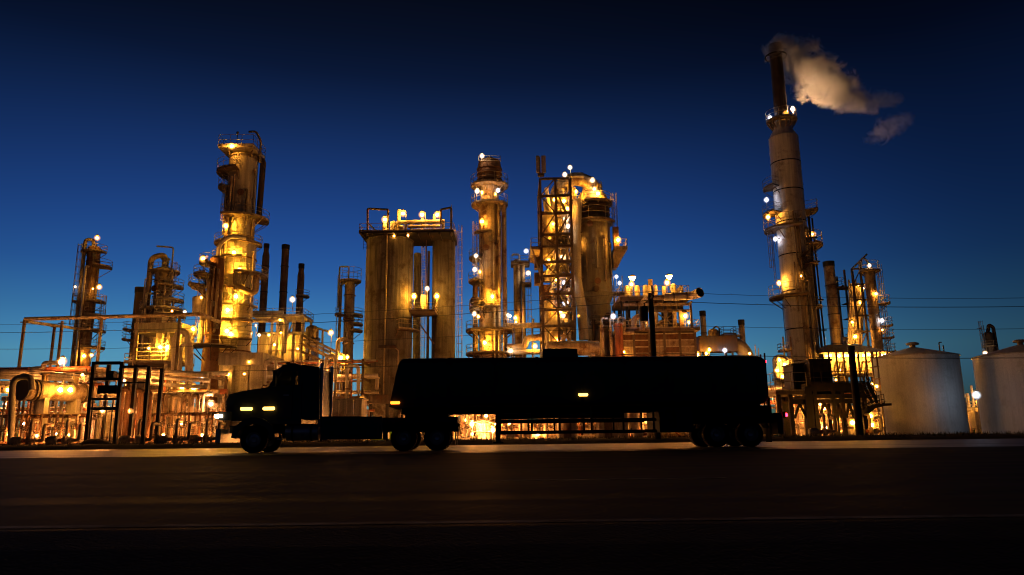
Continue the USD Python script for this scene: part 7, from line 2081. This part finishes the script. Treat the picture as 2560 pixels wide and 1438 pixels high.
    for x in seams[1:-1]:
        m = MB()
        Vr = [np.stack([np.full(k, xx), W / 2 + cy_ * s, C + cz_ * s], 1) for xx, s in ((x - .05, 1.001), (x - .05, 1.018), (x + .05, 1.018), (x + .05, 1.001))]
        nn = np.stack([np.zeros(k), np.cos(a), np.sin(a)], 1)
        i = np.arange(k); j = (i + 1) % k
        m.add(np.vstack(Vr), np.vstack([np.stack([q * k + i, q * k + j, (q + 1) * k + j, (q + 1) * k + i], 1) for q in range(3)]), np.vstack([nn] * 4))
        T.part('stiffener_ring', m, 'trailer_shell')
    # hatch box on the roof
    h0, h1 = P(1357, 880), P(1449, 868)
    hb = T.part('hatch_box', MB().hexa([(h0[0], .5, zt - .1), (h1[0], .5, zt - .1), (h1[0], W - .5, zt - .1), (h0[0], W - .5, zt - .1), (h0[0] + .04, .55, h1[1]), (h1[0] - .04, .55, h1[1]), (h1[0] - .04, W - .55, h1[1]), (h0[0] + .04, W - .55, h1[1])]), 'trailer_shell')
    for t in (.3, .7):
        xx = h0[0] + (h1[0] - h0[0]) * t
        T.part('hatch_lid', MB().lathe([(.28, h1[1]), (.28, h1[1] + .06), (.2, h1[1] + .09), (0, h1[1] + .09)], xx, W / 2, 18), 'trailer_shell', hb)
    T.part('roof_walkway', MB().box(xf + 1.2, h0[0] - .05, W / 2 - .3, W / 2 + .3, zt + .003, zt + .035), 'chassis')
    T.part('roof_walkway', MB().box(h1[0] + .05, xr - .9, W / 2 - .3, W / 2 + .3, zt + .003, zt + .035), 'chassis')
    # subframe, landing legs, side guards, tool boxes, bogie
    for y in (.7, W - .7):
        T.part('frame_rail', MB().box(P(1000, 1040)[0], xr - .2, y - .07, y + .07, zb - .22, zb + .05), 'chassis')
    T.part('coupling_plate', MB().box(P(1010, 1040)[0], P(1120, 1040)[0], .5, W - .5, 1.24, zb - .2), 'chassis')
    T.part('front_apron', extrude_side(MB(), [P(972, 1018), P(1130, 1022), P(1130, 1008), P(978, 990)], .05, W - .05), 'chassis')
    for y in (.3, W - .3):
        x = P(1246, 1060)[0]
        T.part('landing_leg', MB().box(x - .09, x + .09, y - .08, y + .08, .32, zb - .1).box(x - .2, x + .2, y - .15, y + .15, .26, .32), 'chassis')
    for y in (.04, W - .1):
        for py in (1052, 1081):
            z = P(1320, py)[1]
            T.part('side_guard', MB().box(P(1240, 1060)[0], P(1642, 1060)[0], y, y + .06, z - .06, z + .06), 'chassis')
        for px in (1250, 1330, 1400, 1480, 1560, 1636):
            x = P(px, 1060)[0]
            T.part('guard_post', MB().box(x - .04, x + .04, y + .065, y + .12, P(1320, 1081)[1] - .06, zb), 'chassis')
    T.part('hose_tube', MB().tube((P(1250, 1060)[0], .35, zb - .35), (P(1560, 1060)[0], .35, zb - .35), .12, 14), 'chassis')
    T.part('pump_cabinet', MB().box(P(1650, 1060)[0], P(1735, 1060)[0], .08, W - .08, .62, zb - .05), 'chassis')
    wx = [P(p, 1098)[0] for p in (1795, 1880)]
    for x in wx:
        for y0 in (.02, W - .58):
            wheel(T, x, y0, y0 + .56)
        T.part('axle', MB().tube((x, .3, .52), (x, W - .3, .52), .1, 10), 'chassis')
    for y0, y1 in ((0.0, .62), (W - .62, W)):
        T.part('mudguard', extrude_side(MB(), [(wx[0] - .75, .75), (wx[0] - .6, 1.18), (wx[0] - .2, 1.24), (wx[1] + .2, 1.24), (wx[1] + .6, 1.18), (wx[1] + .75, .75), (wx[1] + .7, .75), (wx[1] + .55, 1.12), (wx[1] + .18, 1.18), (wx[0] - .18, 1.18), (wx[0] - .55, 1.12), (wx[0] - .7, .75)], y0, y1), 'chassis')
        T.part('mud_flap', MB().box(wx[1] + .8, wx[1] + .82, y0 + .02, y1 - .02, .18, .95), 'chassis')
    T.part('rear_frame', MB().box(wx[0] - .9, P(1945, 1060)[0], .55, W - .55, .95, zb - .02), 'chassis')
    T.part('rear_bumper', MB().box(P(1945, 1060)[0], P(1958, 1060)[0], .05, W - .05, .5, 1.35), 'chassis')
    xl = P(1928, 950)[0]
    m = MB()
    for y in (.5, .95):
        m.beam((xl, y, .6), (xl, y, zt + .1), .05)
    for z in np.arange(.8, zt, .33):
        m.tube((xl, .5, z), (xl, .95, z), .018, 5)
    T.part('ladder', m, 'chassis')
    # lamps
    for px, py, g, lab in ((988, 1007, 'amber_deep', 'amber front side lamp'), (1458, 987, 'amber', 'amber side lamp half way along')):
        x, z = P(px, py)
        T.part('marker_lamp', MB().drum((x - .16, -.02 if py < 1000 else -.005, z), (x + .16, -.02 if py < 1000 else -.005, z), .06, 12, .6), g, label=lab)
    x, z = P(1966, 1037)
    T.part('tail_lamp', MB().drum((x - .12, .2, z), (x + .1, .2, z), .075, 12, .5).drum((x - .12, W - .2, z), (x + .1, W - .2, z), .075, 12, .5), 'red', label='red tail lamps')
    x, z = P(1921, 900)
    T.part('tail_lamp', MB().drum((x - .05, .6, z), (x + .12, .6, z), .05, 10, .5), 'red', label='small red lamp high at the rear')
    T.part('lamp_bracket', MB().box(P(1958, 1037)[0], P(1966, 1037)[0], .08, .32, P(1966, 1037)[1] - .12, P(1966, 1037)[1] + .12).box(P(1958, 1037)[0], P(1966, 1037)[0], W - .32, W - .08, P(1966, 1037)[1] - .12, P(1966, 1037)[1] + .12), 'chassis')


truck()

# ------------------------------------------------------------------ power line along the far verge
YP = 58.0
q = at(1626, 733, YP)
right = np.array([q[0] + 62.0, YP - 2.0, 0]); left = np.array([at(-260, 1000, 74)[0], 74.0, 0])
tops = []


def pole(label, x, y, h, lean=0.0, arm=True):
    T = Thing('utility_pole', label, 'utility pole', (x, y, 0), None)
    T.part('pole', MB().lathe([(.26, -.3), (.24, h * .4), (.2, h * .98), (.17, h)], x, y, 16), 'wood')
    if arm:
        T.part('cross_arm', MB().beam((x, y - 1.15, h - .45), (x, y + 1.15, h - .45), .14, .18), 'wood')
        T.part('arm_brace', MB().beam((x, y - .8, h - .5), (x, y, h - 1.2), .05).beam((x, y + .8, h - .5), (x, y, h - 1.2), .05), 'dark_steel')
        for dy in (-1.05, -.5, .5, 1.05):
            T.part('insulator', MB().lathe([(.03, h - .36), (.03, h - .28), (.12, h - .26), (.06, h - .2), (.11, h - .17), (.05, h - .1), (.0, h - .08)], x, y + dy, 12), 'ceramic')
        tr = T.part('transformer', MB().lathe([(0, h - 2.3), (.34, h - 2.3), (.36, h - 2.2), (.36, h - 1.2), (.3, h - 1.1), (0, h - 1.08)], x - .62, y, 18), 'dark_shell')
        T.part('bushing', MB().lathe([(.04, h - 1.08), (.1, h - 1.0), (.05, h - .95), (.09, h - .9), (.03, h - .8), (0, h - .8)], x - .55, y - .1, 10), 'ceramic', tr)
    return h


H = q[2]
pole('black timber utility pole with a cross arm, rising in front of the brown furnace panels', q[0], YP, H)
z4 = [H - .08, H - .4, zpx(1632, 812, YP), zpx(1636, 883, YP)]
zl = [at(-260, p, 74)[2] for p in (818, 830, 872, 930)]
zr = [at(2560, p, YP - 1)[2] + .1 for p in (742, 757, 829, 889)]
for i, (dy, w) in enumerate(((-1.05, .017), (1.05, .026), (-.2, .017), (-.22, .026))):
    pts = []
    a, b, c = np.array([left[0], left[1] + dy, zl[i]]), np.array([q[0], YP + dy, z4[i]]), np.array([q[0] + 62, YP - 2 + dy, z4[i] - .1])
    for p0, p1, sag in ((a, b, .7), (b, c, 1.0 if i < 2 else .8)):
        for t in np.linspace(0, 1, 22)[(1 if pts else 0):]:
            pts.append(p0 + (p1 - p0) * t - np.array([0, 0, sag * 4 * t * (1 - t)]))
    single('power_line', MB().sweep(pts, w, 5), 'wire', ('upper of the twin power lines at the top of the pole', 'lower of the twin power lines at the top of the pole', 'single power line half way down the pole', 'lowest and thickest line crossing just over the trailer roof')[i], 'power line', 'power lines along the road')
# short stub pole by the steel table
p = at(2127, 868, 60)
T = Thing('stub_pole', 'short black timber pole without wires in front of the steel table', 'utility pole', (p[0], 60, 0))
T.part('pole', MB().lathe([(.3, -.3), (.28, p[2] * .5), (.25, p[2])] + [(0, p[2] + .02)], p[0], 60, 16), 'wood')
T.part('cap', MB().deck(p[0], 60, p[2] - .25, p[2] + .06, .255, .3, 0, 2 * PI, n=16), 'dark_steel')
